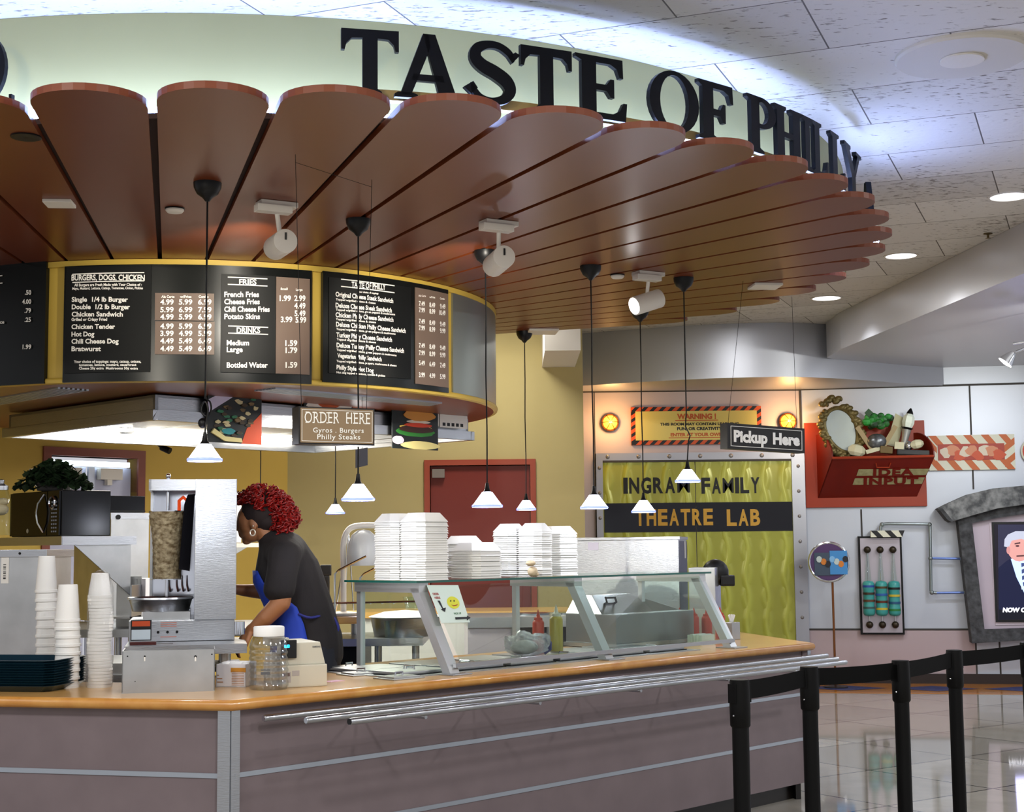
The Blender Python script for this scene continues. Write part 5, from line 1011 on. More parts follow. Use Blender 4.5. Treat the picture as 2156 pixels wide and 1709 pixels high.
blob(t, 'sauce', mat('poster_teal', '#1f8c94', .5), rnd(w * .36, h * .22, w * .12, h * .06), -.012)
blob(t, 'pita', mat('poster_pita', '#e8dc9a', .5), [(w * .05, h * .18), (w * .3, h * .03), (w * .62, h * .02), (w * .6, h * .1), (w * .3, h * .12), (w * .1, h * .26)], -.0125)
t, w, h = poster('photo poster of a big hamburger hanging at the right of the hood', 826, 862, 922, 943)
for nm, c, cx_, cz_, rx, rz in (('lettuce', '#2c7a2c', .5, .42, .42, .12), ('patty', '#3a1d10', .52, .48, .38, .09), ('cheese', '#e6c860', .5, .53, .36, .05), ('tomato', '#d0401a', .55, .58, .30, .05), ('onion', '#e6dcc8', .56, .66, .26, .04), ('bun', '#c98a3c', .58, .82, .34, .14), ('fries', '#e6d890', .6, .10, .42, .10), ('onion_ring', '#e2c2d8', .12, .2, .12, .1)):
    blob(t, nm, mat('poster_' + nm + '_b', c, .5), rnd(w * cx_, h * cz_, w * rx, h * rz, 20, .05), -.002 - .0006 * (ord(nm[0]) % 9))
t, w, h = poster('photo poster mostly hidden behind the ORDER HERE sign', 640, 838, 742, 925)
blob(t, 'dish', mat('poster_dish', '#d8d4cc', .5), rnd(w * .5, h * .8, w * .45, h * .16)); blob(t, 'food', mat('poster_food', '#a84a1c', .5), rnd(w * .5, h * .84, w * .25, h * .12), -.003)
for x0, y0, x1, y1, lab in ((926, 861, 984, 899, 'white notice sheet with a symbol row at the hood end'), (908, 868, 924, 896, 'small white notice with red print beside the burger poster')):
    ua, za = FH.px(x0, y1, -.042); ub, zb2 = FH.px(x1, y0, -.042); t = thing('notice_paper', lab, 'paper', FH.pt(ua, -.042, za), FH.a); w, h = ub - ua, zb2 - za
    B(t, 'sheet', mat('sticker_white', '#e6e4dc', .6), (0, 0, 0, w, .003, h)); mb = MB()
    if w > .1:
        for k in range(5): mb.box(w * (.1 + k * .16), -.001, h * .08, w * (.2 + k * .16), 0, h * .24)
        mb.build('symbol', INK, t)
    else:
        for k in range(4): mb.box(w * .15, -.001, h * (.2 + k * .16), w * .85, 0, h * (.26 + k * .16))
        mb.build('red_print', mat('red_ink', '#a02020', .6), t)
# ---- middle: tables, heat lamp, racks
fr, w, z, h = site(672, 765, 1300, 1314, 7.75, 6); t = unit('wood_table', 'wood topped steel table behind the cook', 'table', fr, 0); B(t, 'table_top', WOODT, (-.2, 0, z, w, .7, z + .04), bevel=.006)
for x, y in ((w - .28, .06), (w - .05, .62)): mb = MB(); mb.cyl((x, y, 0), (x, y, z), .018, n=12); mb.build('leg', STEEL, t, smooth=True)
zt_ = z + .042
fr, w, z, h = site(700, 890, 1332, 1345, 7.95, 0); t = unit('steel_table', 'lower steel table right of the wood topped table', 'table', fr, 0); B(t, 'table_top', STEEL, (-.02, 0, z - .04, w, .6, z))
for x in (.02, w * .5, w - .04): mb = MB(); mb.cyl((x, .04, 0), (x, .04, z - .04), .02, n=12); mb.build('leg', STEEL, t, smooth=True)
B(t, 'dark_bin', BLACKM, (.0, .06, .2, .16, .5, z - .05))
B(t, 'blue_tub', mat('dark_blue_tub', '#1a2460', .4), (.2, .1, .46, .42, .4, .60))
zt2 = z
p = YP(716, 1300, 7.7); t = thing('heat_lamp', 'white heat lamp with dome shade on a bent pipe stand', 'heat lamp', (p.x, p.y + .15, zt_)); zt3 = YP(716, 1106, p.y).z - zt_; r = .028
mb = MB(); mb.tube(smoothpath([(0, 0, 0), (0, 0, zt3 * .5), (0, 0, zt3 * .8), (.025, 0, zt3 * .95), (.08, 0, zt3), (.20, 0, zt3)], 5), .016, 12); mb.build('pipe_stand', WHITEM, t, smooth=True)
mb = MB(); hd2 = .19; rr = .088; mb.lathe([(.001, hd2), (rr * .35, hd2 * .98), (rr * .7, hd2 * .85), (rr * .92, hd2 * .6), (rr, hd2 * .3), (rr, 0), (rr * .96, 0), (rr * .94, hd2 * .3), (rr * .6, hd2 * .8)], (.105, 0, zt3 - .02 - hd2), 28); mb.build('lamp_shade', mat('pale_grey_enamel', '#c9cccc', .3), t, smooth=True)
mb = MB(); mb.lathe([(.09, 0), (.09, .012), (.02, .02)], (0, 0, 0), 24); mb.build('base', WHITEM, t, smooth=True); mb = MB(); mb.ball((.105, 0, zt3 - hd2 + .01), .03); mb.build('bulb', mat('warm_bulb', '#ffffff', .5, emit='#ffe0a0', es=5), t, smooth=True)
a_ = YP(705, 1300, 7.6); t = thing('wire_rack', 'chrome wire rack of trays behind the sneeze guard', 'rack', (a_.x, a_.y, zt_)); mb = MB()
for x, hgt in ((0, .22), (.13, .20)):
    mb.tube([(x, 0, 0), (x, 0, hgt), (x + .02, 0, hgt + .02), (x + .16, 0, hgt + .09)], .006, 6)
mb.build('bent_rail', CHROME, t, smooth=True); mb = MB()
for k in range(5): mb.tube([(-.02, .03 * k, .07), (.45, .03 * k, .075)], .003, 5)
for k in range(7): mb.tube([(.06 * k, 0, .068), (.06 * k, .13, .068)], .003, 5)
mb.build('wire_grid', CHROME, t, smooth=True)
p = YP(686, 1300, 8.3); t = thing('knife_block', 'tall black knife handle shape behind the back of the cook', 'utensil', (p.x, p.y, zt_)); B(t, 'body', BLACKP, (-.03, -.02, 0, .02, .02, .20), bevel=.008); B(t, 'grip', BLACKP, (-.03, -.015, .2, .03, .015, .26), bevel=.006)
t = thing('utensil_stand', 'thin pale tripod rods behind the heat lamp', 'utensil', (p.x + .1, p.y + .05, zt_)); mb = MB()
for dx in (-.05, .05, .0): mb.tube([(dx, 0, 0), (0.02, 0, .46)], .004, 6)
mb.build('rod', CHROME, t, smooth=True)
# round pan and dish on the lower table
p = YP(850, 1330, 8.1); t = thing('round_pan', 'wide round steel pan on the lower steel table', 'pan', (p.x, p.y + .1, zt2)); mb = MB(); mb.lathe([(.001, 0), (.17, 0), (.19, .10), (.20, .105), (.18, .10), (.16, .02), (.001, .02)], (0, 0, 0), 36); mb.build('pan_body', STEEL, t, smooth=True, ang=50)
mb = MB(); mb.lathe([(.2, .106), (.12, .13), (.001, .14)], (0, 0, 0), 30); mb.build('white_cover', FOAM, t, smooth=True)
p = YP(855, 1290, 7.9); t = thing('plastic_tub', 'small clear plastic tub on the round pan cover', 'tub', (p.x + .02, p.y + .3, zt2 + .142)); mb = MB(); mb.lathe([(.001, 0), (.045, 0), (.06, .07), (.056, .07), (.042, .005)], (0, 0, 0), 24); mb.build('tub_body', PANE, t, smooth=True)
p = YP(808, 1352, 7.6); t = thing('water_glass', 'clear plastic cup on the edge of the lower steel table', 'cup', (p.x, 8.0, zt2)); mb = MB(); mb.lathe([(.001, 0), (.028, 0), (.036, .09), (.034, .09), (.027, .004)], (0, 0, 0), 20); mb.build('cup_body', PANE, t, smooth=True)
# back counter before the red door
fr, w, z, h = site(895, 1140, 1284, 1300, 10.2, 0); t = unit('back_counter', 'wood topped back counter in front of the red door', 'counter', fr, 0); B(t, 'wood_top', WOODT, (-.5, 0, z, w + .2, .6, z + .04)); B(t, 'front', mat('white_cabinet', '#cfcac4', .5), (-.5, .03, 0, w + .2, .05, z))
fr, w, z, h = site(985, 1230, 1300, 1322, 9.0, 4); t = unit('prep_table', 'steel prep table with sunken pans seen through the sneeze guard', 'table', fr, 0); B(t, 'table_top', STEEL, (0, 0, z, w + .1, .6, z + h)); B(t, 'cabinet', mat('lilac_grey_cabinet', '#b3aab0', .5), (.0, .02, .1, w * .38, .6, z)); B(t, 'bay_shade_block', DARK, (w * .4, .1, .1, w + .1, .6, z))  # bay is a solid dark block; its shade is put into the colour
for x in (w * .39, w * .7, w + .06): mb = MB(); mb.cyl((x, .03, 0), (x, .03, z), .018, n=12); mb.build('leg', STEEL, t, smooth=True)
for k in range(3): mb = MB(); mb.lathe([(.10, z + h), (.11, z + h + .012), (.09, z + h + .008), (.001, z + h + .002)], (.42 + .25 * k, .28, 0), 24); mb.build('pan_rim', CHROME, t, smooth=True)
# heated cabinet and machines at the right
fr, w, z, h = site(1240, 1432, 1134, 1300, 9.55, -14); t = unit('steel_cabinet', 'broad steel heated cabinet before the green theatre doors', 'cabinet', fr, 0); hh = z + h
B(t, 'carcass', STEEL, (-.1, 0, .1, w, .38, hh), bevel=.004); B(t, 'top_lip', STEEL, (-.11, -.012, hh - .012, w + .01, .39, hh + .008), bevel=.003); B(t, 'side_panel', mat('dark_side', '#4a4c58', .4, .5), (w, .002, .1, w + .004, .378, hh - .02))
zz = fr.px(1243, 1158)[1]; B(t, 'sticker', mat('label_lilac', '#cfcad8', .6), (.0, -.002, zz, .07, 0, zz + .05)); n_, zz = fr.pu(1446, 1168, w + .004)
B(t, 'side_label', mat('label_white', '#dcdad6', .6), (w + .004, .24, zz - .02, w + .007, .29, zz + .09))
fr, w, z, h = site(1452, 1508, 1180, 1320, 9.2, -14); t = unit('drink_machine', 'narrow steel machine body beside the heated cabinet', 'machine', fr, CT if z > CT else z); B(t, 'body', STEEL2, (0, 0, 0, w, .32, h), bevel=.004)
p = YP(1508, 1222, 9.35); t = thing('black_cap', 'black cap hung on the corner of the narrow steel machine', 'cap', p); mb = MB(); mb.ball((0, .03, .05), .085, .06, .085); mb.build('crown', BLACKP, t, smooth=True); mb = MB(); mb.obox((.07, -.0, .0), .09, .05, .07, None); mb.build('peak', BLACKP, t, bevel=.012)
lamp('AREA', 'kitchen_fill_light', (-.9, 8.4, 2.15), 36, (1, .95, .86), .6, (-.9, 8.4, 0))  # added fill lamp without a fixture, lifts the kitchen interior
lamp('AREA', 'kitchen_fill_light', (-.2, 10.9, 3.3), 30, (1, .95, .84), .6, (-.2, 10.9, 0))  # second added fill lamp, towards the red door
# ================================================================== the cook
PY = 6.95
def W3(px, py, dy=0.0): return YP(px, py, PY + dy) + Vector((0, 0, 0))
def skin(points, edges, root=0, sub=2):
    """flesh out a skeleton: close-set ellipsoids along each bone, later fused into one surface by remeshing"""
    m_ = MB()
    for i, j in edges:
        (p, r), (q, t_) = points[i], points[j]; p = Vector(p); q = Vector(q); r = r if isinstance(r, tuple) else (r, r); t_ = t_ if isinstance(t_, tuple) else (t_, t_)
        n = max(2, int((q - p).length / .012))
        for k in range(n + 1):
            f = k / n; m_.ball(p.lerp(q, f), r[0] + (t_[0] - r[0]) * f, r[1] + (t_[1] - r[1]) * f, (r[0] + (t_[0] - r[0]) * f) * .85, 14, 9)
    return m_.v, m_.f
def remesh(mb, name, m, parent, voxel=.008, smooth_it=4):
    o = mb.build(name, m, None, weld=False); r = o.modifiers.new('r', 'REMESH'); r.mode = 'VOXEL'; r.voxel_size = voxel; r.use_smooth_shade = True
    if smooth_it: s_ = o.modifiers.new('s', 'SMOOTH'); s_.iterations = smooth_it; s_.factor = .5
    dg = bpy.context.evaluated_depsgraph_get(); me = bpy.data.meshes.new_from_object(o.evaluated_get(dg)); o.modifiers.clear(); o.data = me; me.materials.clear(); me.materials.append(m)
    me.polygons.foreach_set('use_smooth', [True] * len(me.polygons)); o.parent = parent; return o
SKIN = mat('brown_skin', '#a06c48', .5); base_ = Vector((W3(668, 1350).x, PY, 0))
per = thing('person', 'person with red curly hair in a black t-shirt and blue apron, leaning forward at work', 'person', base_); Mo = Matrix.Translation(-base_)
def J(px, py, dy, r): return (Mo @ W3(px, py, dy), r)
def Jz(x, y, z, r): return (Mo @ Vector((x, PY + y, z)), r)
hx = W3(660, 1345).x
pts = [J(655, 1345, 0, (.14, .13)), J(632, 1275, 0, (.13, .14)), J(606, 1210, 0, (.14, .15)), J(592, 1160, 0, (.10, .12)), J(570, 1135, 0, .058), J(556, 1112, 0, .056),
       J(600, 1162, -.16, .062), J(594, 1225, -.21, .054), J(590, 1270, -.22, .048), J(560, 1300, -.22, .043), J(538, 1320, -.21, .032), J(530, 1325, -.20, .030),
       J(594, 1162, .16, .062), J(575, 1215, .20, .050), J(556, 1245, .22, .046), J(520, 1243, .20, .036), J(492, 1240, .18, .028), J(478, 1242, .17, .026),
       Jz(hx, -.09, .82, .095), Jz(hx - .01, -.10, .48, .065), Jz(hx + .01, -.10, .09, .042), Jz(hx - .10, -.10, .05, .038),
       Jz(hx, .09, .82, .095), Jz(hx - .06, .10, .48, .065), Jz(hx - .04, .10, .09, .042), Jz(hx - .15, .10, .05, .038)]
eds = [(0, 1), (1, 2), (2, 3), (3, 4), (4, 5), (3, 6), (6, 7), (7, 8), (8, 9), (9, 10), (10, 11), (3, 12), (12, 13), (13, 14), (14, 15), (15, 16), (16, 17), (0, 18), (18, 19), (19, 20), (20, 21), (0, 22), (22, 23), (23, 24), (24, 25)]
vs, fs_ = skin(pts, eds); mb = MB(); mb.add(vs, fs_)
def HP(px, py, dy=0): return Mo @ W3(px, py, dy)
tilt = Matrix.Rotation(-.22, 3, 'Y')
mb.ball(HP(550, 1080), .098, .078, .095, 24, 16, tilt); mb.ball(HP(527, 1100), .062, .062, .085, 20, 14, tilt); mb.ball(HP(530, 1124), .050, .052, .040, 18, 12, tilt); mb.ball(HP(519, 1138), .022, .024, .020)
mb.ball(HP(503, 1107), .016, .013, .024, R=Matrix.Rotation(-.35, 3, 'Y')); mb.ball(HP(499, 1113), .011, .013, .009); mb.ball(HP(506, 1122), .011, .022, .007); mb.ball(HP(507, 1128), .011, .02, .008)
mb.ball(HP(506, 1092), .010, .05, .010)
mb.ball(HP(533, 1104, -.068), .017, .010, .030, R=Matrix.Rotation(-.2, 3, 'Y')); mb.ball(HP(533, 1104, .068), .017, .010, .030)
def hand(cp_, d, up, side, sc_=1.0):     # palm, four fingers and a thumb, slightly curled
    d = Vector(d).normalized(); up = Vector(up).normalized(); s3 = d.cross(up).normalized()
    R_ = Matrix((d, s3, up)).transposed(); mb.ball(cp_ + d * .04, .050, .040, .016, R=R_)
    for k, (o_, l) in enumerate(((-.030, .062), (-.010, .072), (.010, .068), (.029, .054))):
        a0 = cp_ + d * .07 + s3 * o_; a1 = a0 + d * l * .45 - up * .006; a2 = a1 + d * l * .32 - up * .018; a3 = a2 + d * l * .15 - up * .022
        mb.tube([a0 - d * .02, a0, a1, a2, a3], [.010, .010, .009, .0085, .006], 8)
    b0 = cp_ + d * .02 + s3 * side * .030; b1 = b0 + d * .028 + s3 * side * .022 - up * .008; b2 = b1 + d * .026 + s3 * side * .004 - up * .012; mb.tube([b0 - d * .01, b0, b1, b2], [.014, .013, .011, .008], 8)
hand(HP(531, 1325, -.20), (-.62, .05, -.62), (-.55, -.35, .55), -1); hand(HP(480, 1241, .17), (-1, .0, -.05), (0, 0, 1), 1)
remesh(mb, 'body', SKIN, per, .0065, 5)
# t-shirt
SH = mat('black_cotton', '#151214', .85, noise=('#1e1a1c', 8, .3), bump=(14, .5, (1, 1, .5)))
P2 = [J(650, 1372, 0, (.165, .165)), J(652, 1345, 0, (.155, .155)), J(634, 1275, 0, (.148, .158)), J(607, 1208, 0, (.158, .172)), J(596, 1160, 0, (.115, .14)), J(577, 1138, 0, (.074, .074)),
      J(600, 1166, -.165, (.078, .078)), J(594, 1205, -.20, (.072, .072)), J(588, 1240, -.215, (.074, .074)), J(594, 1166, .165, (.078, .078)), J(580, 1205, .20, .068), J(570, 1232, .21, .068)]
vs, fs_ = skin(P2, [(0, 1), (1, 2), (2, 3), (3, 4), (4, 5), (4, 6), (6, 7), (7, 8), (4, 9), (9, 10), (10, 11)], 1); mb = MB(); mb.add(vs, fs_); remesh(mb, 'tshirt', SH, per, .009, 2)
# trousers
P3 = [J(655, 1345, 0, (.146, .142)), Jz(hx, -.085, .82, .112), Jz(hx - .01, -.10, .48, .084), Jz(hx + .01, -.10, .12, .075), Jz(hx, .085, .82, .112), Jz(hx - .06, .10, .48, .084), Jz(hx - .04, .10, .12, .075)]
vs, fs_ = skin(P3, [(0, 1), (1, 2), (2, 3), (0, 4), (4, 5), (5, 6)]); mb = MB(); mb.add(vs, fs_); remesh(mb, 'trousers', mat('dark_navy_denim', '#12141f', .8), per, .011, 2)
mb = MB()
for x, y in ((hx - .08, -.10), (hx - .13, .10)): mb.ball(Mo @ Vector((x, PY + y, .045)), .13, .052, .05)
mb.build('shoe', BLACKP, per, smooth=True)
# apron round the front
AP = mat('blue_apron', '#1f3fb0', .7, bump=(10, .4)); mb = MB(); rows = []
prow = [(608, 1200, .168, .178, 40), (610, 1225, .170, .182, 55), (620, 1250, .166, .178, 78), (630, 1275, .164, .174, 95), (640, 1310, .166, .170, 98), (648, 1345, .172, .172, 98), (650, 1385, .180, .178, 98), (652, 1440, .186, .180, 96), (654, 1500, .19, .182, 94)]
nn_ = 20
for px, py, rx, ry, ha in prow:
    c_ = HP(px, py); rows.append([c_ + Vector((-rx * math.cos(math.radians(ha) * (2 * i / nn_ - 1)), ry * math.sin(math.radians(ha) * (2 * i / nn_ - 1)), 0)) for i in range(nn_ + 1)])
vs = [v for r in rows for v in r]; fs_ = [(j * (nn_ + 1) + i, j * (nn_ + 1) + i + 1, (j + 1) * (nn_ + 1) + i + 1, (j + 1) * (nn_ + 1) + i) for j in range(len(rows) - 1) for i in range(nn_)]
mb.add(vs, fs_); ap = mb.build('apron', AP, per, smooth=True, ang=80); sm = ap.modifiers.new('t', 'SOLIDIFY'); sm.thickness = .004
mb = MB(); mb.tube(smoothpath([HP(628, 1292, -.17), HP(655, 1300, -.17), HP(690, 1290, -.05), HP(692, 1282, 0)], 4), .006, 6)
mb.tube(smoothpath([HP(690, 1278, 0), HP(698, 1292, -.03), HP(712, 1318, -.04), HP(708, 1330, -.04), HP(698, 1318, -.04), HP(692, 1290, -.02), HP(690, 1280, 0)], 4), .006, 6)
mb.tube(smoothpath([HP(692, 1282, 0), HP(704, 1330, -.03), HP(703, 1370, -.04), HP(709, 1392, -.04)], 4), .006, 6); mb.build('apron_tie', mat('apron_tie_blue', '#252a78', .7), per, smooth=True)
# hair: dark close base and red curls
mb = MB(); mb.ball(HP(554, 1078), .106, .086, .098, 24, 16, tilt); mb.ball(HP(566, 1096), .075, .080, .060, 20, 12)
mb.build('hair_base', mat('dark_hair', '#1c0f0e', .8), per, smooth=True)
mb = MB(); cc = HP(551, 1068)
for k in range(900):
    th = random.uniform(0, 2 * PI); ph = math.acos(random.uniform(-.55, 1)); d = Vector((math.sin(ph) * math.cos(th), math.sin(ph) * math.sin(th), math.cos(ph)))
    ex = Vector((.118, .098, .098)); p = cc + Vector((d.x * ex.x, d.y * ex.y, d.z * ex.z)); 
    if d.x > .15: p += Vector((.02 + .03 * d.x, 0, -.05 * d.x)) * 1.0
    if d.x < -.1 and d.z < .25: continue
    if d.x < .35 and d.z < -.12 and abs(d.y) > .3: continue
    p += d * random.uniform(-.012, .008); r = random.uniform(.008, .014); R_ = Matrix.Rotation(random.uniform(0, 6.3), 3, 'Z') @ Matrix.Rotation(random.uniform(0, 3.1), 3, 'X')
    mb.tube([p + R_ @ Vector((r * math.cos(a), r * math.sin(a), .004 * a - .008)) for a in [i * .78 for i in range(9)]], .0034, 5, caps=False)
for k in range(420):      # fuller curls over the nape
    p = HP(596 + random.uniform(-24, 16), 1088 + random.uniform(-24, 32), random.uniform(-.085, .085)); r = random.uniform(.008, .013); R_ = Matrix.Rotation(random.uniform(0, 6.3), 3, 'Z') @ Matrix.Rotation(random.uniform(0, 3.1), 3, 'X')
    mb.tube([p + R_ @ Vector((r * math.cos(a), r * math.sin(a), .004 * a - .008)) for a in [i * .78 for i in range(9)]], .0034, 5, caps=False)
mb.build('hair_curls', mat('red_hair', '#9a0e0a', .45, noise=('#5a0806', 60, .2)), per, smooth=True, weld=False)
mb = MB()
for dy in (-.076,): c_ = HP(532, 1121, dy - .012); mb.tube([c_ + Vector((.012 * math.cos(a), 0, .014 * math.sin(a))) for a in [2 * PI * i / 14 for i in range(15)]], .0032, 6); mb.ball(HP(533, 1107, -.082), .004)
mb.build('hoop_earring', mat('pearl_white', '#f2ead8', .3, .3), per, smooth=True)
for dy in (-.034, .034):
    mb = MB(); mb.ball(HP(508.5, 1098, dy), .011, .012, .008); mb.build('eye', mat('eye_white', '#d8ccc0', .3), per, smooth=True); mb = MB(); mb.ball(HP(504.5, 1099, dy), .004, .006, .006); mb.build('iris', INK, per, smooth=True)
# ================================================================== theatre wall
def on(fr, name, label, cat, u, n, z, group=None):
    """a thing fixed to a wall frame; its local axes run along the wall; returns it and a builder factory in wall coordinates"""
    t = thing(name, label, cat, fr.pt(u, n, z), fr.a, group); T = Matrix.Translation((-u, -n, -z)); return t, (lambda: MB(T))
def dpx(px, py): return FD.px(px, py, 0)
# green doors with frame
ud0, zt0 = dpx(1268, 970); ud1, _ = dpx(1664, 970); uo0, zo = dpx(1254, 955); uo1, _ = dpx(1691, 957); um = dpx(1462.5, 1000)[0]
fr_o = thing('door_3', None, None, FD.pt(ud0, 0, 0), 0); del_ = fr_o; struct(fr_o); T3 = Matrix.Translation((-ud0, 0, 0))
mb = MB(T3); mb.box(uo0, -.06, 0, ud0, .0, zo); mb.box(ud1, -.06, 0, uo1, 0, zo); mb.box(ud0, -.06, zt0, ud1, 0, zo); mb.build('door_frame', mat('grey_metal_frame', '#a9abb2', .35, .6), fr_o)
mb = MB(T3); zz = zo - .03
for k in range(7): u = uo0 + .12 + k * (uo1 - uo0 - .24) / 6; mb.ball((u, -.062, (zo + zt0) / 2), .022, .008, .022, 8, 6)
for k in range(9):
    for u in ((uo0 + ud0) / 2 - .0, (uo1 + ud1) / 2): mb.ball((u, -.062, .15 + k * (zo - .3) / 8), .018, .008, .018, 8, 6)
mb.build('rivet_row', mat('dull_rivet', '#8b8886', .4, .7), fr_o, smooth=True)
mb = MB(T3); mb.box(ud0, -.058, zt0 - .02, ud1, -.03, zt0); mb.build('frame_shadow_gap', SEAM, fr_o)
def wavy():
    m, nt, b = node_mat('wavy_green_panel'); N = nt.nodes.new; L = nt.links.new
    tc = N('ShaderNodeTexCoord'); sx = N('ShaderNodeSeparateXYZ'); L(tc.outputs['Object'], sx.inputs[0])
    def M(op, a, bb=None, c=None):
        n = N('ShaderNodeMath'); n.operation = op
        for i, v in enumerate((a, bb, c)):
            if v is None: continue
            if isinstance(v, (int, float)): n.inputs[i].default_value = v
            else: L(v, n.inputs[i])
        return n.outputs[0]
    def ridge(per, amp, wz, ph):
        s = M('SINE', M('MULTIPLY_ADD', sx.outputs['Z'], wz, ph)); x = M('MULTIPLY_ADD', s, amp, sx.outputs['X']); c = M('SINE', M('MULTIPLY', x, 2 * PI / per)); return M('POWER', M('MULTIPLY_ADD', c, .5, .5), 4)
    h = M('MAXIMUM', ridge(.20, .018, 13, 0), M('MULTIPLY', ridge(.20, .030, 13, PI * .9), .6))
    r = N('ShaderNodeValToRGB'); r.color_ramp.elements[0].color = srgb('#a0a23c'); r.color_ramp.elements[1].color = srgb('#b6ba4c'); L(h, r.inputs[0]); L(r.outputs[0], b.inputs['Base Color'])
    bp = N('ShaderNodeBump'); bp.inputs['Strength'].default_value = .8; bp.inputs['Distance'].default_value = .014; L(h, bp.inputs['Height']); L(bp.outputs[0], b.inputs['Normal']); b.inputs['Roughness'].default_value = .25; b.inputs['Metallic'].default_value = .1
    return m
WAVY = wavy()
for a, b in ((ud0, um - .004), (um + .004, ud1)):
    mb = MB(T3); mb.box(a, -.045, .01, b, -.005, zt0 - .01); mb.build('door_leaf', WAVY, fr_o)
ub, zb0 = dpx(1270, 1121); ub1, zb1 = dpx(1664, 1056)
mb = MB(T3); mb.box(ud0 + .01, -.052, zb0, um - .004, -.045, zb1); mb.box(um + .004, -.052, zb0, ud1 - .004, -.045, zb1); mb.build('black_band', mat('black_gloss_band', '#0d0c14', .12), fr_o)
# stencil lettering: words with thin bridges cut through them
def stencil(words, py_base, cap_px, m, n):
    for s, xa, xb in words:
        A, z0 = dpx(xa, py_base); B, _ = dpx(xb, py_base); cap = dpx(xa, py_base - cap_px)[1] - z0; mb = MB(T3); k = len(s); ws = [1.25 if c == 'M' else (.45 if c == 'I' else 1.0) for c in s]; tot = sum(ws); x = A
        for c, w_ in zip(s, ws):
            w = (B - A) * w_ / tot; put_text(mb, c, x + w * .08, x + w * .92, z0, z0, cap, lambda X, Z: (X, n, Z), bold=.008 if c == 'M' else .035); x += w
        mb.build('lettering', m, fr_o, weld=False)
stencil((('INGRAM', 1311, 1454), ('FAMILY', 1474, 1600)), 1038, 31, INK, -.0475)
stencil((('THEATRE', 1335, 1502), ('LAB', 1527, 1601)), 1105.5, 32, mat('amber_lettering', '#c99a34', .5), -.0535)
# warning sign
u0, z0 = dpx(1329, 937); u1, z1 = dpx(1601, 855); t, nb = on(FD, 'warning_sign', 'yellow WARNING sign with orange and black striped edge above the doors', 'sign', u0, -.03, z0)
mb = nb(); mb.box(u0, -.03, z0, u1, 0, z1); mb.build('sign_board', mat('orange_stripe', '#c8501a', .5), t)
bw = .045; mb = nb()
k = u0
while k < u1 - .04:
    for (za, zb_) in ((z0, z0 + bw), (z1 - bw, z1)): mb.add([(k, -.031, za), (k + .045, -.031, za), (min(k + .09, u1), -.031, zb_), (min(k + .045, u1), -.031, zb_)], [(0, 1, 2, 3)])
    k += .093
k = z0
while k < z1 - .05:
    for ua in (u0, u1 - bw): mb.add([(ua, -.0315, k), (ua + bw, -.0315, k + .03), (ua + bw, -.0315, k + .065), (ua, -.0315, k + .035)], [(0, 1, 2, 3)])
    k += .075
mb.build('black_stripes', BLACKP, t, weld=False)
mb = nb(); mb.box(u0 + bw, -.036, z0 + bw, u1 - bw, -.03, z1 - bw); mb.build('yellow_field', mat('sign_yellow', '#cfc36a', .4), t)
def zq(x, y): return (1200 + x / 4.146, 830 + y / 4.146)
def wline(s, x0, x1, yb, cap, m, nm, ul=False):
    A, za = dpx(*zq(x0, yb)); B, _ = dpx(*zq(x1, yb)); c = dpx(*zq(x0, yb - cap))[1] - za; mb = nb(); put_text(mb, s, A, B, za, za, c, lambda x, z: (x, -.037, z), bold=.05)
    if ul: mb.box(A - .02, -.037, za - .02, B + .02, -.0365, za - .012)
    mb.build(nm, m, t, weld=False)
OR_ = mat('orange_print_red', '#b5541c', .5)
wline('WARNING !', 932, 1272, 217, 42, OR_, 'warning_line', True); wline('THIS ROOM MAY CONTAIN LEARNING,', 785, 1480, 275, 22, INK, 'message_line'); wline('FUN, OR CREATIVITY.', 932, 1330, 315, 24, INK, 'message_line'); wline('ENTER AT YOUR OWN RISK.', 875, 1440, 368, 26, OR_, 'warning_line', True)
# amber bulkhead lamps
for px, py, lab in ((1284, 890, 'round amber caged wall lamp left of the warning sign'), (1657, 888, 'round amber caged wall lamp right of the warning sign')):
    u, z = dpx(px, py); t, nb = on(FD, 'wall_lamp', lab, 'wall lamp', u, 0, z, 'amber wall lamps'); r = .085
    mb = nb(); mb.cyl((u, -.0, z), (u, -.05, z), r, n=24); mb.build('base', mat('dark_amber_base', '#6b3a18', .5), t, smooth=True)
    mb = nb(); mb.ball((u, -.05, z), r * .86, .09, r * .86, 20, 12); mb.build('globe', mat('amber_glow', '#ffb040', .4, emit='#ffa52a', es=4.5), t, smooth=True)
    mb = nb(); mb.ball((u, -.075, z), .03, .07, .03); mb.build('bulb', mat('amber_core', '#fff0b0', .4, emit='#fff2b8', es=14), t, smooth=True)
    mb = nb()
    for k in range(3):
        an = k * PI / 3; mb.tube([(u + r * math.cos(an) * math.cos(b_), -.05 - .10 * math.sin(b_), z + r * math.sin(an) * math.cos(b_)) for b_ in [PI * i / 8 for i in range(9)]], .004, 5)
    mb.tube([(u + r * math.cos(a_), -.05, z + r * math.sin(a_)) for a_ in [2 * PI * i / 20 for i in range(21)]], .007, 6); mb.build('wire_cage', mat('dark_amber_base', '#6b3a18', .5), t, smooth=True)
    lamp('POINT', 'amber_lamp_light', FD.pt(u, -.22, z), 9, (1, .55, .2), .06)
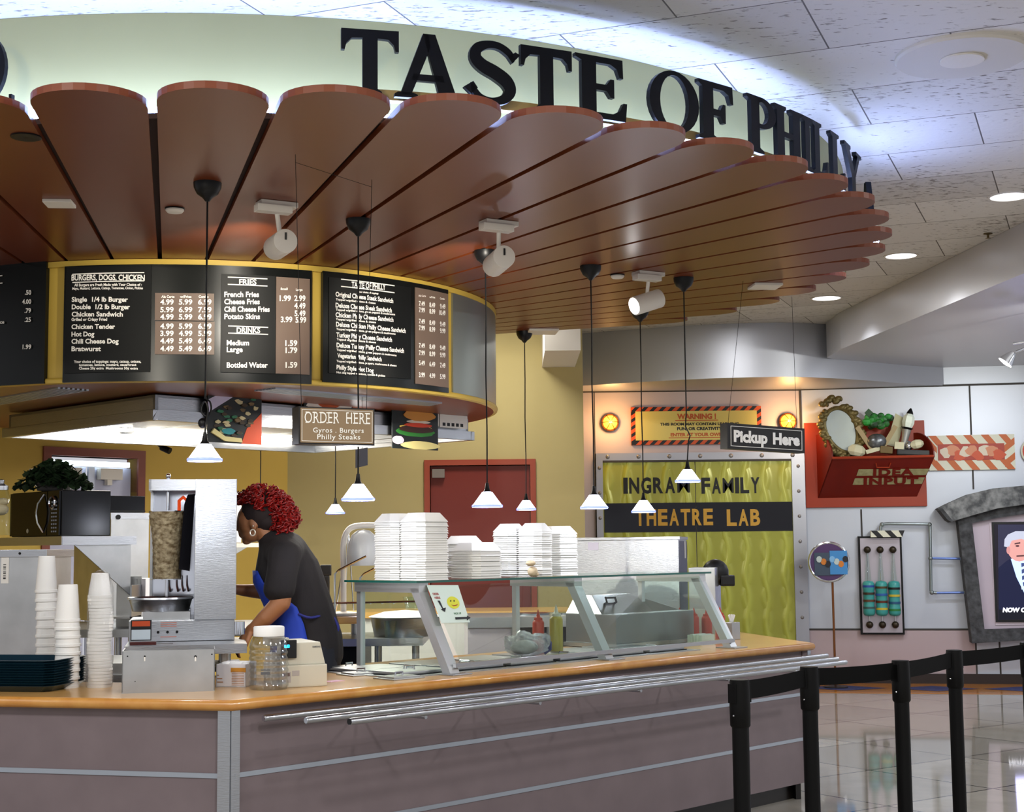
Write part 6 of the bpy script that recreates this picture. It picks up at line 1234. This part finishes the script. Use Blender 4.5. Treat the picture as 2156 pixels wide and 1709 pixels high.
# ---- red hopper with junk
def tpx(px, py, n=0.0): return FT.px(px, py, n)
RED = mat('hopper_red', '#74170a', .4, noise=('#641208', 5, .3)); RED2 = mat('hopper_orange_red', '#98300c', .45)
u0, z0 = tpx(1697, 1069); u1, z1 = tpx(1945, 885); t, nb = on(FT, 'idea_hopper', 'red metal wall hopper lettered IDEA INPUT overflowing with junk', 'hopper', u0, 0, z0)
mb = nb(); mb.box(u0, -.04, z0, u1, -.005, z1); mb.build('back_plate', RED2, t, bevel=.006)
dpt = .42   # how far the mouth stands out
zb_, zm = tpx(1740, 1048, -.04)[1], tpx(1860, 962, -dpt)[1]
ubl, ubr = tpx(1722, 1048, -.04)[0], tpx(1928, 1048, -.04)[0]; uml, umr = tpx(1752, 962, -dpt)[0], tpx(1966, 962, -dpt)[0]; zk = tpx(1722, 915, -.06)[1]
ubl2 = ubl
mb = nb(); w_ = .012
mb.add([(ubl, -.04, zb_), (ubr, -.04, zb_), (umr, -dpt, zm), (uml, -dpt, zm), (ubl, -.04, zb_ + .02), (ubr, -.04, zb_ + .02), (umr, -dpt + .03, zm), (uml, -dpt + .03, zm)], [(0, 1, 2, 3), (7, 6, 5, 4), (3, 2, 6, 7), (0, 4, 5, 1)]); mb.build('front_slope', RED, t)
for ua, ub2 in ((ubl, uml), (ubr, umr)):
    mb = nb(); arc = [(ua, -.04, zb_), (ub2, -dpt, zm)] + [(ua + (ub2 - ua) * math.cos(a_), -.04 - (dpt - .04) * math.cos(a_), zm + (zk - zm) * math.sin(a_)) for a_ in [PI / 2 * i / 8 for i in range(1, 9)]]
    mb.add(arc + [(p[0] + .012, p[1], p[2]) for p in arc], [list(range(10)), list(range(10, 20))[::-1]] + [(i, 10 + i, 10 + (i + 1) % 10, (i + 1) % 10) for i in range(10)]); mb.build('side_cheek', RED, t)
mb = nb(); mb.tube([(uml, -dpt, zm), (umr, -dpt, zm)], .014, 8); mb.build('rim', RED2, t, smooth=True)
Ph = FT.pt(uml, -dpt, zm); Uh = Vector((FT.u.x, FT.u.y, 0)); Vh = (Ph - FT.pt(uml, -.04, zb_)).normalized(); Vh = (Vh - Uh * Vh.dot(Uh)).normalized(); Nh = Uh.cross(Vh); Nh = -Nh if Nh.y > 0 else Nh
loc = FT.pt(u0, 0, z0); Ri = Matrix.Rotation(-FT.a, 3, 'Z')
def hp(px, py): q = plane_hit(px, py, Ph, Nh) - Ph; return q.dot(Uh), q.dot(Vh)
def hpt(a, b, e=.004): return Ri @ (Ph + Uh * a + Vh * b + Nh * e - loc)
for q in (((1803, 1000), (1839, 1000)), ((1839, 986), (1956, 985)), ): pass
CREAM = mat('weathered_cream', '#a8a47a', .6, noise=('#8f8a62', 30, .2))
for c4 in (((1808, 987), (1957, 986), (1949, 999), (1803, 1001)), ((1800, 1006), (1947, 1004), (1941, 1018), (1795, 1020))):
    mb = MB(); mb.add([hpt(*hp(*c)) for c in c4], [(0, 3, 2, 1)]); mb.build('cream_strip', CREAM, t)
for s, x0, x1, yb, cap in (('IDEA', 1838, 1924, 1000, 13.5), ('INPUT', 1818, 1933, 1019, 13.5)):
    A = hp(x0, yb); B2 = hp(x1, yb - 1); C_ = hp(x0, yb - cap)[1] - A[1]; mb = MB(); put_text(mb, s, A[0], B2[0], A[1], B2[1], C_, lambda x, z: hpt(x, z, .008), bold=.05, spacing=1.15); mb.build('lettering', RED, t, weld=False)
A = hp(1846, 977); mb = MB(); mb.tube([hpt(*hp(1844, 974), .004), hpt(*hp(1846, 981), .02), hpt(*hp(1872, 981), .02), hpt(*hp(1875, 974), .004)], .006, 6); mb.build('pull_handle', RED2, t, smooth=True)
# junk in the hopper, each piece its own thing
def junk(name, label, cat, px, py, n, m=None, f=None, smooth=True):
    u, z = tpx(px, py, n); t = thing(name, label, cat, FT.pt(u, n, z), FT.a, 'junk in the red hopper'); f(t); return t
K_ = 1 / FOC * 14.6    # metres per photo pixel at the hopper
def jmirror(t):
    R_ = Matrix.Rotation(-.35, 4, 'Y'); GOLD = mat('aged_gold', '#8d7d4c', .45, .5, noise=('#4e4426', 12, .3))
    el = [(30 * K_ * math.sin(a) * (1 + .12 * math.cos(a)), 46 * K_ * math.cos(a)) for a in [2 * PI * i / 36 for i in range(36)]]
    mb = MB(R_); mb.slab([(p[0], p[1]) for p in el][::-1], -.01, .01); mb.build('mirror_glass', mat('hazy_mirror', '#aeb6ae', .25, .6, bump=(3, .4)), t)
    mb = MB(R_); mb.tube([(p[0] * 1.08, -.01, p[1] * 1.08) for p in el + el[:1]], .022, 8); mb.build('inner_frame', GOLD, t, smooth=True); mb = MB(R_)
    for i in range(64):
        a = 2 * PI * i / 64; s_ = 1.28 + .10 * math.sin(i * 1.7) + (.25 if abs(a) < .5 or a > 5.8 else 0); mb.ball((30 * K_ * math.sin(a) * s_, -.015, 46 * K_ * math.cos(a) * s_ * .98), .034 + .014 * math.sin(i * 2.3), .025, .03, 8, 6)
    mb.build('carved_ornament', GOLD, t, smooth=True, weld=False)
junk('ornate_mirror', 'tarnished oval mirror with carved golden frame leaning in the red hopper', 'mirror', 1772, 906, -.26, f=jmirror)
def jgreen(t):
    G = mat('bright_green_plastic', '#2f9a3a', .4, noise=('#1c3a1e', 9, .1))
    for k in range(9):
        mb = MB(); c_ = Vector(((-18 + k * 5) * K_, .02 * (k % 3), (4 + 9 * math.sin(k * 1.9)) * K_)); mb.ball(c_, .05, .03, .04, 8, 6, Matrix.Rotation(k, 3, 'Y')); mb.ball(c_ + Vector((.05, 0, .02)), .035, .025, .035, 8, 6); mb.build('green_leaf', G, t)
    mb = MB(); mb.obox((-13 * K_, 0, 24 * K_), .06, .02, .06, Matrix.Rotation(.78, 3, 'Y')); mb.tube([(-13 * K_, 0, 20 * K_), (-12 * K_, 0, 6 * K_)], .01, 6); mb.build('clover', mat('dark_green', '#28502a', .5), t)
junk('green_garland', 'bright green plastic leaves sticking out of the red hopper', 'decoration', 1843, 892, -.22, f=jgreen)
def jlant(t):
    R_ = Matrix.Rotation(.22, 4, 'Y'); mb = MB(R_); mb.lathe([(.03, -.32), (.035, -.10), (.045, -.02)], (0, 0, 0), 12); mb.build('post', mat('pale_grey_metal', '#a3a59f', .4, .5), t, smooth=True)
    mb = MB(R_); mb.lathe([(.045, 0), (.06, .05), (.055, .11), (.03, .14)], (0, 0, 0), 6); mb.build('lamp_glass', mat('bright_glass', '#f4fff0', .1), t); mb = MB(R_); mb.lathe([(.062, .0), (.05, -.01), (.03, -.03)], (0, 0, 0), 8); mb.lathe([(.034, .14), (.028, .16), (.012, .19), (.001, .2)], (0, 0, 0), 10); mb.build('cap', BLACKM, t)
junk('toy_lantern', 'tilted pale street lantern ornament standing in the red hopper', 'lantern', 1910, 900, -.25, f=jlant)
def jpaper(t):
    mb = MB(Matrix.Rotation(.25, 4, 'Y')); mb.add([(-.05, 0, -.16), (.06, 0, -.16), (.07, 0, .14), (-.03, 0, .17), (-.05, .02, -.16), (.06, .02, -.16), (.07, .02, .14), (-.03, .02, .17)], [(0, 1, 2, 3), (7, 6, 5, 4), (0, 4, 5, 1), (1, 5, 6, 2), (2, 6, 7, 3), (3, 7, 4, 0)]); mb.build('page', mat('old_paper', '#c2bf9c', .7), t)
junk('paper_roll', 'old cream paper board upright between the green leaves and lantern', 'paper', 1884, 906, -.20, f=jpaper)
def jframe(t):
    Wm = mat('pale_wood', '#a8946c', .6)
    for rx in (-.55, .55): mb = MB(); mb.obox((.12 * (1 if rx > 0 else -1), 0, .02), .045, .03, .26, Matrix.Rotation(rx * (1 if rx > 0 else 1), 3, 'Y')); mb.build('wood_bar', Wm, t)
    mb = MB(); mb.ball((0, 0, -.02), .10, .06, .08, 12, 8); mb.build('dark_gadget', mat('dark_gadget', '#4b4e50', .3, .7, noise=('#8c9094', 20, .2)), t, smooth=True)
junk('roof_frame', 'small wooden roof frame with grey gadget in the middle of the hopper', 'ornament', 1846, 925, -.32, f=jframe)
for k, (px, py, a_, l, lab) in enumerate(((1803, 948, .2, .16, 'crumpled white paper at the left front of the hopper'), (1838, 948, .25, .14, 'short cream stick lying on the hopper rim'), (1893, 938, -.1, .09, 'small white box under the toy lantern'), (1930, 935, -.2, .12, 'cream crumpled block at the right end of the hopper'))):
    def jj(t, k=k, a_=a_, l=l):
        mb = MB()
        if k in (0, 3): mb.ball((0, 0, 0), l * .6, .05, l * .4, 7, 5, Matrix.Rotation(a_, 3, 'Y'))
        else: mb.obox((0, 0, 0), l, .05, .04 if k == 1 else .07, Matrix.Rotation(-a_, 3, 'Y'))
        mb.build('piece', mat('junk_cream', '#d2cfae', .6), t)
    junk('scrap', lab, 'scrap', px, py, -.33, f=jj)
def jdark(t):
    mb = MB(); mb.obox((0, 0, 0), .34, .08, .055, Matrix.Rotation(.06, 3, 'Y')); mb.build('case', BLACKP, t, bevel=.01); mb = MB(); mb.ball((-.05, 0, .07), .035, .03, .05, 10, 8); mb.build('shiny_knob', CHROME, t, smooth=True)
junk('dark_case', 'long black case lying on the right side of the hopper', 'case', 1925, 953, -.30, f=jdark)
def jbrown(t): mb = MB(); mb.obox((0, 0, 0), .12, .07, .07, Matrix.Rotation(.1, 3, 'Y')); mb.build('block', mat('brown_wood_block', '#6e5a30', .6), t, bevel=.008)
junk('wooden_block', 'brown block between the cream stick and the black case', 'block', 1866, 947, -.34, f=jbrown)
mb = MB(); 
# ---- striped sign, orange sign
u0, z0 = tpx(1956, 991); u1, z1 = tpx(2134, 914); t, nb = on(FT, 'striped_sign', 'long sign with orange and white diagonal stripes round a food picture', 'sign', u0, -.04, z0)
OS = mat('stripe_orange', '#c2622a', .5); CW = mat('stripe_cream', '#dcdcc8', .5)
mb = nb(); mb.box(u0, -.04, z0, u1, 0, z1); mb.build('sign_board', CW, t); mb = nb(); bw = .10; k = u0
while k < u1 - .05:
    w = min(.075, u1 - k)
    mb.add([(k, -.042, z1), (min(k + .075, u1), -.042, z1), (min(k + .155, u1), -.042, z1 - bw), (min(k + .08, u1), -.042, z1 - bw)], [(0, 3, 2, 1)])
    mb.add([(k, -.042, z0 + bw), (min(k + .075, u1), -.042, z0 + bw), (min(k + .155, u1), -.042, z0), (min(k + .08, u1), -.042, z0)], [(0, 3, 2, 1)]); k += .17
for za in (z0 + .02, z0 + .17):
    mb.add([(u1 - .10, -.0425, za), (u1, -.0425, za + .08), (u1, -.0425, za + .15), (u1 - .10, -.0425, za + .07)], [(0, 1, 2, 3)]); mb.add([(u0, -.0425, za + .10), (u0 + .08, -.0425, za), (u0 + .08, -.0425, za + .06), (u0, -.0425, za + .16)], [(0, 1, 2, 3)])
mb.build('orange_stripes', OS, t, weld=False)
mb = nb(); a0_, b0_ = u0 + .09, u1 - .10; mb.box(a0_, -.046, z0 + bw, b0_, -.04, z1 - bw + .01); pc = mb.build('picture', mat('picture_red', '#a83a28', .5), t)
for k in range(9):
    mb = nb(); cx_ = a0_ + .08 + k * (b0_ - a0_ - .14) / 8; cz_ = (z0 + z1) / 2 + .03 * math.sin(k * 2.2); mb.slab([(cx_ + .06 * math.cos(q) * (1 + .3 * math.sin(q * 3 + k)), cz_ + .055 * math.sin(q)) for q in [2 * PI * i / 10 for i in range(10)]], -.047 - .0004 * k, -.046); mb.build('food_shape', mat(('pic_cream', 'pic_peach', 'pic_orange')[k % 3], ('#d9cdb8', '#d08a66', '#c8502a')[k % 3], .5), pc if False else t)
u, z = tpx(2178, 950); t, nb = on(FT, 'round_sign', 'orange red round sign cut off by the right edge of the photo', 'sign', u, -.02, z); mb = nb(); mb.cyl((u, 0, z), (u, -.04, z), .13, n=36); mb.build('disc', mat('round_red', '#c23a20', .5), t, smooth=True); mb = nb(); mb.tube([(u + .13 * math.cos(a), -.04, z + .13 * math.sin(a)) for a in [2 * PI * i / 30 for i in range(31)]], .01, 6); mb.build('rim', CW, t, smooth=True)
# ---- round sign on a pole
u, z = FT.px(1745, 1183, -.5); t = thing('pole_sign', 'round purple sign with posters on a tall rusty pole', 'sign', FT.pt(u, -.5, 0), FT.a); r = 39 / FOC * 14.6
mb = MB(); mb.cyl((0, 0, z), (0, -.02, z), r, n=40); mb.build('disc', mat('purple_disc', '#4a2f5e', .35), t, smooth=True)
mb = MB(); mb.tube([(r * 1.03 * math.cos(a), -.012, z + r * 1.03 * math.sin(a)) for a in [2 * PI * i / 40 for i in range(41)]], .013, 8); mb.build('chrome_rim', CHROME, t, smooth=True)
mb = MB(); mb.cyl((0.03, .01, 0), (0.03, .01, z - r * .9), .011, n=12); mb.build('pole', mat('rusty_brass_pole', '#7a4a24', .5, .4), t, smooth=True); mb = MB(); mb.lathe([(.12, 0), (.12, .012), (.02, .03)], (.03, .01, 0), 24); mb.build('base', BLACKM, t, smooth=True)
kx = 14.4 / FOC
mb = MB(); mb.box(-30 * kx, -.028, z - 28 * kx, 8 * kx, -.022, z + 20 * kx); pa = mb.build('dark_poster', mat('poster_dark_teal', '#3c4a5c', .5), t); mb = MB(); mb.box(2 * kx, -.033, z - 26 * kx, 38 * kx, -.028, z + 24 * kx); pb = mb.build('blue_poster', mat('poster_blue', '#3f86c4', .5), t)
for k in range(7): mb = MB(); c_ = ((-20 + 9 * k) * kx, z + (6 - 5 * (k % 3)) * kx); mb.slab([(c_[0] + 6 * kx * math.cos(q), c_[1] + 7 * kx * math.sin(q)) for q in [2 * PI * i / 9 for i in range(9)]], -.036, -.0285); mb.build('print_shape', mat(('p_pale', 'p_orange', 'p_black', 'p_sky')[k % 4], ('#b9c6c4', '#c9782c', '#1c1c24', '#7ab0dc')[k % 4], .5), t)
# ---- resistor panel
u0, z0 = tpx(1812, 1335); u1, z1 = tpx(1897, 1128); t, nb = on(FT, 'gauge_panel', 'tall wall panel with three turquoise banded glass tubes', 'wall display', u0, -.05, z0)
mb = nb(); mb.box(u0, -.05, z0, u1, 0, z1); mb.build('frame', BLACKM, t); mb = nb(); mb.box(u0 + .02, -.058, z0 + .02, u1 - .02, -.05, z1 - .02); mb.build('steel_plate', mat('lilac_steel', '#b5aeb6', .3, .4), t)
uc0 = tpx(1832, 1135)[0]; uc1 = u1 - .0; mb = nb(); mb.box(uc0, -.14, z1 - .01, uc1, -.02, z1 + .055); mb.build('striped_cap', CW, t); mb = nb()
for k in range(3): a = uc0 + k * .135; mb.add([(a, -.142, z1 + .055), (a + .06, -.142, z1 + .055), (min(a + .12, uc1), -.142, z1 - .01), (min(a + .06, uc1), -.142, z1 - .01)], [(0, 3, 2, 1)])
mb.build('cap_stripes', BLACKP, t, weld=False)
TQ = mat('turquoise_ceramic', '#3f9a96', .3)
bands = [('#2c4a9a', '#3a2a1c', '#5c3a24', '#3a5a5a'), ('#4a3a1c', '#2f5fa8', '#5c3020', '#c8b43c'), ('#141414', '#c8b43c', '#24507a', '#2a7a3a')]
for k, px in enumerate((1829, 1856, 1883)):
    uc = tpx(px, 1250, -.10)[0]; zt_, zb2 = tpx(px, 1157, -.1)[1], tpx(px, 1315, -.1)[1]
    for zz in (zt_, zb2): mb = nb(); mb.ball((uc, -.10, zz), .036, .036, .036, 14, 10); mb.cyl((uc, -.05, zz), (uc, -.1, zz), .02, n=12); mb.build('dark_knob', mat('dark_bronze', '#3a3226', .35, .6), t, smooth=True)
    za, zb3 = tpx(px, 1222, -.1)[1], tpx(px, 1297, -.1)[1]
    mb = nb(); mb.lathe([(.012, zt_ - .03), (.03, za + .01), (.03, za)], (uc, -.1, 0), 14); mb.build('glass_tube', PANE, t, smooth=True); mb = nb(); mb.cyl((uc, -.1, zt_), (uc, -.1, zb2), .004, n=8); mb.build('wire', CHROME, t)
    mb = nb(); r = .058; h = za - zb3; mb.lathe([(.001, zb3), (r * .8, zb3 + .008), (r, zb3 + .03), (r, zb3 + .08), (r * .92, zb3 + .1), (r * .92, za - .1), (r, za - .08), (r, za - .03), (r * .8, za - .008), (.001, za)], (uc, -.1, 0), 24); bd = mb.build('banded_tube', TQ, t, smooth=True, ang=60)
    for j, c in enumerate(bands[k]): zz = za - h * (.16 + .2 * j + .03 * k); mb = nb(); mb.lathe([(r * 1.01, zz - .011), (r * 1.01, zz + .011)], (uc, -.1, 0), 24); mb.build('colour_band', mat('band_' + c[1:], c, .4), bd, smooth=True); bd.children[-1].matrix_parent_inverse.identity() if bd.children else None
# ---- pipes from the panel to the screen frame
t, nb = on(FT, 'wall_pipe', 'thin galvanised pipe running from the gauge panel to the screen frame', 'pipe', *((lambda q: (q[0], -.08, q[1]))(tpx(1854, 1118, -.08))))
def tp(px, py, n=-.08): u, z = tpx(px, py, n); return (u, n, z)
GP = mat('galvanised_pipe', '#8c9698', .35, .7); mb = nb(); mb.tube([tp(1854, 1126), tp(1854, 1108), tp(1859, 1103), tp(1870, 1102), tp(1957, 1103), tp(1958, 1106), tp(1960, 1244), tp(1963, 1247), tp(1972, 1248)], .016, 10); mb.build('pipe_run', GP, t, smooth=True)
BLP = mat('blue_pipe', '#5f78b4', .35, .3); mb = nb(); mb.tube([tp(1962, 1175), tp(2027, 1176)], .012, 8); mb.build('blue_branch', BLP, t, smooth=True); mb = nb(); mb.tube([tp(1972, 1248), tp(2036, 1247)], .012, 8); mb.build('blue_branch', BLP, t, smooth=True)
for px, py in ((1857, 1104), (1957, 1104), (1959, 1175), (1962, 1247), (2026, 1176), (2034, 1247)): mb = nb(); mb.ball(tp(px, py), .024, .024, .024, 10, 8); mb.build('joint', GP, t, smooth=True)
# ---- stone screen frame with the screen
q = tpx(2045, 1350, -.12); t, nb = on(FT, 'screen_frame', 'slanting grey stone frame round the television at the right edge', 'frame', q[0], -.12, q[1])
STN = mat('rough_grey_stone', '#4c4e50', .85, noise=('#8a8c8c', 14, .16), bump=(18, 1.0)); STD = mat('dark_stone', '#2f3032', .85, noise=('#55575a', 16, .2), bump=(20, 1.0))
def poly_slab(pts, n0, n1, m, nm): mb = nb(); mb.slab([tpx(px, py, n0) for px, py in pts], n0, n1); return mb.build(nm, m, t)
poly_slab([(1975, 1070), (1995, 1060), (2040, 1040), (2090, 1028), (2156, 1022), (2330, 1024), (2330, 1062), (2156, 1062), (2100, 1070), (2050, 1084), (2003, 1098)][::-1], -.30, -.02, STN, 'stone_lintel')
poly_slab([(1976, 1070), (1984, 1069), (2006, 1096), (2003, 1099), (1995, 1094)][::-1], -.305, -.02, STD, 'lintel_end')
poly_slab([(2017, 1095), (2050, 1082), (2100, 1068), (2156, 1060), (2330, 1060), (2330, 1080), (2156, 1082), (2100, 1090), (2047, 1101), (2073, 1325), (2156, 1322), (2330, 1318), (2330, 1345), (2156, 1348), (2047, 1354)][::-1], -.22, -.02, STD, 'stone_surround')
poly_slab([(2047, 1101), (2100, 1090), (2156, 1082), (2330, 1080), (2330, 1318), (2156, 1322), (2073, 1325)][::-1], -.16, -.01, mat('lilac_panel', '#c3b6c2', .4), 'inner_panel')
poly_slab([(2083, 1100), (2330, 1096), (2330, 1312), (2096, 1316)][::-1], -.168, -.158, mat('lilac_bezel', '#cfc2cc', .4), 'bezel')
ua, za = tpx(2101, 1305, -.185); ub, zb2 = tpx(2097, 1103, -.185); W_s = 1.15
t, nb = on(FT, 'television', 'lit television screen showing a grey haired man in a suit', 'television', ua, -.185, za); u1 = ua + W_s
mb = nb(); mb.box(ua - .02, -.184, za - .02, u1, -.165, zb2 + .02); mb.build('casing', BLACKP, t)
mb = nb(); mb.box(ua, -.187, za, u1, -.184, zb2); mb.build('screen', mat('screen_dark', '#14101c', .2, emit='#1a1420', es=.6), t)
def sc_(nm, col, pts, e, es=1.0): mb = nb(); mb.slab([tpx(px, py, -.187) for px, py in pts][::-1], -.1875 - e, -.187); return mb.build(nm, mat('screen_' + nm, col, .3, emit=col, es=es), t)
def circ(cx_, cy_, rx, ry, n=20): return [(cx_ + rx * math.cos(a), cy_ + ry * math.sin(a)) for a in [2 * PI * i / n for i in range(n)]]
sc_('backdrop', '#2a2a44', [(2101, 1104), (2260, 1104), (2262, 1302), (2103, 1304)], .0003, .5); sc_('suit', '#0b1030', [(2103, 1302), (2102, 1195), (2120, 1180), (2135, 1172), (2210, 1175), (2240, 1200), (2245, 1300)], .001, .9)
sc_('shirt', '#aac4ff', [(2128, 1176), (2160, 1176), (2168, 1215), (2160, 1255), (2140, 1215)], .0015, 1.3); sc_('tie', '#34406c', [(2150, 1185), (2162, 1185), (2168, 1240), (2160, 1262), (2152, 1220)], .002, 1.0)
for k in range(4): sc_('tie_stripe', '#b8c4e0', [(2150, 1194 + k * 14), (2164, 1188 + k * 14), (2165, 1193 + k * 14), (2151, 1199 + k * 14)], .0024, 1.0)
sc_('face', '#c08a84', circ(2146, 1150, 26, 32), .002, 1.0); sc_('hair', '#a4a8b8', [(2114, 1150), (2115, 1135), (2122, 1125), (2138, 1118), (2160, 1118), (2176, 1128), (2176, 1142), (2150, 1134), (2130, 1138), (2124, 1152)], .0026, 1.0); sc_('ear', '#b07a78', circ(2123, 1158, 4, 8), .003, 1.0)
for nm, pts in (('eyebrow', [(2136, 1143), (2148, 1141), (2148, 1144), (2136, 1146)]), ('eye_shape', circ(2142, 1149, 4, 2)), ('mouth_shape', [(2140, 1169), (2156, 1168), (2156, 1171), (2140, 1172)])): sc_(nm, '#4a2c30', pts, .0034, .8)
sc_('lower_band', '#060818', [(2103, 1283), (2300, 1280), (2300, 1302), (2103, 1304)], .0036, .6)
mb = nb(); A, zA = tpx(2111, 1288, -.19); B2, _ = tpx(2160, 1288, -.19); put_text(mb, 'NOW O', A, B2, zA, zA, .04, lambda x, z: (x, -.1925, z), bold=.05, shear=.15); mb.build('caption', mat('screen_white', '#f4f6ff', .3, emit='#f4f6ff', es=1.5), t, weld=False)
lamp('AREA', 'screen_glow', FT.pt(ua + .55, -.25, (za + zb2) / 2), 8, (.55, .55, 1), .9, FT.pt(ua + .5, -2.5, .6), size_y=.8)
# ---- chrome spotlight from the bulkhead and added hidden spots beside it
p = YP(2128, 745, 11.2); t = thing('halogen_spotlight', 'chrome halogen spotlight on an arm under the white bulkhead', 'spotlight', p)
mb = MB(); mb.tube([(.25, -.1, .0 + (zb - p.z)), (.16, -.06, .06), (.04, 0, .015)], .012, 8); mb.tube([(.02, 0, .08), (.2, -.05, .10)], .012, 8); mb.build('arm', CHROME, t, smooth=True)
dv = Vector((-.62, .1, -.75)).normalized(); mb = MB(); c0_ = Vector((.02, 0, .01)); mb.lathe([(.02, 0), (.035, .03), (.058, .09), (.062, .10)], c0_, 24, ax=dv); mb.build('lamp_cup', CHROME, t, smooth=True)
mb = MB(); mb.cyl(c0_ + dv * .095, c0_ + dv * .099, .056, n=24); mb.build('lens', mat('lens_glow', '#ffffff', .5, emit='#ffffff', es=10), t)
lamp('SPOT', 'halogen_beam', p + c0_ + dv * .12, 45, (1, .98, .88), .04, FT.pt(1.4, 0, 2.2), spot=75, blend=.8)
for k, (x, y, z, tg, e) in enumerate(((4.4, 10.2, 3.0, (3.35, 14.2, 3.1), 130), (4.9, 12.0, 3.0, (4.6, 14.9, 1.9), 25))): lamp('SPOT', 'hidden_fill_spot', (x, y, z), e, (1, .98, .9), .04, tg, spot=65, blend=.8)  # hidden spots added out of view to brighten soffit band and wall
# ================================================================== belt barrier posts
BP = mat('black_powder_coat', '#020202', .5, spec=.2); BELT = mat('black_belt', '#020202', .8, spec=.15)
posts = []
for px, py, lab in ((1556.5, 1430, 'black belt barrier post nearest the counter front, leftmost of the row'), (1703, 1403, 'black belt barrier post second from the left'), (1895.5, 1390, 'black belt barrier post third from the left'), (2008.5, 1368, 'black belt barrier post fourth from the left'), (2163, 1352, 'black belt barrier post cut by the right edge of the photo')):
    w_ = 0.9; p = ZP(px, py, w_ + .0); t = thing('barrier_post', lab, 'barrier post', (p.x, p.y, 0), math.atan2(.6, .8), 'belt barrier posts'); posts.append(p)
    mb = MB(); mb.cyl((0, 0, .02), (0, 0, w_ - .16), .0315, n=24); mb.build('tube', BP, t, smooth=True, ang=50)
    mb = MB(); mb.lathe([(.033, w_ - .175), (.038, w_ - .168), (.039, w_ - .10), (.037, w_ - .01), (.036, w_), (.001, w_ + .001)], (0, 0, 0), 28); mb.box(-.043, -.018, w_ - .085, .043, .018, w_ - .015); mb.build('belt_head', BP, t, smooth=True, ang=40)
    mb = MB(); mb.lathe([(.17, 0), (.17, .008), (.14, .02), (.04, .03), (.033, .035)], (0, 0, 0), 36); mb.build('base', BP, t, smooth=True)
    mb = MB(); mb.ball((-.039, -.005, w_ - .13), .004); mb.build('catch', CHROME, t)
for k in range(4):
    a, b = posts[k], posts[k + 1]; d = (b - a).normalized(); s_ = a + d * .045; e_ = b - d * .045; sd = Vector((-d.y, d.x, 0)) * .0012; sag = .004
    t = thing('barrier_belt', ('black retractable belt between the first and second barrier posts', 'black retractable belt between the second and third barrier posts', 'black retractable belt between the third and fourth barrier posts', 'black retractable belt running to the post at the right edge')[k], 'belt', s_ - Vector((0, 0, .08)), 0, 'belts of the barrier')
    o_ = s_ - Vector((0, 0, .08)); mb = MB(Matrix.Translation(-o_)); n = 12; vs = []
    for i in range(n + 1):
        q = s_.lerp(e_, i / n); dz = -sag * 4 * (i / n) * (1 - i / n)
        for off in (sd, -sd):
            for z in (-.008, -.078): vs.append(q + off + Vector((0, 0, z + dz)))
    fs_ = []
    for i in range(n): b4 = i * 4; fs_ += [(b4, b4 + 1, b4 + 5, b4 + 4), (b4 + 2, b4 + 6, b4 + 7, b4 + 3), (b4, b4 + 4, b4 + 6, b4 + 2), (b4 + 1, b4 + 3, b4 + 7, b4 + 5)]
    mb.add(vs, fs_); mb.build('webbing', BELT, t, smooth=True)
